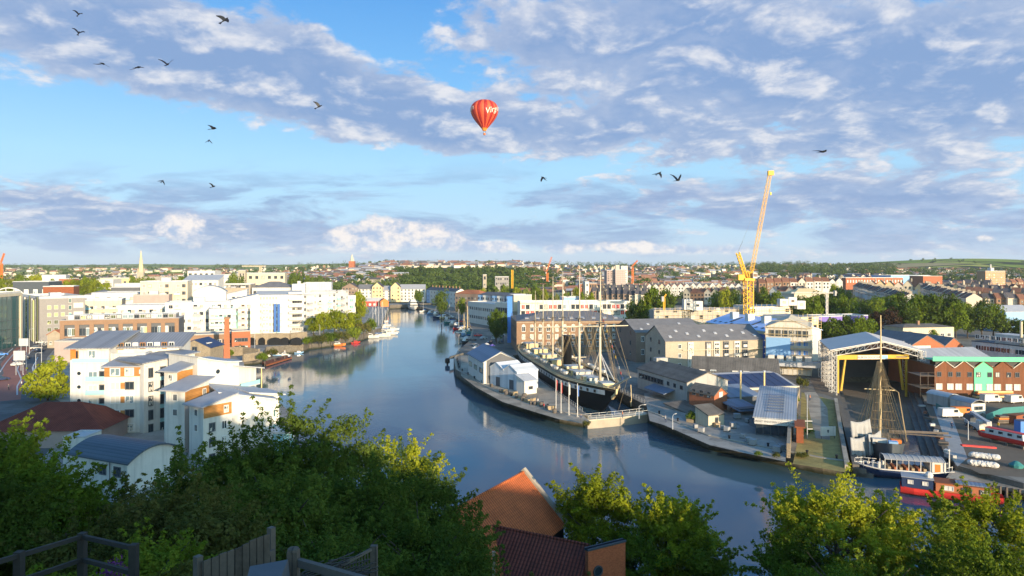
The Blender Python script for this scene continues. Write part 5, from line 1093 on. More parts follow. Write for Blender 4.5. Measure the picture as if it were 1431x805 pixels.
bld('yard_hall', 'long workshop hall with a pale corrugated roof behind the brown boat sheds', 'workshop', W(1283, 216), W(1399, 222), 22, ZR, ZA(513, 216), wall='redbrick', roof='gx', rm='ribroof', rh=4.2, ov=.4)
for i, (l, r, top, lab) in enumerate((((1272, 262), (1319, 264), 484, 'orange brick gabled workshop with a pale painted band'), ((1317, 266), (1349, 268), 487, 'smaller orange brick gabled workshop with ivy over its roof'))):
    e, L, h = bld('brick_gable_workshop', lab, 'workshop', W(*l), W(*r), 26, ZR, ZA(top, l[1]), wall='redbrick', roof='gy', rm='slate', rh=4.0, ov=.2)
    if i == 0: b = MB(); b.box(.5, L*.6, -.1, -.02, h-1.0, h+.2); b.build('painted_band', 'offwhite', e)
e, L, h = bld('cream_office', 'long low cream office with brown flat eaves below the park trees', 'office', W(1262, 300), W(1333, 304), 12, ZR, ZA(458, 300), wall='cream', roof='hip', rm='oldroof', rh=1.2, ov=.5, front=[(7, 1, 'white', 2.0, 1.6, 6.5, 3, 1.5)])
b = MB(); b.box(L*.42, L*.46, 4, 5, h, h+2.6); b.build('chimney', 'brick', e)
e, L, h = bld('white_works', 'long white works building with two rows of windows in shade at the right edge', 'factory', W(1358, 268), W(1470, 240), 22, ZR, ZA(477, 268), wall='offwhite', roof='flat', rm='lead', par=.3, front=[(13, 1, 'white', 1.7, 1.6, 9.6, 1, 1.5), (12, 1, 'white', 2.4, 2.0, 5.4, 1, 1.5)])
b = MB(); b.box(7, 20, 3, 10, h+.09, h+3.6, 0); b.box(18, 25, 2, 7, h+.09, h+3.2, 1); b.box(26, 40, 3, 14, h+.09, h+3.4, 2); b.build('roof_plant_room', ['offwhite', 'cream', 'lead'], e)
b = MB(); b.tube((17.2, 2.5, h), (17.2, 2.5, h+9), .5, .45, 10); b.build('chimney', 'cream', e)

# ---- the yard
def cabinhut(label, px, py, w, d_, hh, rz, wm, rm, rr=.8):
    e = E('yard_cabin', G(px, py, ZR), rz, label, 'cabin'); b = MB(); b.box(-w/2, w/2, -d_/2, d_/2, .3, hh); b.build('wall', wm, e)
    b = MB(); n = 6
    for i in range(n):
        u0, u1 = -1+2*i/n, -1+2*(i+1)/n; z = lambda u: hh+rr*(1-u*u)
        b.slab((w/2*u0*1.04, -d_/2-.2, z(u0)+.12), (w/2*u1*1.04, -d_/2-.2, z(u1)+.12), (w/2*u1*1.04, d_/2+.2, z(u1)+.12), (w/2*u0*1.04, d_/2+.2, z(u0)+.12), .12)
    b.build('roof', rm, e); window(e, 'dark', 0, -d_/2-.012, hh*.62, w*.6, .9); return e
cabinhut('grey round topped cabin beside the walkway, left of the two', 1318, 568, 4.0, 6.5, 3.0, .25, 'concrete', 'palezinc'); cabinhut('white cabin with a grey roof right of the round topped cabin', 1352, 577, 4.0, 6.5, 3.0, .18, 'offwhite', 'zinc')
for i, (pts, lab) in enumerate((([(1308, 571), (1318, 577), (1334, 576)], 'green netting fence panel round the grey cabin'), ([(1372, 585), (1378, 588), (1402, 578), (1431, 576)], 'green netting fence along the far side of the yard'))):
    P = [G(px, py, ZR) for px, py in pts]; b = MB()
    for p, q in zip(P, P[1:]):
        n = Vector((-(q-p).y, (q-p).x, 0)).normalized()*.04; u = Vector((0, 0, 1.5)); b.hexa([p-n, q-n, q+n, p+n, p-n+u, q-n+u, q+n+u, p+n+u])
    tag(b.build('netting_fence', 'teal'), lab, 'fence')
wheel_me = None
def wheels(parent, xs_, ys_, r, w=.28):
    for x in xs_:
        for y in ys_:
            b = MB(); b.lathe([(r*.45, -.01), (r*.5, w*.2), (r, 0.02), (r, w-.02), (r*.5, w-.05), (r*.45, w)], 12, mi=0); o = b.build('wheel', ['tyre'], parent, loc=(x, y+(w/2 if True else 0), r), rot=(pi/2, 0, 0)); c = MB(); c.lathe([(r*.5, 0), (r*.5, w+.02)], 10); c.build('rim', 'steel', o, loc=(0, 0, -.01))
# mobile crane
e = E('mobile_crane', G(1362, 598, ZR), 1.35, 'white mobile crane lorry with a lattice of orange and its boom folded over the cab', 'crane lorry')
b = MB(); b.box(-5, 2.2, -1.25, 1.25, .9, 1.5, 0); b.build('chassis', 'offwhite', e)
b = MB(); b.hexa([(-5.6, -1.25, .7), (-3.6, -1.25, .7), (-3.6, 1.25, .7), (-5.6, 1.25, .7), (-5.4, -1.2, 2.7), (-3.6, -1.2, 2.7), (-3.6, 1.2, 2.7), (-5.4, 1.2, 2.7)]); c = b.build('cab', 'white', e); b = MB(); b.box(-5.6, -5.52, -1.05, 1.05, 1.7, 2.5); b.build('windscreen', 'glass', c)
b = MB(); b.box(-.5, 2.4, -1.1, 1.1, 1.5, 2.9); b.build('slewing_body', 'lead', e); b = MB(); b.hexa([(-7, -.4, 2.3), (1.5, -.4, 2.8), (1.5, .4, 2.8), (-7, .4, 2.3), (-7, -.4, 2.9), (1.5, -.4, 3.6), (1.5, .4, 3.6), (-7, .4, 2.9)]); b.build('boom', 'steel', e)
wheels(e, (-4.4, -2.6, .2, 1.6), (-1.1, 1.1), .55)
b = MB(); b.box(-5.62, -5.5, -1.2, 1.2, .75, 1.05); b.build('bumper', 'paleyellow', e)
def van(label, p, rz, col, cat='van', name='parked_van'):
    e = E(name, p, rz, label, cat); b = MB(); b.extr([(-2.6, .4), (2.5, .4), (2.6, 1.1), (1.9, 1.3), (1.3, 2.2), (-2.55, 2.25), (-2.65, .6)], 'y', -.95, .95); b.build('body', col, e)
    b = MB(); b.hexa([(1.42, -.8, 1.4), (1.95, -.8, 1.33), (1.95, .8, 1.33), (1.42, .8, 1.4), (1.38, -.75, 2.1), (1.43, -.75, 2.12), (1.43, .75, 2.12), (1.38, .75, 2.1)]); b.box(.3, 1.3, -.97, .97, 1.35, 2.0); b.build('window', 'glass', e); wheels(e, (-1.6, 1.6), (-.85, .85), .36, .22); return e
van('white van parked in front of the grey cabins', G(1328, 583, ZR), .05, 'white'); van('orange and white pick up parked between the van and the crane lorry', G(1345, 581, ZR), .1, 'orange', 'pickup', 'pickup_truck')
for i, (px, py, c, lab) in enumerate(((1385, 562, 'white', 'white van parked at the foot of the green bay'), (1418, 563, 'offwhite', 'cream van parked by the sheds at the right edge'), (1422, 592, 'rust', 'rusty van by the netting at the right edge'))): van(lab, G(px, py, ZR), .1+.2*i, c)
# timber racks
for i, (px, py, w, c, lab) in enumerate(((1388, 556, 11, 'paleyellow', 'rack of stacked yellow timber below the green bay'), (1405, 592, 5, 'oldwood', 'heap of brown scrap timber in the yard'))):
    e = E('timber_rack', G(px, py, ZR), .05, lab, 'timber stack')
    for k in range(4): b = MB(); b.box(-w/2+.2*k, w/2-.1*k, -.8, .8, .25+.45*k, .6+.45*k); b.build('board_stack', [c, 'oldwood', 'orange', c][k], e)
# hauled out narrow boat
def narrowboat(name, label, p, rz, L, hullc, cabc, topc, group=None, cat='boat', float_=0.):
    e = E(name, p, rz, label, cat, group); h2 = L/2; w = L*.06+.5
    b = hullmesh([(-h2, w*.75, w*.6, 1.3, .1), (-h2+1, w, w*.9, 1.15, 0), (h2*.55, w, w*.9, 1.15, 0), (h2*.85, w*.7, w*.5, 1.25, 0), (h2, .1, .06, 1.5, .3)], 4); b.build('hull', hullc, e)
    b = MB(); b.face([(-h2+.1, -w*.7, 1.05), (h2*.55, -w*.97, 1.05), (h2*.9, -w*.4, 1.1), (h2*.9, w*.4, 1.1), (h2*.55, w*.97, 1.05), (-h2+.1, w*.7, 1.05)]); b.build('deck', 'deck', e)
    b = MB(); b.hexa([(-h2*.75, -w*.85, 1.06), (h2*.5, -w*.85, 1.06), (h2*.5, w*.85, 1.06), (-h2*.75, w*.85, 1.06), (-h2*.75, -w*.7, 2.3), (h2*.46, -w*.7, 2.3), (h2*.46, w*.7, 2.3), (-h2*.75, w*.7, 2.3)]); c = b.build('cabin', cabc, e)
    b = MB(); b.box(-h2*.78, h2*.49, -w*.72, w*.72, 2.3, 2.38); b.build('roof', topc, c)
    for i in range(4): b = MB(); x = -h2*.6+i*h2*.3; b.box(x, x+h2*.14, -w*.82, w*.82, 1.55, 2.05); b.build('window', 'glass', c)
    return e
narrowboat('hauled_out_boat', 'red and white narrow boat hauled out on the yard hard standing', G(1412, 622, ZR)+Vector((0, 0, .5)), -1.15, 12, 'red', 'white', 'red')
b = MB(); [b.box(-.2+x, .2+x, -1.4, 1.4, 0, .55) for x in (-3, 0, 3)]; o = b.build('keel_blocks', 'oldwood', None, loc=G(1412, 622, ZR), rot=(0, 0, -1.15)); tag(o, 'timber blocks under the hauled out red and white boat', 'blocks')
# heap of white bulk bags
def bag_me(sd):
    bm = bmesh.new(); bmesh.ops.create_icosphere(bm, subdivisions=2, radius=.75)
    for v in bm.verts: n = mnoise.noise(v.co*1.6+Vector((sd, 0, 0))); v.co *= 1+.28*n; v.co.z = v.co.z*.75+.5
    me = bpy.data.meshes.new('bulk_bag'); bm.to_mesh(me); bm.free(); me.materials.append(M['white']); return me
bgs = [bag_me(i*3.1) for i in range(3)]
k = 0
for r_ in range(2):
    for i in range(8):
        px = 1358+i*4.6+r_*1.5; py = 650-r_*7+i*.55; o = put('bulk_bag', bgs[k % 3], None, G(px, py, ZR)+Vector((0, 0, .55*r_)), (0, 0, k), 1.0); tag(o, nth(i)+' white bulk bag from left in the '+['front', 'back'][r_]+' row of the quay heap', 'bag', 'heap of white bulk bags'); k += 1
b = MB(); b.box(-3.2, 3.0, -.4, .4, 0, .3); o = b.build('red_boards', 'red', None, loc=G(1368, 637, ZR)+Vector((0, 0, 1.7)), rot=(0, .05, -.12)); tag(o, 'red boards lying on top of the heap of white bulk bags', 'boards')
b = MB(); b.lathe([(1.1, 0), (1.2, .5), (.4, 1.1), (.05, 1.2)], 10); o = b.build('tarpaulined_heap', 'teal', None, loc=G(1420, 653, ZR)); tag(o, 'teal tarpaulin covered heap near the quay at the right edge', 'heap')
b = MB(); b.box(-1, 1, -1, 1, 0, 2.6, 0); b.box(-1.05, 1.05, -1.05, 1.05, 2.6, 2.7, 1); o = b.build('blue_container', ['bluepaint', 'navy'], None, loc=G(1428, 604, ZR)); tag(o, 'small blue container standing at the right edge of the yard', 'container')
for i in range(9):
    p = G(1288+5*i, 568+9*i, ZR); b = MB(); w_ = .5+rnd.random(); b.box(-w_, w_, -.4, .4, 0, .3+.5*rnd.random()); o = b.build('scrap_block', ['concrete', 'rust', 'oldwood', 'offwhite'][i % 4], None, loc=p, rot=(0, 0, i)); tag(o, nth(i)+' block from the far end of the litter along the dock walkway', 'block', 'litter along the dock walkway')
# jetty at right
e = E('quay_jetty', (0, 0, 0), 0, 'dark piled timber jetty along the water at the right edge', 'jetty'); b = MB(); P = [g0(1322, 683), g0(1440, 703), g0(1440, 688), g0(1330, 672)]; b.prism(P, 1.4, 2.0); b.build('deck', 'path', e)
b = MB()
for i in range(14): x, y = g0(1324+9*i, 684+1.55*i); b.tube((x, y-.3, -1), (x, y-.3, 2.2), .22)
b.build('piles', 'oldwood', e)

# ---- excursion boat and barge
A, B_ = g0(1193, 662), g0(1330, 672); A, B_ = Vector((*A, 0)), Vector((*B_, 0)); c = (A+B_)/2; Lb = (B_-A).length
e = E('excursion_boat', c, atan2((B_-A).y, (B_-A).x), 'long white passenger boat with a ribbed canopy roof moored across the dry dock mouth', 'boat')
h2 = Lb/2
b = hullmesh([(-h2, .12, .06, 2.3, .4), (-h2+1.5, 1.2, .8, 2.1, 0), (-h2+4, 2.1, 1.8, 1.8, 0), (h2-4, 2.2, 2.0, 1.7, 0), (h2-1, 1.7, 1.4, 1.9, .1), (h2, 1.3, .9, 2.0, .6)], 5); ho = b.build('hull', 'navy', e)
b = MB(); b.face([(-h2+.3, -.2, 1.65), (-h2+4, -2.05, 1.6), (h2-4, -2.15, 1.6), (h2-.2, -1.3, 1.7), (h2-.2, 1.3, 1.7), (h2-4, 2.15, 1.6), (-h2+4, 2.05, 1.6), (-h2+.3, .2, 1.65)]); b.build('deck', 'zinc', e)
b = MB()
for sg in (-1, 1): b.path([(-h2+.1, 0, 2.35), (-h2+1.5, sg*1.25, 2.15), (-h2+4, sg*2.15, 1.85), (h2-4, sg*2.25, 1.75), (h2, sg*1.35, 2.0)], .14, n=4)
b.build('rubbing_strake', 'white', e)
x0, x1 = -h2*.40, h2*.80
b = MB(); n = 8
for i in range(n):
    u0, u1 = -1+2*i/n, -1+2*(i+1)/n; zz = lambda u: 3.75+.45*(1-u*u)
    b.slab((x0, u0*2.0, zz(u0)), (x1, u0*2.0, zz(u0)), (x1, u1*2.0, zz(u1)), (x0, u1*2.0, zz(u1)), .08)
cn = b.build('canopy', 'canvas', e); b = MB()
for i in range(11):
    x = x0+(x1-x0)*i/10; b.path([(x, -2.02, 3.76), (x, -1.0, 4.12), (x, 0, 4.24), (x, 1, 4.12), (x, 2.02, 3.76)], .06, n=4)
b.build('canopy_ribs', 'white', cn)
for i in range(6): b = MB(); x = x0+(x1-x0)*i/5; b.box(x-.05, x+.05, -1.95, -1.85, 1.65, 3.7); b.box(x-.05, x+.05, 1.85, 1.95, 1.65, 3.7); b.build('canopy_post', 'white', e)
for i in range(8): b = MB(); x = x0+.6+(x1-x0-2)*i/8; b.box(x, x+.5, -1.5, 1.5, 1.62, 2.2); b.build('bench', 'terracotta' if i % 2 else 'deck', e)
b = MB(); b.box(x1-2.4, x1+.2, -1.7, 1.7, 1.62, 3.7); b.box(x1-1.6, x1-.7, -1.76, -1.68, 1.7, 3.3, 1); b.build('wheelhouse', ['white', 'orange'], e)
b = MB()
for sg in (-1, 1): b.path([(-h2+.2, 0, 3.1), (-h2+1.5, sg*1.1, 3.0), (-h2+4.4, sg*1.95, 2.7)], .05, n=4); b.path([(x1+.3, sg*1.7, 2.7), (h2-.2, sg*1.2, 2.9)], .05, n=4)
for q in ((-h2+.2, 0), (-h2+1.5, 1.1), (-h2+1.5, -1.1), (-h2+3, 1.6), (-h2+3, -1.6), (h2-.3, 1.2), (h2-.3, -1.2)): b.tube((q[0], q[1], 1.7), (q[0], q[1], 3.0), .05, n=4)
b.build('railing', 'white', e); b = MB(); b.tube((h2-.4, 0, 1.7), (h2-.4, 0, 5.4), .12, .08); b.build('stern_post', 'white', e)
for i in range(3): b = MB(); b.lathe([(.3, 0), (.3, 1.1), (.1, 1.2)], 8); b.build('deck_drum', 'white', e, loc=(-h2+3.5+i*.8, .4*(-1)**i, 1.62))
A, B_ = Vector((*g0(1258, 687), 0)), Vector((*g0(1402, 706), 0)); c = (A+B_)/2; Lb = (B_-A).length; h2 = Lb/2
e = E('canal_barge', c, atan2((B_-A).y, (B_-A).x), 'navy and brick red barge moored in front of the white passenger boat', 'boat')
b = hullmesh([(-h2, 1.5, 1.3, 1.5, 0), (-h2+2, 1.9, 1.8, 1.4, 0), (h2-2, 1.9, 1.8, 1.4, 0), (h2, 1.2, .9, 1.5, .3)], 4); b.build('hull', 'red', e)
b = MB(); b.box(-h2+.2, -h2*.35, -1.6, 1.6, 1.38, 3.1, 0); b.box(-h2+.1, -h2*.33, -1.7, 1.7, 3.1, 3.2, 1); c_ = b.build('fore_cabin', ['navy', 'zinc'], e); [window(c_, 'blind', -h2*.8+i*2.2, -1.612, 2.4, .9, .7) for i in range(2)]
b = MB(); b.box(-h2*.30, h2*.75, -1.6, 1.6, 1.38, 2.8, 0); b.box(-h2*.33, h2*.78, -1.7, 1.7, 2.8, 2.9, 1); c_ = b.build('main_cabin', ['terracotta', 'rust'], e)
for i in range(3): window(c_, ('blind', 'dark', 'dark')[i], -h2*.05+i*2.6, -1.612, 2.1, 1.5, .8)
b = MB(); b.box(h2*.1, h2*.72, -1.3, .9, 2.91, 3.05); b.build('roof_glazing', 'bluegreyroof', c_)
b = MB(); b.lathe([(.6, 0), (.7, .4), (.3, .9)], 10); b.build('covered_gear', 'white', e, loc=(-h2*.42, 0, 3.2))
# ------------------------------------------------------------------ far waterfront, suburbs, skyline
def zt_(x, Y): return tz(x, Y) if Y > 648 else (ZR if x > -60 else ZL)
FW = [('red brick gabled waterfront flats with dark gaps, leftmost of the far quay', (478, 700), (500, 700), 402, 14, 'dbrick', 'gy', 'farslate'), ('second block of brown brick flats on the far quay', (500, 702), (520, 702), 404, 14, 'white', 'gx', 'slate'),
      ('tall ochre gabled block behind the red boathouse', (520, 700), (534, 700), 401, 14, 'mastbuff', 'gy', 'farslate'), ('white flats with a grey roof between the ochre gables', (534, 704), (546, 704), 406, 14, 'white', 'gx', 'zinc'), ('second tall ochre gabled block on the far quay', (546, 700), (559, 700), 401, 14, 'mastbuff', 'gy', 'farslate'), ('long white flats with a greenish roof on the far quay', (559, 702), (594, 704), 404, 14, 'white', 'gx', 'zinc')]
for lab, l, r, top, D, wl, rf, rm in FW:
    e, L, h = pb('waterfront_flats', lab, 'apartment block', l, r, top, D, z0=3.2, wall=wl, roof=rf, rm=rm, rh=4.5, group='flats on the far quay'); n = max(2, int(L/3.2)); wgrid(e, 'f', L, D, (n, 4, 'dark', 1.3, 1.6, 2.8, (h-4)/3, 1.2))
e, L, h = pb('red_boathouse', 'long red boathouse with a pale flat roof at the head of the harbour', 'boathouse', (501, 612), (533, 616), 421, 12, z0=3, wall='red', roof='gx', rm='offwhite', rh=2.6, front=[(5, 1, 'blind', 2.0, 2.0, 2.5, 1, 1)]); 
bld('orange_gable_shed', 'small orange gabled shed at the end of the red boathouse', 'shed', W(532, 606), W(543, 608), 10, 3, ZA(421, 606), wall='orange', roof='gy', rm='terracotta', rh=2.2)
for i in range(9):
    px = 596+i*4.6; Yv = 690-i*9; e, L, h = pb('tall_terrace_house', nth(i)+' house from left in the white chimneyed terrace on the far right bank', 'house', (px, Yv), (px+4.6, Yv-7), 405+.3*i, 10, z0=3.2, wall='white' if i % 3 else 'skyblue', roof='gx', rm='lead', rh=2.6, ov=.1, chim=1, group='white terrace on the far bank'); wgrid(e, 'f', L, 10, (1, 3, 'dark', 1.2, 1.8, 3, 4, .6))
e, L, h = pb('orange_roof_flats', 'dark flats with an orange tiled roof right of the white terrace', 'apartment block', (636, 560), (671, 545), 410, 14, z0=ZR, wall='dbrick', roof='hip', rm='terracotta', rh=3, front=[(8, 3, 'dark', 1.6, 1.8, 3, 4, 1)])
e, L, h = pb('white_arcade', 'long white two storey range with rows of small arches facing the harbour', 'office', (654, 452), (692, 415), 422, 14, z0=ZR, wall='offwhite', roof='flat', rm='offwhite', par=.5, front=[(14, 2, 'dark', 1.5, 1.9, 4.2, 5.5, 1)])
e, L, h = pb('white_arcade', 'right hand white range with taller openings beside the blue stair tower', 'office', (692, 414), (713, 402), 424, 12, z0=ZR, wall='offwhite', roof='flat', rm='offwhite', par=.5, front=[(6, 2, 'dark', 1.9, 3.2, 4.6, 6, 1)])
for i in range(7):
    px = 668+i*6.6; Yv = 470-i*4; e, L, h = pb('blue_terrace_house', nth(i)+' house from left in the blue row behind the white arcade', 'house', (px, Yv), (px+6.5, Yv-3), 412+.35*i, 10, z0=ZR, wall=('skyblue', 'white', 'bluegreyroof')[i % 3], roof='mb', rm='dgrey', rh=1.6, group='blue terrace', ov=.1); wgrid(e, 'f', L, 10, (2, 3, 'dark', 1.0, 1.6, 7, 4, .4))
e = E('blue_tower', W(712.5, 330, ZR), 0, 'slim bright blue stair tower at the corner of the brick warehouse', 'tower'); b = MB(); hh = ZA(414, 330)-ZR; b.box(-1.2, 1.2, 0, 3, 0, hh); b.build('shaft', 'bluepaint', e); b = MB(); b.box(-1.4, 1.4, -.2, 3.2, hh+.003, hh+.5); b.build('cap', 'navy', e)
# apartments with red panels
e, L, h = pb('red_panel_flats', 'long white balcony flats with bright red panels above the brick warehouse roof', 'apartment block', (727, 372), (880, 378), 424, 14, z0=ZR, wall='white', roof='flat', rm='offwhite', par=1.0)
for j in range(2):
    for i in range(24):
        k = ('red', 'dark', 'blind', 'dark', 'red', 'dark', 'pale')[(i*3+j) % 7]; window(e, k, 1.6+(L-3.2)*i/23, -.012, h-2.0-j*3.3, 2.1, 2.6)
b = MB(); b.box(0, L, -1.2, -.3, h-4.1, h-3.6); b.build('balcony', 'offwhite', e); b = MB(); b.box(0, L*.2, -.6, -.1, h-.2, h+.4); b.build('canopy', 'cream', e)
pb('roof_storey', 'cream attic block above the left end of the red panel flats', 'penthouse', (718, 392), (743, 395), 413, 10, z0=15, wall='cream', rm='palezinc'); pb('low_roof_range', 'white roofed range between trees above the red panel flats', 'building', (788, 470), (812, 472), 416, 12, z0=ZR, wall='skyblue', rm='offwhite'); 
# towers
def tower(lab, px0, px1, top, Y, D, wall, kind, cols, fl, z0=None, name='tower_block', **k):
    z0 = zt_(W(px0, Y).x, Y)-2 if z0 is None else z0
    e, L, h = pb(name, lab, 'tower block', (px0, Y), (px1, Y+1), top, D, z0=z0, wall=wall, rm='palezinc', **k); n = cols; wgrid(e, 'f', L, D, (n, fl, kind, L/n*.55, h/fl*.45, h/fl*.6, h/fl*.99, 1)); return e, L, h
tower('broad brown and cream ribbed tower block right of the ship masts', 848, 861, 378, 900, 16, 'mauvewall', 'dark', 3, 13); e, L, h = tower('paler right wing of the brown ribbed tower block', 860, 874, 377, 895, 14, 'mauvewall', 'brownpanel', 4, 13)
b = MB(); b.box(1, 6, 3, 8, h, h+6); b.build('lift_tower', 'cream', e)
tower('bright white slab tower behind the brown tower block', 868, 877, 372, 1000, 14, 'white', 'white', 2, 14)
e, L, h = tower('orange brick tower block on the right skyline below the green down', 1377, 1405, 379, 800, 14, 'tanbrick', 'white', 8, 11); b = MB(); b.box(L*.4, L*.56, 4, 10, h, h+4); b.tube((L*.48, 7, h+4), (L*.48, 7, h+8), .9, n=6); b.build('roof_plant_room', 'offwhite', e)
tower('grey slab office with a blue shaded side in front of the wooded scarp', 692, 711, 387, 760, 14, 'greybrick', 'dark', 6, 5); tower('tan square church tower among the trees below the scarp', 675, 680, 384, 830, 5, 'stone', 'dark', 1, 3, name='church_tower')
tower('small white block with brown ends left of the brown tower', 818, 823, 394, 700, 8, 'white', 'white', 1, 3, name='small_block'); tower('brick block beside the small white block', 811, 818, 397, 705, 8, 'redbrick', 'dark', 2, 3, name='small_block'); tower('brick and ochre block right of the small white block', 823, 834, 396, 706, 8, 'brick', 'dark', 3, 3, name='small_block')
e, L, h = pb('long_brick_range', 'very long orange brick range with a white roof on the right skyline', 'building', (1182, 1000), (1262, 1010), 388.5, 22, z0=tz(500, 1000)-3, wall='redbrick', rm='offwhite'); wgrid(e, 'f', L, 22, (20, 1, 'blind', 2.0, 4.2, 15.0, 5, 2))
pb('retail_hall', 'huge white low hall beyond the orange brick range', 'hall', (1245, 1150), (1300, 1160), 385, 50, z0=tz(640, 1150)-3, wall='skyblue', rm='offwhite'); e, L, h = pb('retail_hall', 'brick and cream hall at the right end of the white hall', 'hall', (1290, 1080), (1317, 1085), 386, 30, z0=tz(640, 1080)-3, wall='redbrick', rm='offwhite')
pb('purple_hoarding_block', 'low block wrapped in bright purple hoarding behind the trees', 'building site', (1144, 330), (1213, 338), 443, 10, z0=ZR, wall='purple', rm='palezinc', front=[(6, 1, 'blind', 2.2, .8, 6.5, 1, 2)]); pb('pale_blue_shed', 'pale blue gabled shed among trees at the right edge', 'shed', (1405, 380), (1450, 384), 436, 20, z0=4, wall='skyblue', rm='palezinc', roof='gx', rh=3); pb('long_yellow_roof', 'long mustard roofed range with scaffolding behind the trees', 'building', (1110, 520), (1158, 524), 411, 18, z0=ZR, wall='cream', rm='mastbuff', roof='hip', rh=4)
pb('white_shop', 'white flat roofed shop among the terraces on the right', 'shop', (1262, 560), (1282, 562), 407, 14, z0=ZR, wall='white', rm='offwhite'); pb('white_shop', 'white hall with a grey roof among the terraces left of the orange tower', 'hall', (1385, 760), (1400, 764), 407, 16, z0=4, wall='white', rm='palezinc', roof='gx', rh=3)
# distant cranes
def smallcrane(lab, px, pyb, pyt, Y, col, jl=0, jh=0, name='tower_crane'):
    zb_ = ZA(pyb, Y); e = E(name, W(px, Y, zb_), 0, lab, 'crane', 'distant cranes'); b = MB(); hh = ZA(pyt, Y)-zb_; w = .0022*Y; lattice(b, (0, 0, -4), (0, 0, hh), w, 8, w*.22, (1, 0, 0)); b.build('mast', col, e)
    if jl: b = MB(); lattice(b, (-jl*.28*Y/F, 0, hh), (jl*Y/F, 0, hh+jh*Y/F), w*.7, 12, w*.12, (0, 1, 0)); b.build('jib', col, e); b = MB(); b.box(-jl*.3*Y/F-1, -jl*.2*Y/F, -1, 1, hh-1.5, hh+1); b.build('counterweight', 'concrete', e)
    return e
smallcrane('distant orange tower crane standing right of the brown tower block', 884, 400, 374, 900, 'orange', 7, 10); smallcrane('stub of a yellow crane mast before the wooded scarp', 716, 398, 377, 800, 'yellow'); smallcrane('faint distant crane rising behind the ship masts', 765, 396, 381, 1000, 'orange', 6, 22); smallcrane('flat topped pale crane above the crescent office', 364, 385, 372, 800, 'cream', -26, 0); smallcrane('orange and white crane cut off at the left edge', 2, 384, 368, 700, 'orange', 4, 14)
e = smallcrane('slim white crane mast with an orange jib among the right bank trees', 1155.5, 446, 409, 340, 'offwhite', -50, 0); e = smallcrane('small yellow crane on top of the concrete decks left of the big yellow crane', 928, 430, 417, 332, 'yellow', 3, 6)
e = E('church', W(492, 1500, tz(-300, 1500)), 0, 'tiny red brick church with a pointed spire on the middle skyline', 'church'); b = MB(); b.box(-6, 6, -6, 6, -4, 16); b.build('tower', 'redbrick', e); b = MB(); b.lathe([(5, 16), (.3, 32)], 6); b.build('spire', 'cream', e)

# ---- terraced houses: a handful of kinds, each house its own object
def house_me(wall, roof, gable, w=5.4, d=9, h=5.8, rh=3.0):
    b = MB()
    if gable:
        b.extr([(-w/2, -3), (-w/2, h), (0, h+rh), (w/2, h), (w/2, -3)], 'y', 0, d, 0)
        b.slab((-w/2-.2, -.3, h+.1), (0, -.3, h+rh+.25), (0, d, h+rh+.25), (-w/2-.2, d, h+.1), .2, 1); b.slab((0, -.3, h+rh+.25), (w/2+.2, -.3, h+.1), (w/2+.2, d, h+.1), (0, d, h+rh+.25), .2, 1)
    else:
        b.extr([(0, -3), (0, h), (d/2, h+rh), (d, h), (d, -3)], 'x', -w/2, w/2, 0)
        b.slab((-w/2, -.3, h+.1), (w/2, -.3, h+.1), (w/2, d/2, h+rh+.25), (-w/2, d/2, h+rh+.25), .2, 1); b.slab((-w/2, d/2, h+rh+.25), (w/2, d/2, h+rh+.25), (w/2, d+.3, h+.1), (-w/2, d+.3, h+.1), .2, 1)
        b.box(-w/2-.18, -w/2+.18, -.1, d/2, h+.2, h+.5, 0)
    b.box(w/2-.9, w/2-.1, d/2-.9, d/2+.9, h+rh-.8, h+rh+1.5, 3)
    for x in (-w*.22, w*.24):
        for z in (1.3, 4.1): b.box(x-.55, x+.55, -.06, -.01, z-.7, z+.7, 2)
    return b.mesh('terraced_house', [wall, roof, 'glass', 'stone'])
KINDS_ = [house_me(a, r, g) for a, r, g in (('white', 'farslate', 1), ('cream', 'farslate', 1), ('housewall', 'fartile', 1), ('housewall', 'farslate', 0), ('dbrick', 'farslate', 0), ('white', 'fartile', 0), ('brick', 'fartile', 0), ('mastbuff', 'farslate', 1))]
CT = ['white gabled', 'cream gabled', 'tan gabled', 'tan', 'dark brick', 'white', 'brick', 'ochre gabled']
NH = [0]
def row(desc, l, r, pyl, pyr, kinds, face=0.0, step=5.5, sc=1.0, grp='terraced houses of the right bank suburb'):
    """a terrace from l to r (column, distance); ground row at each end gives the height"""
    a, b_ = W(l[0], l[1], ZA(pyl, l[1])), W(r[0], r[1], ZA(pyr, r[1])); Lr = (b_-a).length; n = max(1, int(Lr/(step*sc))); rz = atan2((b_-a).y, (b_-a).x)
    for i in range(n):
        if NH[0] >= 298: return
        k = kinds[rnd.randrange(len(kinds))]; p = a.lerp(b_, (i+.5)/n); p.z += rnd.uniform(-.3, .3)
        o = put('terraced_house', KINDS_[k], None, p, (0, 0, rz+face), (sc*step/5.45*Lr/n/step/sc if False else sc, sc, sc*rnd.uniform(.94, 1.08))); tag(o, '%s house, %s from left in %s' % (CT[k], nth(i), desc), 'house', grp); NH[0] += 1
row('the pale gabled row left of the crane', (895, 800), (1037, 770), 410, 409, [0, 0, 1], step=5.6, sc=1.25)
row('the brown row below the pale gabled row', (955, 640), (1046, 600), 420, 421, [2, 6, 1], sc=1.25)
row('the upper slate row under the brown tower', (840, 720), (905, 700), 410, 411, [4, 3, 3], face=.6, sc=1.05)
row('the middle slate row under the brown tower', (828, 640), (910, 610), 416, 416.5, [4, 3, 3], face=.6, sc=1.05)
row('the slate row above the red panel flats', (840, 560), (905, 530), 421.5, 422, [4, 3], face=.6, sc=1.0)
row('the ochre gabled row beyond the park trees', (1276, 640), (1345, 600), 414, 415, [7, 7, 7, 1], step=7, sc=1.35)
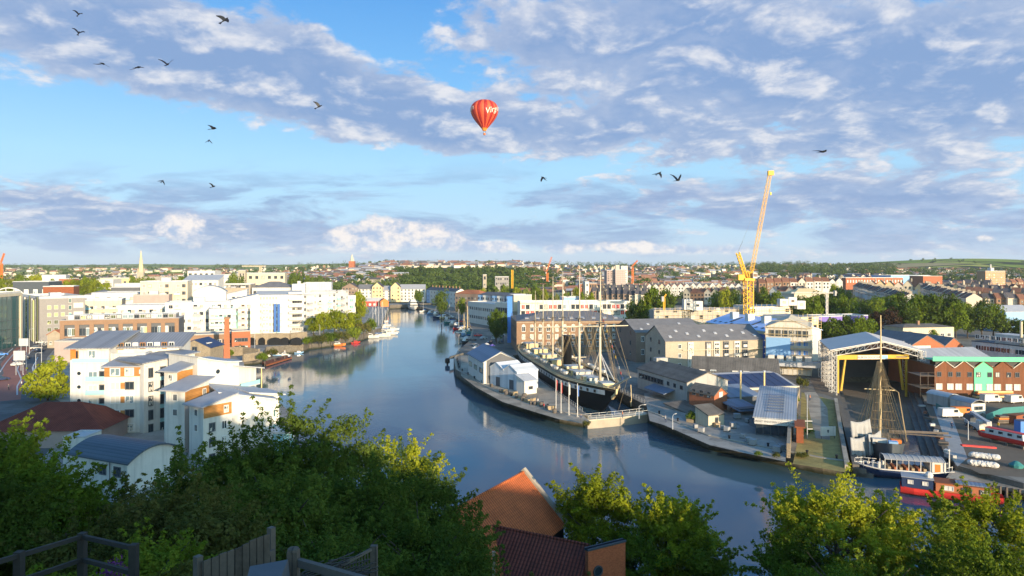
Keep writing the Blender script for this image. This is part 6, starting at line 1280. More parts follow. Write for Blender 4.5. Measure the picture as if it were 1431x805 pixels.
row('the row under the long orange brick range', (1212, 660), (1275, 640), 410, 411, [1, 7, 2], sc=1.35)
row('the curving street above the park trees', (1192, 640), (1262, 450), 408, 428, [3, 5], face=-.0, sc=1.0)
row('the sloping street right of the curving one', (1286, 560), (1350, 440), 412, 430, [3, 5, 3], sc=1.0)
row('the upper row left of the orange tower', (1345, 760), (1385, 740), 405, 407, [4, 6, 3], sc=1.25)
row('the dark row below the orange tower', (1335, 600), (1440, 560), 418, 421, [4, 6, 3], sc=1.2)
row('the row just above the right hand trees', (1330, 500), (1440, 470), 428, 431, [4, 3, 6], face=.5, sc=1.1)
row('the middle row at the right edge', (1360, 680), (1440, 650), 412, 414, [4, 3, 6, 2], face=.4, sc=1.2)
row('the topmost row at the right edge', (1405, 900), (1440, 900), 402, 402, [4, 6, 5], sc=1.3)
row('the white row right of the yellow crane', (1075, 560), (1122, 540), 418, 420, [0, 5, 2], sc=1.25)
row('the red roofed row right of the crane', (1060, 700), (1160, 690), 405, 404, [6, 2, 5], sc=1.3)
row('the capped row left of the dark tree', (1120, 760), (1178, 750), 403, 402, [0, 4], sc=1.2)
# everything farther off reads as one town
def town():
    b = MB(); r_ = random.Random(5); n = 0
    def cluster(px0, px1, y0, y1, cnt, mats, s0=1.0, al=None):
        nonlocal n
        for _ in range(cnt):
            Y = y0*(y1/y0)**r_.random(); x = (r_.uniform(px0, px1)-CX)/F*Y; z = tz(x, Y)-.5
            a = mnoise.noise(Vector((x*.002, Y*.002, 1)))*3 if al is None else al+r_.uniform(-.08, .08); k = r_.choice(mats); L_ = r_.uniform(9, 34)*s0; w = r_.uniform(7, 10)*s0; h = r_.uniform(5, 8)*s0; rf = r_.choice((4, 4, 5, 5, 6))
            ca, sa = cos(a), sin(a); P = lambda u, v, zz: (x+u*ca-v*sa, Y+u*sa+v*ca, z+zz); rhh = w*.36
            b.hexa([P(-L_/2, -w/2, -4), P(L_/2, -w/2, -4), P(L_/2, w/2, -4), P(-L_/2, w/2, -4), P(-L_/2, -w/2, h), P(L_/2, -w/2, h), P(L_/2, w/2, h), P(-L_/2, w/2, h)], k)
            A1, B1, C1, D1, E1, F1 = P(-L_/2, -w/2-.3, h+.02), P(L_/2, -w/2-.3, h+.02), P(L_/2, w/2+.3, h+.02), P(-L_/2, w/2+.3, h+.02), P(-L_/2, 0, h+rhh), P(L_/2, 0, h+rhh)
            b.face([A1, B1, F1, E1], rf); b.face([C1, D1, E1, F1], rf); b.face([B1, C1, F1], k); b.face([D1, A1, E1], k)
            nw = int(L_/5); 
            for q in range(nw):
                u = -L_/2+(q+.5)*L_/nw; b.face([P(u-.6, -w/2-.05, h*.55), P(u+.6, -w/2-.05, h*.55), P(u+.6, -w/2-.05, h*.8), P(u-.6, -w/2-.05, h*.8)], 7)
    cluster(-60, 470, 1000, 2600, 420, [0, 1, 2, 1, 3]); cluster(-60, 330, 700, 1000, 60, [0, 1, 2], 1.1)
    cluster(395, 560, 1050, 1750, 260, [0, 1, 1, 2]); cluster(540, 730, 1450, 1950, 230, [1, 2, 2, 0]); cluster(720, 1180, 1000, 2600, 620, [0, 1, 2, 3, 3]); cluster(1180, 1440, 1300, 1950, 330, [0, 3, 3, 2]); cluster(940, 1130, 850, 1100, 70, [0, 1, 3]); cluster(860, 950, 850, 1100, 50, [0, 0, 1]); cluster(1320, 1440, 850, 1250, 70, [3, 2, 1]); cluster(735, 850, 760, 1000, 40, [3, 2, 3])
    o = b.build('distant_town', ['white', 'cream', 'housewall', 'brick', 'farslate', 'fartile', 'zinc', 'glass']); struct(o, 'stuff'); o['label'] = 'distant suburbs of pale houses and dark roofs reaching to the skyline'
town()
# ------------------------------------------------------------------ foliage
def leaf_arrays(rs, clumps, per, size, flat=.55, shell=.55):
    """clumps: array (n,4) centre + radius. Leaves sit in the outer part of each clump and face more or less outwards."""
    n = len(clumps)*per; c = np.repeat(clumps, per, axis=0)
    d = rs.normal(size=(n, 3)); d /= np.linalg.norm(d, axis=1)[:, None]
    r = (shell+(1-shell)*rs.random(n)**.7)*(1+.22*rs.normal(size=n)*(rs.random(n) < .3))
    p = c[:, :3]+d*(c[:, 3]*r)[:, None]*np.array([1, 1, .82])
    nrm = d+rs.normal(size=(n, 3))*flat; nrm[:, 2] += .25; nrm /= np.linalg.norm(nrm, axis=1)[:, None]
    t = np.cross(nrm, rs.normal(size=(n, 3))); t /= np.linalg.norm(t, axis=1)[:, None]; b = np.cross(nrm, t)
    s = size*(.45+1.05*rs.random(n)**1.3)[:, None]
    V = np.stack([p-t*s, p+b*s*.55, p+t*s, p-b*s*.55], axis=1).reshape(-1, 3)
    return V
def quads_mesh(name, V, mats, mi=None):
    me = bpy.data.meshes.new(name); nq = len(V)//4
    me.vertices.add(nq*4); me.vertices.foreach_set('co', V.astype(np.float32).ravel()); me.loops.add(nq*4); me.loops.foreach_set('vertex_index', np.arange(nq*4, dtype=np.int32))
    me.polygons.add(nq); me.polygons.foreach_set('loop_start', np.arange(0, nq*4, 4, dtype=np.int32)); me.polygons.foreach_set('loop_total', np.full(nq, 4, dtype=np.int32))
    for m in mats: me.materials.append(M[m])
    if mi is not None: me.polygons.foreach_set('material_index', mi)
    me.update(); return me
def sprays(rs, rx, rz, cz, n, cr):
    out = []
    for i in range(n):
        d = rs.normal(size=3); d[2] = abs(d[2])*.8+.1; d /= np.linalg.norm(d); p = d*np.array([rx, rx, rz])*(.78+.2*rs.random()); g = d+rs.normal(size=3)*.45; g[2] += .35; g /= np.linalg.norm(g); l = cr*(.8+.9*rs.random())
        for k in range(5): t = k/4; q = p+g*l*t*1.4; out.append((q[0], q[1], cz+q[2]-.15*l*t*t, cr*(.44-.24*t)))
    return np.array(out)
def crown_clumps(rs, rx, rz, cz, n, cr, lop=.25):
    out = []
    for i in range(n):
        d = rs.normal(size=3); d /= np.linalg.norm(d); f = .45+.55*rs.random()**.6
        k = 1+lop*mnoise.noise(Vector((d[0]*1.4+rs.random()*.1, d[1]*1.4, d[2]*1.4+rx)))*1.6
        q = d*f*k*np.array([rx, rx, rz]); 
        if q[2] < -.75*rz: q[2] *= .6
        out.append((q[0], q[1], cz+q[2], cr*(.6+.8*rs.random())))
    return np.array(out)
def trunk_mb(h, r, crown_z, rx, rs, limbs=6):
    b = MB(); b.path([(0, 0, -1.5), (.05*h*.2, 0, h*.35), (.1, .1, h*.7)], r*1.15, r*.5, 7)
    for i in range(limbs):
        a = 2*pi*i/limbs+rs.random(); z0 = h*(.3+.35*rs.random()); l = rx*(.55+.3*rs.random()); b.path([(0, 0, z0), (cos(a)*l*.5, sin(a)*l*.5, z0+l*.45), (cos(a)*l, sin(a)*l, z0+l*.95)], r*.45, r*.12, 5)
    return b
PT = {}
def tree_proto(key, seed, h, rx, mat, nclump, per, size, cr, lo=.06, tall=1.0, limbs=6, spr=0):
    """tree of height h, crown radius rx; root at the foot"""
    rs = np.random.RandomState(seed); rz = (h*(1-lo))/2*.9; cz = h-rz*.98
    V = leaf_arrays(rs, crown_clumps(rs, rx-cr*.6, rz-cr*.5, cz, nclump, cr), per, size)
    if spr: V = np.concatenate([V, leaf_arrays(rs, sprays(rs, rx, rz, cz, spr, cr), 26, size*.85, shell=.1)])
    zmax = np.percentile(V[:, 2], 99.0); V[:, 2] *= h/zmax
    PT[key] = (quads_mesh('crown', V, [mat]), trunk_mb(h*.9, h*.022+.05, cz, rx, rs, limbs).mesh('trunk', 'trunk'), h, rx)
def tree(key, p, label, h, rx, group=None, name='tree', rz=None, cat='tree'):
    cm, tm, h0, r0 = PT[key]; e = E(name, p, rnd.uniform(0, 6.28) if rz is None else rz, label, cat, group, scale=(rx/r0, rx/r0, h/h0))
    put('trunk', tm, e); put('crown', cm, e); return e
for i in range(3):
    tree_proto('mid%d' % i, 10+i, 12, 5.5, 'leafmid', 34, 90, .42, 1.9); tree_proto('dark%d' % i, 20+i, 12, 5.5, 'leafdark', 34, 90, .42, 1.9)
    tree_proto('bright%d' % i, 30+i, 12, 5.5, 'leafbright', 34, 90, .42, 1.9); tree_proto('far%d' % i, 40+i, 11, 5.5, 'leaffar', 20, 36, .75, 2.0)
tree_proto('purple0', 50, 12, 5.5, 'leafpurple', 34, 90, .42, 1.9)
tree_proto('shrub0', 60, 4, 3.6, 'leafmid', 18, 80, .3, 1.3, lo=.02, limbs=3); tree_proto('shrub1', 61, 4, 3.6, 'leafolive', 18, 80, .3, 1.3, lo=.02, limbs=3)
def trow(items, key, desc, grp, z=None, hmin=6, n3=3):
    """items: (column, distance, top row, radius px)"""
    items = sorted(items)
    for i, (px, Y, top, rp_) in enumerate(items):
        x = (px-CX)/F*Y; z0 = z if z is not None else zt_(x, Y); h = max(hmin, ZA(top, Y)-z0); k = key if isinstance(key, str) else key[i % len(key)]
        tree('%s%d' % (k, i % n3), (x, Y, z0), '%s, %s from left of %s' % ({'mid': 'green leafy tree', 'dark': 'dark green tree', 'bright': 'yellow green tree', 'far': 'small green tree'}[k], nth(i), desc), h, rp_*Y/F, grp)
tree('bright0', G(67, 560, 4)-Vector((0, 0, 3)), 'round bright yellow green tree beside the road and the balcony block', ZA(503, 185)-1, 30*185/F)
trow([(438, 352, 444, 12), (452, 350, 437, 14), (468, 352, 434, 15), (484, 356, 436, 14), (496, 372, 438, 12), (505, 420, 412, 10), (500, 440, 408, 8)], 'bright', 'the sunlit clump by the white flats', 'waterfront trees', ZL)
for i, (px, py, r_, hh) in enumerate(((432, 481, 10, 3.4), (446, 481, 12, 4.6), (462, 480, 13, 5.2), (478, 478, 12, 5.5), (494, 474, 13, 6), (508, 468, 12, 6.5), (518, 462, 9, 6.5))): p = G(px, py, ZL); tree('shrub%d' % (i % 2), p, 'dense green shrub, %s from left along the quay below the sunlit clump' % nth(i), hh, r_*p.y/F, 'quay edge shrubs', 'shrub', cat='shrub')
for i, (px, py, r_, hh) in enumerate(((322, 498, 5, 2.6), (336, 492, 7, 3), (366, 505, 8, 3.2), (380, 498, 9, 3), (290, 503, 5, 2.2), (1108, 592, 7, 2.6), (1112, 565, 6, 2.2), (1122, 543, 9, 3.4), (966, 590, 8, 2.6), (1085, 640, 6, 1.0), (1060, 637, 6, .9), (820, 596, 6, 1.3), (1130, 605, 8, 1.0), (1120, 640, 10, 1.1))):
    p = G(px, py, ZL if px < 700 else ZR); tree('shrub%d' % (i % 2), p, ['small bush beside the brick chimney', 'bush under the tan garden wall', 'reedy bush on the pontoon near the quay wall', 'leafy bush on the pontoon beside the water', 'bush by the stone house door', 'bush at the corner of the boatyard shed', 'bush behind the boatyard shed', 'orange tinged bush at the end of the site track', 'dark bush under the canopy of the museum shed', 'weed tuft on the quay edge near the boatyard shed', 'weed tuft on the quay edge left of the boatyard shed', 'weed clump on the corner of the dock gate', 'long weeds on the grass strip by the mast', 'weed patch at the water end of the grass strip'][i], hh, r_*p.y/F, None, 'shrub', cat='shrub')
trow([(585, 640, 406, 7), (617, 480, 407, 11), (645, 470, 417, 7), (693, 335, 433, 11), (703, 332, 437, 10), (694, 325, 448, 9)], ('mid', 'dark', 'mid'), 'the trees on the upper right bank', 'right bank trees', ZR)
trow([(892, 345, 420, 14), (884, 350, 424, 12), (905, 340, 428, 14), (918, 430, 402, 17), (934, 425, 406, 14), (905, 430, 408, 12), (826, 470, 410, 7), (815, 468, 409, 7), (1000, 500, 408, 9), (1012, 490, 404, 10), (1026, 490, 406, 11), (1066, 470, 402, 12), (1080, 465, 408, 14), (1094, 460, 416, 12), (1120, 430, 414, 12), (1110, 440, 418, 10)], ('mid', 'bright', 'mid', 'dark'), 'the trees behind the slate warehouses', 'trees behind the warehouses', ZR)
trow([(1130+19*i+rnd.uniform(-4, 4), 405+rnd.uniform(-20, 20), (414, 411, 418, 413, 420, 416, 413, 410, 412, 416, 422, 420, 424, 420, 426, 428, 424)[i], 13+rnd.uniform(-2, 4)) for i in range(17)], ('mid', 'dark', 'mid'), 'the back line behind the dock shelter', 'park trees')
trow([(1150, 318, 449, 12), (1164, 312, 445, 14), (1180, 310, 442, 15), (1196, 308, 443, 15), (1212, 312, 446, 14), (1224, 316, 454, 11)], ('mid', 'mid', 'dark'), 'the front clump behind the dock shelter', 'trees behind the dock shelter', ZR)
trow([(1268, 345, 424, 18), (1284, 352, 414, 20), (1302, 350, 413, 22), (1322, 352, 412, 22), (1336, 345, 424, 16), (1352, 350, 432, 15), (1372, 348, 428, 17), (1388, 352, 426, 17), (1400, 345, 440, 14), (1418, 345, 446, 14), (1432, 340, 448, 16)], ('dark', 'mid', 'dark'), 'the big trees behind the brick workshops', 'park trees at the right')
tree('purple0', W(1240, 322, ZR), 'large purple brown leaved tree behind the dock shelter', ZA(433, 322)-ZR, 21*322/F)
tree('mid1', W(1305, 292, ZR), 'ivy covered tree growing over the smaller brick workshop', ZA(468, 262)-ZR-1, 9*262/F)
trow([(8, 640, 388, 13), (30, 650, 384, 13), (48, 660, 384, 12), (72, 640, 391, 10), (84, 635, 396, 11), (96, 640, 390, 11), (110, 630, 392, 12), (122, 640, 387, 11), (134, 635, 391, 11), (148, 630, 395, 10), (60, 620, 398, 9), (104, 600, 402, 10), (140, 600, 402, 9)], ('bright', 'mid'), 'the belt behind the arch bridge', 'trees at the far left', 4)
trow([(188, 760, 386, 8), (204, 765, 387, 7), (214, 770, 389, 6), (240, 780, 388, 7), (252, 775, 387, 8), (268, 780, 385, 8), (280, 770, 388, 6), (326, 700, 382, 8), (336, 705, 386, 7), (320, 640, 392, 6), (420, 860, 381, 7), (432, 850, 385, 8), (446, 850, 386, 8), (410, 850, 382, 8)], ('mid', 'far'), 'the trees round the spire and crescent', 'trees on the left skyline')
trow([(735, 640, 404, 9), (748, 640, 400, 10), (760, 640, 405, 9), (722, 640, 402, 9), (705, 650, 398, 8), (690, 650, 400, 9), (676, 655, 403, 8), (662, 660, 404, 9), (840, 690, 405, 5), (895, 690, 401, 7), (1180, 600, 405, 9), (1172, 610, 402, 8), (1166, 610, 398, 9), (775, 560, 411, 9), (790, 560, 409, 8), (805, 660, 402, 7)], ('mid', 'bright', 'far'), 'the trees among houses beyond the ship', 'street trees')
# far woods that read as one mass
def wood():
    rs = np.random.RandomState(3); CL = []
    def patch(px0, px1, y0, y1, n, rmin=4, rmax=8, den=1.0, mask=None):
        for _ in range(n):
            Y = y0*(y1/y0)**rs.random(); px = px0+(px1-px0)*rs.random(); x = (px-CX)/F*Y
            if mask and not mask(px, Y): continue
            z = tz(x, Y); r = rs.uniform(rmin, rmax)
            for k in range(4): CL.append((x+rs.normal()*r*.5, Y+rs.normal()*r*.5, z+r*(.5+.9*rs.random()), r*.6))
    patch(555, 770, 900, 1300, 620); patch(395, 560, 950, 1250, 170); patch(640, 770, 800, 1050, 190); patch(440, 560, 780, 900, 90, 4, 6)
    patch(500, 760, 1500, 2000, 60); patch(-60, 470, 1000, 2800, 420, 5, 9); patch(760, 1180, 1000, 2800, 420, 5, 9); patch(950, 1060, 720, 950, 50, 4, 6)
    patch(1060, 1250, 1500, 2300, 560, 7, 11); patch(1240, 1440, 1150, 1850, 330, 6, 9); patch(1120, 1440, 2300, 2900, 40, 5, 8, mask=lambda px, Y: mnoise.noise(Vector((px*.03, Y*.004, 2))) > .05)
    patch(-60, 480, 2800, 4200, 260, 10, 16, mask=lambda px, Y: mnoise.noise(Vector((px*.02, Y*.002, 5))) > 0.); patch(480, 1130, 2400, 3200, 260, 9, 15)
    V = leaf_arrays(rs, np.array(CL), 26, 1.5); mi = None
    o = put('distant_woods', quads_mesh('distant_woods', V, ['leaffar'])); struct(o, 'stuff'); o['label'] = 'distant woodland and hedgerow trees on the scarp and the skyline'
wood()

for i, (px, Y, r_, hh) in enumerate(((110, 100, 3.5, 3.4), (150, 92, 3.5, 3.5), (190, 94, 3.2, 3.2), (85, 84, 4, 4), (130, 78, 4, 4.5), (175, 80, 4, 4), (215, 84, 3.6, 4), (60, 72, 5, 5), (240, 96, 3.0, 3.6), (110, 66, 5, 6), (160, 62, 5, 5), (210, 66, 5, 6), (30, 95, 4, 5), (255, 76, 4, 5))):
    x = (px-CX)/F*Y; tree('shrub%d' % (i % 2), (x, Y, hz(x, Y)), 'shaded garden bush, %s of the thicket below the arched roof house' % nth(i), hh, r_, 'thicket below the arched roof house', 'bush', cat='bush')
# ------------------------------------------------------------------ foreground: garden slope trees, tiled roofs, fences
def bigtree(px, Y, top, rpx, mat, label, nclump, per, size, cr, seed, lo=.18, name='tree', group=None, foot=None):
    x = (px-CX)/F*Y; z0 = hz(x, Y) if foot is None else foot; h = ZA(top, Y)-z0; rx = rpx*Y/F
    key = 'big%d' % seed; tree_proto(key, seed, h, rx, mat, int(nclump*.85), int(per*1.25), size*.80, cr*.86, lo, limbs=8, spr=int(nclump*1.1))
    return tree(key, (x, Y, z0-.2), label, h, rx, group, name, rz=0)
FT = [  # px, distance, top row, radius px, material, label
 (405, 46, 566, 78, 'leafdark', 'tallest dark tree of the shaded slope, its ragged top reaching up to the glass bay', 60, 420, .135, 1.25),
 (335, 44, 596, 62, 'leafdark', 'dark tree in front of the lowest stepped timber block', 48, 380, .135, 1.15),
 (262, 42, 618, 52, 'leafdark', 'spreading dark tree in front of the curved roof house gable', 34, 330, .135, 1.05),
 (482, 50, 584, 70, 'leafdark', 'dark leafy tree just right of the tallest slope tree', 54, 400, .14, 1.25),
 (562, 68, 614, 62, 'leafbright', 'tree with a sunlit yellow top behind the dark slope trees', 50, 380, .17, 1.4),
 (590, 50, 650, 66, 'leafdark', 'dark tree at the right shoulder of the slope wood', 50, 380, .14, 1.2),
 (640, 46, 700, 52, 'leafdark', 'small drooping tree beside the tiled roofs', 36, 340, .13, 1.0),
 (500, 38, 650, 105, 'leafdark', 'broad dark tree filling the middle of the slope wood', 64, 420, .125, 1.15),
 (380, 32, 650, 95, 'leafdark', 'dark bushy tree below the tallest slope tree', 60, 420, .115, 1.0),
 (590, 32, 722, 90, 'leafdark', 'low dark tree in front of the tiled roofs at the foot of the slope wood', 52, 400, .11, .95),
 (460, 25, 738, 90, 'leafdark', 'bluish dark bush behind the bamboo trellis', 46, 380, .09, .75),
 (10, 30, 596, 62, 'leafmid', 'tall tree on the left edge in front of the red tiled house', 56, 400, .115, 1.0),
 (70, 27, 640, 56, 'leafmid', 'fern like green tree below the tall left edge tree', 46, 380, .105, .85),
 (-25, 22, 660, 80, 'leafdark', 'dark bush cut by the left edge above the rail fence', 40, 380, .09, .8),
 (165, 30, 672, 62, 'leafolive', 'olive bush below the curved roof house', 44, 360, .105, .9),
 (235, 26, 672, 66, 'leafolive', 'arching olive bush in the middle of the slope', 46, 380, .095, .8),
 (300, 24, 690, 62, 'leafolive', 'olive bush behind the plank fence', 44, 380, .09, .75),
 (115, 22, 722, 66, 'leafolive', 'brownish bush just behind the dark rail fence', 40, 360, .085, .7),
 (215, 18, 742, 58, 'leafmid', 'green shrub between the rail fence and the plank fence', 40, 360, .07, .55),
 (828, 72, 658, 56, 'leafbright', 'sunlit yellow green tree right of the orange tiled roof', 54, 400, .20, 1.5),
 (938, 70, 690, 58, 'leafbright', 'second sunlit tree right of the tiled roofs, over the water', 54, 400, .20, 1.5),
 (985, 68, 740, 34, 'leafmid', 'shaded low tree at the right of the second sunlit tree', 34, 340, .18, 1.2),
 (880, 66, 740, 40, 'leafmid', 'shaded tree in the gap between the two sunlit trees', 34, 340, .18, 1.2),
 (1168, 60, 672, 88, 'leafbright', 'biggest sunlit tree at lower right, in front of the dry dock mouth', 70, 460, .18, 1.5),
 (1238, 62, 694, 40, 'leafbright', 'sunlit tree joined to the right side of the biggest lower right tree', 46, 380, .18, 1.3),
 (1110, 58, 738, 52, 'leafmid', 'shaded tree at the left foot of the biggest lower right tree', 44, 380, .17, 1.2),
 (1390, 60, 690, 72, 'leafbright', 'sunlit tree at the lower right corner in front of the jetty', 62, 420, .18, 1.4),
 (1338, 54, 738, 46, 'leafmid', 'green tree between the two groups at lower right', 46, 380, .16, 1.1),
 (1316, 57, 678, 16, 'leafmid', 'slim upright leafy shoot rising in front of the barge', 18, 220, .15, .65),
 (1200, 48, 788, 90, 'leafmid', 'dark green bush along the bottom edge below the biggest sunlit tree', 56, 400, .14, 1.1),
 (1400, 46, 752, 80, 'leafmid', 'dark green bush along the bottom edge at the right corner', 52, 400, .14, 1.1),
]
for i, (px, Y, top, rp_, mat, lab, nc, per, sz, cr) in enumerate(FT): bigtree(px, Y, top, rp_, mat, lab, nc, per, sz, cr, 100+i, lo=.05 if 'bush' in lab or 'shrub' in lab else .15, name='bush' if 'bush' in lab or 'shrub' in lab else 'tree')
# mauve flowers and weeds by the fence
rs = np.random.RandomState(9)
def weeds(name, label, px, Y, rpx, hh, mat, n, size, seed):
    x = (px-CX)/F*Y; z = hz(x, Y); rs = np.random.RandomState(seed); r = rpx*Y/F
    cl = np.array([(rs.normal()*r*.5, rs.normal()*r*.4, hh*(.25+.75*rs.random()), .10+.12*rs.random()) for _ in range(n)]); V = leaf_arrays(rs, cl, 26, size)
    e = E(name, (x, Y, z), 0, label, 'plant'); put('leaves', quads_mesh('leaves', V, [mat]), e)
    b = MB(); [b.tube((c[0]*.7, c[1]*.7, -.3), (c[0], c[1], c[2]), .012, n=3) for c in cl[::2]]; b.build('stems', 'leafolive', e); return e
weeds('flowering_plant', 'clump of mauve flowers beside the dark rail fence', 158, 14.2, 34, 1.25, 'flowermauve', 34, .03, 1); weeds('flowering_plant', 'green stems under the mauve flowers', 160, 14.5, 44, 1.0, 'leafmid', 60, .05, 2)
weeds('weed_clump', 'pale green weeds in front of the plank fence', 250, 13.0, 50, 1.1, 'leafolive', 80, .045, 3); weeds('weed_clump', 'tall weeds at the bottom left below the rail fence', 60, 13.2, 60, .9, 'leafmid', 70, .045, 4); weeds('weed_clump', 'weeds growing up in front of the brick gable', 800, 50, 60, 3.4, 'leafolive', 60, .13, 5); weeds('weed_clump', 'reddish weeds at the corner of the brick gable', 862, 52, 26, 3.0, 'leafolive', 30, .12, 6)

# tiled roofs below
def roofhouse(name, label, r0, r1, half, drop, wall, tile, h0, coping=False):
    """ridge from r0 (far) to r1 (near); two tiled slopes, walls to the ground"""
    r0, r1 = Vector(r0), Vector(r1); d = (r1-r0); L = d.length; rz = atan2(d.y, d.x); z0 = h0
    e = E(name, (r0.x, r0.y, z0), rz, label, 'house'); zr = r0.z-z0
    b = MB(); b.extr([(-half, -2), (-half, zr-drop), (0, zr-.15), (half, zr-drop), (half, -2)], 'x', .1, L-.1); b.build('wall', wall, e)
    for sg in (1, -1):
        nrm = sqrt(half**2+drop**2); a = atan2(drop, half); b = MB(); b.box(0, L, -.12, 0, 0, 0); b = MB(); b.box(-.2, L+.2, 0, nrm+.5, -.14, 0)
        o = b.build('roof_slope', tile, e, loc=(0, 0, zr+.12), rot=(-a, 0, 0) if sg > 0 else (a, 0, 0))
        if sg < 0: o.scale = (1, -1, 1)
    b = MB(); n = int(L/.4)
    for i in range(n): b.tube((L*i/n, 0, zr+.06), (L*(i+1)/n-.03, 0, zr+.06), .17, .15, 7)
    b.build('ridge_tiles', tile, e)
    if coping:
        b = MB(); s_ = drop/half
        for sg in (-1, 1): b.hexa([(-.25, 0, zr-.1), (.25, 0, zr-.1), (.25, sg*(half+.5), zr-drop-.5*s_-.1), (-.25, sg*(half+.5), zr-drop-.5*s_-.1), (-.25, 0, zr+.5), (.25, 0, zr+.5), (.25, sg*(half+.5), zr-drop-.5*s_+.5), (-.25, sg*(half+.5), zr-drop-.5*s_+.5)])
        b.build('gable_coping', 'stone', e)
    return e, L, zr
r0 = W(733, 75, ZA(660, 75)); zr_ = r0.z; Y1 = F*(H-zr_)/(705-HY); r1 = W(650, Y1, zr_)
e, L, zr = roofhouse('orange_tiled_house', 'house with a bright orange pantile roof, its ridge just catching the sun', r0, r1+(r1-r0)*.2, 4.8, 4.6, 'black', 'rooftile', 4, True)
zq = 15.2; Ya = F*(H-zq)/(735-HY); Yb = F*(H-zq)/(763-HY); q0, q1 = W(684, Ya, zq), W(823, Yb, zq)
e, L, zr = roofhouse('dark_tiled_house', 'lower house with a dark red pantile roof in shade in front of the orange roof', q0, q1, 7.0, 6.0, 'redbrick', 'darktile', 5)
b = MB()
for x in (3.2, 5.8): b.box(x, x+.12, -4.6, -1.0, zr-3.6, zr-3.5)
A = W(822, 58.5, 0); B_ = W(874, 60.5, 0)
e, L, h = bld('brick_gable', 'orange brick gable with a small round window and dark coping beside the dark tiled roof', 'house', A, B_, .45, 4, ZA(764, 59.5), wall='orangebrick', roof='flat', rm='lead', par=.18)
b = MB(); b.lathe([(.5, 0), (.5, .1), (.38, .1), (.38, .03)], 14); o = b.build('window', 'lead', e, loc=(L*.25, -.005, h-1.9), rot=(pi/2, 0, 0)); b = MB(); b.lathe([(.37, 0), (.37, .04)], 14); b.build('pane', 'glass', o)
e = E('timber_post', W(690, 44, hz(-1, 44)), 0, 'pale timber post standing beside the dark tiled roof', 'post'); b = MB(); b.box(-.09, .09, -.09, .09, -.5, ZA(772, 44)-hz(-1, 44)); b.box(-.11, .11, -.11, .11, ZA(772, 44)-hz(-1, 44), ZA(772, 44)-hz(-1, 44)+.05); b.build('shaft', 'path', e)

# fences
def P3(px, py, Y): return W(px, Y, ZA(py, Y))
e = E('rail_fence', (0, 0, 0), 0, 'dark weathered post and rail fence with mesh at the lower left', 'fence')
pts = [P3(-30, 790, 10.5), P3(115, 747, 12.5), P3(187, 763, 11.5)]
for p in pts+[pts[0].lerp(pts[1], .35)]: b = MB(); b.box(p.x-.06, p.x+.06, p.y-.06, p.y+.06, p.z-1.9, p.z+.03); b.build('post', 'darkfence', e)
for k in (0, .42, .85):
    b = MB()
    for p, q in zip(pts, pts[1:]): u = Vector((0, 0, -k)); n = Vector((-(q-p).y, (q-p).x, 0)).normalized()*.03; w_ = Vector((0, 0, .075)); b.hexa([p-n+u-w_, q-n+u-w_, q+n+u-w_, p+n+u-w_, p-n+u, q-n+u, q+n+u, p+n+u])
    b.build('rail', 'darkfence', e)
b = MB(); b.box(-.04, .04, 0, .01, 0, .01)
def plank_panel(name, label, a, b_, hh, mat='plankfence', w=.14, gap=.012, tops=.0):
    a, b_ = Vector(a), Vector(b_); d = b_-a; L = Vector((d.x, d.y, 0)).length; e = E(name, (a.x, a.y, a.z), atan2(d.y, d.x), label, 'fence'); n = int(L/w); sl_ = d.z/L; r_ = random.Random(4)
    for i in range(n): x = i*w; z = sl_*x+r_.uniform(-.02, .02); b = MB(); b.hexa([(x, 0, z-hh), (x+w-gap, 0, z-hh), (x+w-gap, .02, z-hh), (x, .02, z-hh), (x, 0, z), (x+w-gap, 0, z+sl_*w), (x+w-gap, .02, z+sl_*w), (x, .02, z)]); b.build('plank', mat, e)
    for z in (-.3, -1.1): b = MB(); b.hexa([(0, .02, z-.08), (L, .02, z-.08+d.z), (L, .07, z-.08+d.z), (0, .07, z-.08), (0, .02, z), (L, .02, z+d.z), (L, .07, z+d.z), (0, .07, z)]); b.build('rail', 'oldwood', e)
    for x in (0, L): b = MB(); z = sl_*x; b.box(x-.05, x+.05, .07, .17, z-hh-.3, z+.05); b.build('post', 'oldwood', e)
    return e
plank_panel('plank_fence', 'grey weathered vertical plank fence panel rising to the right', P3(284, 784, 10.2), P3(386, 743, 11.4), 1.5)
e = E('post_and_rail', P3(410, 769, 10.0), 0, 'sawn timber post with a rail sloping down to the right at the bottom edge', 'fence')
b = MB(); b.box(-.075, .075, -.075, .075, -1.5, 0); b.lathe([(.09, 0), (.08, .03), (.02, .05)], 8); b.build('post', 'plankfence', e)
q = P3(530, 812, 8.6)-P3(410, 769, 10.0); b = MB(); n = Vector((.02, .035, 0)); u = Vector((0, 0, .11)); s0 = Vector((.07, 0, -.12)); b.hexa([s0-n-u, q-n-u, q+n-u, s0+n-u, s0-n, q-n, q+n, s0+n]); b.build('rail', 'oldwood', e)
e = E('bamboo_trellis', (0, 0, 0), 0, 'slatted lattice trellis panel leaning behind the timber rail', 'trellis')
a, c = P3(455, 802, 12.0), P3(522, 766, 12.6)
b = MB()
for i in range(17): t = i/16; p = a.lerp(c, t); b.tube(p-Vector((0, 0, 1.0)), p, .014, n=4)
b.build('slats', 'oldwood', e); b = MB(); b.tube(a, c, .035, n=4); b.tube(a-Vector((0, 0, .6)), c-Vector((0, 0, .6)), .03, n=4); b.build('frame', 'oldwood', e); b = MB(); b.box(c.x-.05, c.x+.07, c.y-.05, c.y+.05, c.z-1.2, c.z+.05); b.build('post', 'plankfence', e)
e = E('brushwood_heap', P3(470, 792, 11.6)-Vector((0, 0, .5)), 0, 'heap of pale cut sticks lying against the trellis', 'heap'); b = MB(); r_ = random.Random(2)
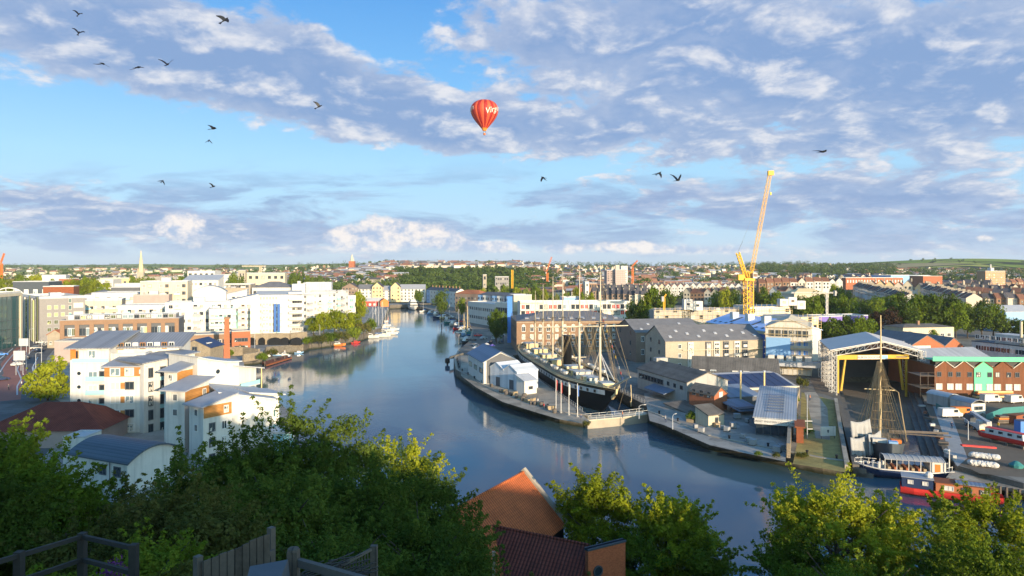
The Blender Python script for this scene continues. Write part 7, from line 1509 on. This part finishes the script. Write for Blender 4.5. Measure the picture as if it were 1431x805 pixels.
for i in range(90): x, y = r_.uniform(-.55, .45), r_.uniform(-.3, .3); z = .45*(1-abs(x))*r_.random()+.15; a_ = r_.uniform(-.5, .5); l = r_.uniform(.15, .35); b.tube((x-l*cos(a_), y-l*sin(a_), z-.08), (x+l*cos(a_), y+l*sin(a_), z+.10), .011, n=3)
b.build('sticks', 'plankfence', e)
e = E('covered_table', P3(372, 797, 9.2)-Vector((0, 0, .0)), .2, 'grey plastic sheet over something flat at the bottom of the plank fence', 'cover'); b = MB(); b.hexa([(-.35, -.3, -.5), (.3, -.3, -.5), (.3, .3, -.5), (-.35, .3, -.5), (-.22, -.25, -.05), (.22, -.25, .0), (.25, .25, .02), (-.25, .25, -.03)]); b.build('sheet', 'dgrey', e)
# unseen houses added behind the view point to shade the slope
for i in range(6):
    o = put('shade_house', KINDS_[(1, 3, 6)[i % 3]], None, (-6+6.2*i, -22-.8*i, BACKZ-10.8), (0, 0, pi), 1.15); tag(o, 'added house, %s in the unseen row behind the viewpoint that shades the slope' % nth(i), 'house', 'added shade houses behind the viewpoint')
# ------------------------------------------------------------------ boats, cars, people, balloon, birds
def yacht_parts(e, L, mh, hullc='white', sail=None):
    h2 = L/2; b = hullmesh([(-h2, L*.10, L*.07, L*.11, .1), (-h2*.4, L*.15, L*.12, L*.10, -.1), (h2*.3, L*.13, L*.10, L*.11, -.1), (h2*.8, L*.06, L*.03, L*.13, .0), (h2, .05, .03, L*.14, .3)], 4); b.build('hull', hullc, e)
    b = MB(); z = L*.10; b.face([(-h2+.1, -L*.09, z), (-h2*.4, -L*.145, z), (h2*.3, -L*.125, z), (h2*.9, -.2, z+.1), (h2*.9, .2, z+.1), (h2*.3, L*.125, z), (-h2*.4, L*.145, z), (-h2+.1, L*.09, z)]); b.build('deck', 'offwhite', e)
    b = MB(); b.hexa([(-h2*.35, -L*.08, z), (h2*.4, -L*.06, z), (h2*.4, L*.06, z), (-h2*.35, L*.08, z), (-h2*.3, -L*.07, z+L*.06), (h2*.25, -L*.045, z+L*.05), (h2*.25, L*.045, z+L*.05), (-h2*.3, L*.07, z+L*.06)]); b.build('cabin', 'white', e)
    if mh:
        b = MB(); b.tube((h2*.1, 0, z), (h2*.1, 0, z+mh), .13, .08, 6); m = b.build('mast', 'offwhite', e); b = MB(); b.tube((h2*.1, 0, z+1.2), (-h2*.75, 0, z+1.3), .16, .12, 6); b.build('boom', 'bluepaint' if sail is None else sail, m); b = MB(); b.tube((h2*.1, 0, z+mh), (h2*.98, 0, z+.4), .03, n=3); b.tube((h2*.1, 0, z+mh), (-h2*.98, 0, z+.4), .03, n=3); b.build('stays', 'steel', m)
def cruiser_parts(e, L, hullc='white', cabc='white'):
    h2 = L/2; b = hullmesh([(-h2, L*.14, L*.12, L*.13, .1), (-h2*.2, L*.16, L*.13, L*.13, 0), (h2*.5, L*.12, L*.08, L*.15, 0), (h2, .05, .03, L*.19, .5)], 4); b.build('hull', hullc, e); z = L*.12
    b = MB(); b.face([(-h2+.1, -L*.13, z), (-h2*.2, -L*.155, z), (h2*.5, -L*.115, z), (h2*.9, 0, z+.1), (h2*.5, L*.115, z), (-h2*.2, L*.155, z), (-h2+.1, L*.13, z)]); b.build('deck', 'deck', e)
    b = MB(); b.hexa([(-h2*.5, -L*.12, z), (h2*.45, -L*.09, z), (h2*.45, L*.09, z), (-h2*.5, L*.12, z), (-h2*.45, -L*.11, z+L*.17), (h2*.2, -L*.08, z+L*.16), (h2*.2, L*.08, z+L*.16), (-h2*.45, L*.11, z+L*.17)]); c = b.build('cabin', cabc, e)
    b = MB(); b.box(-h2*.4, h2*.2, -L*.121, L*.121, z+L*.075, z+L*.13); b.build('window', 'glass', c)
def boat(kind, label, px, py, L, rz, grp=None, z=0., **k):
    p = G(px, py, z); e = E('yacht' if kind == 'yacht' else 'motor_cruiser', p, rz, label, 'boat', grp); (yacht_parts if kind == 'yacht' else cruiser_parts)(e, L, **k); return e
GM = 'boats of the north bank marina'
for i, (px, py, L, mh, rz) in enumerate(((524, 470, 11, 15, .1), (533, 471, 10, 19, .2), (528, 464, 10, 21, .1), (541, 464, 9, 14, -.1), (520, 456, 9, 12, .3), (524, 447, 9, 13, .3), (538, 456, 8, 10, .2))): boat('yacht', nth(i)+' white masted yacht of the north bank marina, counted from the nearest outwards', px, py, L, rz, GM, mh=mh)
for i, (px, py, L, rz) in enumerate(((517, 473, 10, .15), (545, 468, 9, .2), (536, 466, 8, -.2), (549, 462, 8, .4), (530, 459, 8, .3), (535, 451, 8, .5), (528, 443, 8, .2))): boat('cruiser', nth(i)+' white motor cruiser of the north bank marina, counted from the nearest outwards', px, py, L, rz, GM)
boat('cruiser', 'orange hulled ferry boat with a white cabin moored below the quay shrubs', 471, 484, 8.5, .1, None, hullc='orange'); boat('cruiser', 'small red workboat at the end of the quay shrubs', 497, 480, 5, .6, None, hullc='red', cabc='red')
for i, (px, py) in enumerate(((352, 500), (362, 499), (374, 498), (386, 497.5), (396, 497), (404, 500), (340, 493), (418, 494))): boat('cruiser', nth(i)+' dinghy drawn up on the slip beside the ruined wall, from the left', px, py, 4.2, .4+i*.9, 'dinghies on the slip', z=ZL if i < 7 else 0, hullc=('white', 'navy', 'white', 'skyblue')[i % 4])
# white ferry at the head of the harbour
e = E('harbour_ferry', G(577, 432.5, 0), pi/2+.25, 'white three deck passenger ferry facing down the harbour', 'boat'); b = hullmesh([(-14, 3.6, 3, 3, 0), (0, 4, 3.4, 3, 0), (9, 3, 2, 3.4, 0), (14, .1, .05, 4.2, .8)], 4); b.build('hull', 'white', e, rot=(0, 0, pi))
b = MB(); b.box(-9, 12, -3.4, 3.4, 3, 5.6, 0); b.box(-9.05, 11, -3.45, 3.45, 4.0, 5.0, 1); b.box(-6, 10, -2.8, 2.8, 5.6, 7.8, 0); b.box(-6.05, 9, -2.85, 2.85, 6.3, 7.2, 1); b.box(-3, 5, -2, 2, 7.8, 9.4, 0); b.build('superstructure', ['white', 'glass'], e)
# boats along the right bank
GR = 'boats moored along the right bank'
RB = [(592, 436, 10, 'white'), (601, 439.5, 11, 'skyblue'), (608, 441.5, 12, 'white'), (613, 445, 13, 'navy'), (619, 446, 12, 'mastbuff'), (624, 450, 12, 'white'), (629, 452, 13, 'teal'), (633, 455.5, 12, 'white'), (638, 458, 12, 'navy'), (642, 461, 12, 'red'), (646, 463.5, 11, 'white'), (648, 469, 11, 'skyblue'), (652, 474, 10, 'white'), (650, 480, 10, 'lead'), (655, 466, 10, 'white')]
for i, (px, py, L, c) in enumerate(RB): boat('cruiser' if i % 3 else 'yacht', nth(i)+' moored boat along the right bank, counted from the far end of the harbour', px, py, L, -2.2+.3*(i % 3), GR, hullc=c, **({'mh': 12} if i % 3 == 0 else {}))
e = E('sailing_ketch', G(652, 468, 0), -1.2, 'old two masted sailing ketch with buff masts and a green hull', 'boat')
b = hullmesh([(-9, 2, 1.3, 2.4, .3), (-3, 2.6, 2.2, 2.0, 0), (5, 2.2, 1.6, 2.2, 0), (9, .1, .06, 2.9, .6)], 4); b.build('hull', 'teal', e); b = MB(); b.face([(-8.8, -1.9, 1.9), (-3, -2.5, 1.7), (5, -2.1, 1.8), (8.5, 0, 2.2), (5, 2.1, 1.8), (-3, 2.5, 1.7), (-8.8, 1.9, 1.9)]); b.build('deck', 'deck', e)
for x, hh in ((2, 17), (-5, 12)): b = MB(); b.tube((x, 0, 1.5), (x, 0, hh), .28, .14, 6); m = b.build('mast', 'mastbuff', e); b = MB(); [b.tube((x+d_, s_*2.2, 2), (x, 0, hh*.8), .04, n=3) for s_ in (-1, 1) for d_ in (-1, 0)]; b.build('shrouds', 'rope', m); b = MB(); b.tube((x, 0, 3), (x-5, 0, 3.3), .25, .2, 6); b.build('furled_sail', 'rust', m)
b = MB(); b.tube((8, 0, 2.6), (13, 0, 3.8), .15, .08); b.build('bowsprit', 'mastbuff', e)
# ---- cars
CARM = {}
def car(label, p, rz, col, grp='cars by the north bank roads'):
    e = E('car', p, rz, label, 'car', grp)
    if col not in CARM:
        b = MB(); b.extr([(-2.1, .3), (2.1, .3), (2.15, .75), (1.1, .92), (-1.95, .95), (-2.15, .7)], 'y', -.86, .86); body = b.mesh('body', [col])
        b = MB(); b.hexa([(-1.85, -.78, .93), (1.1, -.78, .91), (1.1, .78, .91), (-1.85, .78, .93), (-1.3, -.62, 1.42), (.35, -.62, 1.42), (.35, .62, 1.42), (-1.3, .62, 1.42)]); ca = b.mesh('cabin', ['glass'])
        b = MB(); b.box(-1.25, .3, -.6, .6, 1.42, 1.47); ro = b.mesh('roof', [col]); CARM[col] = (body, ca, ro)
    for n_, me in zip(('body', 'cabin', 'roof'), CARM[col]): put(n_, me, e)
    if 'wm' not in CARM: b = MB(); b.lathe([(.2, 0), (.33, .02), (.33, .2), (.2, .22)], 10); CARM['wm'] = b.mesh('wheel', ['tyre'])
    for x in (-1.3, 1.3):
        for y in (-.72, .94): put('wheel', CARM['wm'], e, (x, y, .33), (pi/2, 0, 0))
for i, (px, py, rz, c, lab) in enumerate(((2, 473, .4, 'red', 'red car on the far lane at the left edge'), (14, 484, .5, 'steel', 'silver car on the main road'), (2, 497, .8, 'bluepaint', 'blue car on the near lane at the left edge'), (1, 532, 1.0, 'navy', 'dark car in the shade at the left edge'), (51, 488, .3, 'white', 'white car parked in the side road, left of three'), (54.5, 491, .35, 'navy', 'navy car parked in front of the white one in the side road'), (62, 484, .3, 'dgrey', 'dark grey car parked farthest right in the side road'), (58, 480, .3, 'offwhite', 'cream car parked behind the dark grey car'), (27, 505, 1.3, 'navy', 'navy car waiting behind the road signs'), (25, 511, 1.3, 'white', 'white car waiting behind the road signs'), (34, 502, 1.2, 'dgrey', 'grey car right of the road signs'))): car(lab, G(px, py, 4.02), rz, c)
for i, (px, py, w, hh, z, lab) in enumerate(((33, 518, 3.0, 2.6, 8.5, 'upper pale road sign seen from behind beside the bus lane'), (27, 524, 3.6, 3.2, 4.8, 'larger lower pale road sign seen from behind beside the bus lane'))):
    e = E('road_sign', G(px, py, 4), .1, lab, 'road sign'); b = MB(); b.box(-w/2, w/2, -.06, .06, z, z+hh); b.build('board', 'palezinc', e)
    for x in (-w*.3, w*.3): b = MB(); b.tube((x, .1, 0), (x, .1, z+hh), .09); b.build('post', 'steel', e)
def lamp(label, p, hh, rz, grp='street lamps'):
    e = E('street_lamp', p, rz, label, 'street lamp', grp); b = MB(); b.tube((0, 0, 0), (0, 0, hh), .11, .06); b.path([(0, 0, hh), (.5, 0, hh+.25), (1.3, 0, hh+.3)], .05); b.build('column', 'palezinc', e); b = MB(); b.box(1.2, 1.9, -.12, .12, hh+.22, hh+.36); b.build('lantern', 'offwhite', e)
for i, (px, py, z, hh, lab) in enumerate(((50, 535, 4, 9, 'street lamp beside the round yellow green tree'), (58, 515, 4, 9, 'street lamp behind the round yellow green tree'), (41, 495, 4, 10, 'street lamp at the road junction, left of the parked cars'), (47, 480, 4, 10, 'street lamp in front of the grey brick office'), (4, 470, 4, 10, 'street lamp at the left edge before the glass office'), (66, 478, 4, 9, 'street lamp right of the parked cars'), (237, 545, 4, 9, 'street lamp rising between the timber stepped blocks'), (356, 492, 4, 9, 'street lamp on the slip beside the ruined wall'), (447, 478, 4, 8, 'street lamp among the quay shrubs'), (1150, 520, 3, 9, 'street lamp at the top of the site track'), (1157, 515, 3, 9, 'second street lamp at the top of the site track'), (893, 585, 3, 3, 'short white lamp post by the dock gate'), (940, 600, 3, 3, 'short lamp post on the quay right of the dock gate'), (1353, 615, 3, 4, 'low lamp post in the middle of the yard'))): lamp(lab, G(px, py, z), hh, i*.6)
# ---- people: one continuous skinned figure
def person_mesh(pose=0):
    J = [(0, 0, .93), (0, 0, 1.15), (0, 0, 1.42), (0, 0, 1.5), (0, .02, 1.62), (0, .02, 1.74), (.10, 0, .88), (.11, .10*pose, .48), (.11, -.08*pose, .05), (.11, .12-.08*pose, .02), (-.10, 0, .88), (-.11, -.10*pose, .48), (-.11, -.22*pose, .06), (-.11, .12-.22*pose, .02), (.19, 0, 1.40), (.25, -.05*pose, 1.12), (.25, .12*pose, .86), (-.19, 0, 1.40), (-.25, .06*pose, 1.12), (-.25, .18*pose, .88)]
    Ed = [(0, 1), (1, 2), (2, 3), (3, 4), (4, 5), (0, 6), (6, 7), (7, 8), (8, 9), (0, 10), (10, 11), (11, 12), (12, 13), (2, 14), (14, 15), (15, 16), (2, 17), (17, 18), (18, 19)]
    Rr = [.15, .14, .16, .06, .10, .07, .10, .07, .05, .04, .10, .07, .05, .04, .07, .05, .04, .07, .05, .04]
    me = bpy.data.meshes.new('person'); me.from_pydata(J, Ed, []); o = bpy.data.objects.new('person', me); C.objects.link(o)
    o.modifiers.new('s', 'SKIN'); o.modifiers.new('ss', 'SUBSURF').levels = 1
    for v, r in zip(me.skin_vertices[0].data, Rr): v.radius = (r, r*.8)
    me.skin_vertices[0].data[0].use_root = True
    dg = bpy.context.evaluated_depsgraph_get(); m2 = bpy.data.meshes.new_from_object(o.evaluated_get(dg)); bpy.data.objects.remove(o); m2.name = 'person'
    return m2
PM = [person_mesh(0), person_mesh(1)]
def person(label, p, rz, top, legs, k=0, grp='people on the quays'):
    key = (top, legs, k)
    if key not in CARM:
        me = PM[k].copy(); me.materials.clear()
        for m in (top, legs, 'skin', 'dgrey'): me.materials.append(M[m])
        for f in me.polygons:
            z = f.center.z; f.material_index = 1 if z < .92 else (2 if 1.48 < z < 1.69 else 3 if z >= 1.69 else 0)
            if abs(f.center.x) > .2 and z < .98: f.material_index = 2
        CARM[key] = me
    o = put('person', CARM[key], None, p, (0, 0, rz)); tag(o, label, 'person', grp)
for i, (px, py, z, t_, l_, lab) in enumerate(((33, 530, 4, 'navy', 'black', 'person in dark blue walking on the pavement below the road signs'), (12, 545, 4, 'dgrey', 'black', 'person in grey walking in the shade by the bus lane'), (30, 540, 4, 'white', 'navy', 'person in white walking behind the one in dark blue'), (752, 565, 3, 'white', 'navy', 'person in a white top near the hut on the paved quay'), (760, 572, 3, 'red', 'dgrey', 'person in red beside the casks on the paved quay'), (812, 589, 3, 'navy', 'dgrey', 'person in navy near the dock gate'), (870, 584, 2.9, 'orange', 'navy', 'person in orange standing on the dock gate walkway'), (668, 498, 3, 'white', 'navy', 'person in white at the tip of the quay behind the blue roofed shed'), (676, 496, 3, 'red', 'black', 'person in red at the tip of the quay behind the blue roofed shed'), (684, 494, 3, 'skyblue', 'dgrey', 'person in pale blue behind the blue roofed shed'), (661, 500, 3, 'pink', 'navy', 'person in pink at the very tip of the quay'), (930, 590, 3, 'offwhite', 'navy', 'person in cream on the quay right of the dock gate'), (1022, 575, 3, 'orange', 'black', 'person in orange beside the cream cabin'), (1132, 560, 3, 'orange', 'navy', 'worker in orange on the gravel path'), (1330, 600, 3, 'navy', 'black', 'worker in navy on the dock walkway'), (1375, 575, 3, 'orange', 'navy', 'worker in orange beside the crane lorry'), (1395, 600, 3, 'yellow', 'navy', 'worker in yellow in the middle of the yard'), (398, 495, 4, 'white', 'navy', 'person in white on the slip by the dinghies'), (385, 494, 4, 'red', 'black', 'person in red on the slip by the dinghies'))): person(lab, G(px, py, z), i*1.3, t_, l_, i % 2)
# parasols and stalls at the tip of the quay
for i, (px, py, c) in enumerate(((664, 493, 'white'), (672, 491, 'red'), (680, 488, 'white'), (688, 490, 'purple'), (670, 496, 'offwhite'))):
    e = E('parasol', G(px, py, ZR), i, nth(i)+' parasol from the front left in the cluster at the tip of the quay', 'parasol', 'parasols at the tip of the quay'); b = MB(); b.lathe([(1.5, 2.1), (1.45, 2.2), (.1, 2.9)], 8); b.build('canopy', c, e); b = MB(); b.tube((0, 0, 0), (0, 0, 2.6), .05); b.build('pole', 'oldwood', e)
# ---- balloon
Yb = 430; e = E('hot_air_balloon', W(677, Yb, ZA(188, Yb)), 0, 'red orange hot air balloon with painted gore shading and white lettering floating over the harbour', 'balloon'); s_ = Yb/F
R_ = 19*s_; zb0 = (188-181)*s_; HB = (188-139.5)*s_
prof = []
for i in range(25):
    t = i/24; z = zb0+(HB-zb0)*t
    r = R_*(.17+.83*sin(min(1, t/.66)*pi/2)**1.12) if t < .66 else R_*sqrt(max(0, 1-((t-.66)/.34)**2))**.92
    prof.append((max(r, .05), z))
def rad(z):
    for (r0, z0), (r1, z1) in zip(prof, prof[1:]):
        if z0 <= z <= z1: return r0+(r1-r0)*(z-z0)/(z1-z0)
    return prof[-1][0]
NG = 24; SUB = 5; N_ = NG*SUB; b = MB()
for r, z in prof:
    for i in range(N_): a = 2*pi*i/N_; u = (i % SUB)/SUB; k = 1+.028*sin(pi*u); b.v.append((r*k*cos(a), r*k*sin(a), z))
for j in range(len(prof)-1):
    for i in range(N_): q = (i+1) % N_; b.f.append([j*N_+i, j*N_+q, (j+1)*N_+q, (j+1)*N_+i]); b.mi.append(2 if j == 0 else (i//SUB) % 2)  # alternate gores darker: shading of the bulges put into the colour
mk('balloonshade', (.27, .014, .012), .6, .08); mk('balloonlit', (.50, .075, .03), .6, .08); mk('balloongold', (.65, .22, .03), .6, .08)
b.build('envelope', ['balloonshade', 'balloonlit', 'balloongold'], e, smooth=True)
b = MB(); b.lathe([(prof[0][0]*.72, zb0-.9), (prof[0][0]*1.0, zb0)], 16); b.build('skirt', 'balloongold', e)
b = MB(); b.lathe([(.62, -.4), (.75, -.35), (.8, .8), (.72, .85)], 8); b.build('basket', 'terracotta', e); b = MB()
for i in range(4): a = pi/4+pi/2*i; b.tube((.7*cos(a), .7*sin(a), .8), (1.1*cos(a), 1.1*sin(a), zb0-.8), .03, n=3)
b.build('basket_ropes', 'dgrey', e); b = MB(); b.lathe([(.2, 1.0), (.25, 1.5), (.1, 1.6)], 8); b.build('burner', 'steel', e)
def wrap(body, size, ac, zc, rot, parent):
    me = textmesh(body, size, .35); cr, sr = cos(rot), sin(rot)
    bm = bmesh.new(); bm.from_mesh(me); bmesh.ops.triangulate(bm, faces=bm.faces); bmesh.ops.subdivide_edges(bm, edges=bm.edges, cuts=1); bm.to_mesh(me); bm.free()
    for v in me.vertices:
        x, y = v.co.x*cr-v.co.y*sr, v.co.x*sr+v.co.y*cr; z = zc+y; r = rad(z)*1.045+.12; a = ac+x/(rad(zc)); v.co = (r*cos(a), r*sin(a), z)
    me.materials.clear(); me.materials.append(M['white']); put('lettering', me, parent)
wrap('Virgin', 9.0*Yb/780, -pi/2+.72, zb0+(HB-zb0)*.60, .30, e); wrap('Virgin', 9.0*Yb/780, -pi/2-1.5, zb0+(HB-zb0)*.60, .30, e)
# ---- birds
def bird(i, px, py, Y, span, yaw, roll, up, sweep, lab, pitch=0.):
    e = E('bird', W(px, Y, ZA(py, Y)), yaw, lab, 'bird', 'birds over the harbour'); e.rotation_euler = (pitch, roll, yaw); k = span/.9
    st = [(-.26, .03, .02), (-.16, .035, .02), (-.08, .05, .045), (.02, .062, .06), (.10, .055, .055), (.16, .04, .04), (.19, .042, .042), (.225, .03, .03), (.265, .006, .006)]; b = MB(); n = 8
    for y, rx, rz_ in st:
        for q in range(n): a = 2*pi*q/n; b.v.append((rx*cos(a)*k, y*k, rz_*sin(a)*k))
    for j in range(len(st)-1):
        for q in range(n): r = (q+1) % n; b.f.append([j*n+q, j*n+r, (j+1)*n+r, (j+1)*n+q]); b.mi.append(0)
    b.f.append(list(range(n))); b.mi.append(0); b.f.append([(len(st)-1)*n+q for q in range(n)][::-1]); b.mi.append(0)
    b.hexa([(-.03*k, -.24*k, -.01), (.03*k, -.24*k, -.01), (.085*k, -.40*k, -.008), (-.085*k, -.40*k, -.008), (-.03*k, -.24*k, .01), (.03*k, -.24*k, .01), (.085*k, -.40*k, .004), (-.085*k, -.40*k, .004)]); b.build('body', 'black', e, smooth=False)
    for sg in (-1, 1):
        S_ = [(0.03, .11, -.10, 0), (.16, .15-sweep*.05, -.08-sweep*.05, .16*up), (.30, .11-sweep*.14, -.08-sweep*.12, .30*up*1.05), (.45, -.02-sweep*.26, -.07-sweep*.26, .42*up)]; b = MB()
        for x, yf, yb, z in S_: b.v += [(sg*x*k, yf*k, (z+.012)*k), (sg*x*k, yb*k, (z+.004)*k), (sg*x*k, yf*k, (z-.006)*k), (sg*x*k, yb*k, (z-.002)*k)]
        for j in range(3):
            for u, v in ((0, 1), (1, 3), (3, 2), (2, 0)): b.f.append([j*4+u, j*4+v, (j+1)*4+v, (j+1)*4+u]); b.mi.append(0)
        b.f += [[0, 1, 3, 2], [12, 13, 15, 14]]; b.mi += [0, 0]; b.build('wing', 'black', e)
BR = [(110, 20, .35, .3, 1.0, .9, .9, 'bird with folded back wings at the top left, upper of two'), (110, 46, .5, .2, .9, .8, .8, 'bird with raised wings at the top left, lower of two'), (144, 89, .25, .15, -.35, .6, .1, 'bird with drooping wings, leftmost of the three level birds'), (193, 94, -.15, -.1, -.18, .5, .35, 'bird with flat spread wings in the middle of the three level birds'), (234, 90, .1, .0, .75, .3, .5, 'bird with V shaped wings, rightmost of the three level birds'), (314, 28, -.25, .5, .35, .35, .9, 'largest bird at the top with wings spread against the cloud edge'), (446, 149, -.6, .6, .7, .4, .7, 'lone bird with one wing up left of the balloon'), (298, 180, -.7, .3, .55, .5, .3, 'bird gliding over the lower pale sky, upper of a close pair'), (292, 196, .3, .1, -.9, .3, .7, 'small bird with downbeat wings, lower of a close pair'), (227, 253, .3, .5, -.5, .7, .7, 'tiny bird low in the pale sky on the left'), (298, 261, -.5, .4, .8, .5, .4, 'tiny bird low in the pale sky right of the other low one'), (759, 248, .8, -.2, -.8, .5, .3, 'bird with wings down right of and below the balloon'), (921, 242, -.8, .4, -.4, .9, .5, 'dark bird, left of two above the construction crane'), (947, 252, -.9, .1, 1.0, .6, .2, 'dark bird with wings up, right of two above the construction crane'), (1150, 212, -1.2, .1, .25, .9, .2, 'bird seen edge on to the right of the crane jib tip')]
SZ = [12, 14, 20, 22, 20, 22, 14, 13, 9, 10, 10, 10, 12, 13, 13]
for i, (px, py, yaw, roll, up, sw, pitch, lab) in enumerate(BR): bird(i, px, py, 40+3*(i % 4), SZ[i]*(40+3*(i % 4))/F/(.75+.25*cos(yaw*2)), yaw, roll, up, sw, lab, pitch)

for i, (px, py, c) in enumerate(((640, 466, 'white'), (660, 476, 'dgrey'), (668, 470, 'red'), (676, 474, 'steel'), (684, 480, 'navy'), (690, 474, 'white'), (700, 480, 'dgrey'), (664, 484, 'steel'), (630, 444, 'white'), (645, 450, 'red'), (655, 456, 'navy'), (700, 470, 'steel'))): car('parked car, %s in the row of cars behind the right bank moorings' % nth(i), G(px, py, ZR+.02), .3*i, c, 'cars behind the right bank moorings')
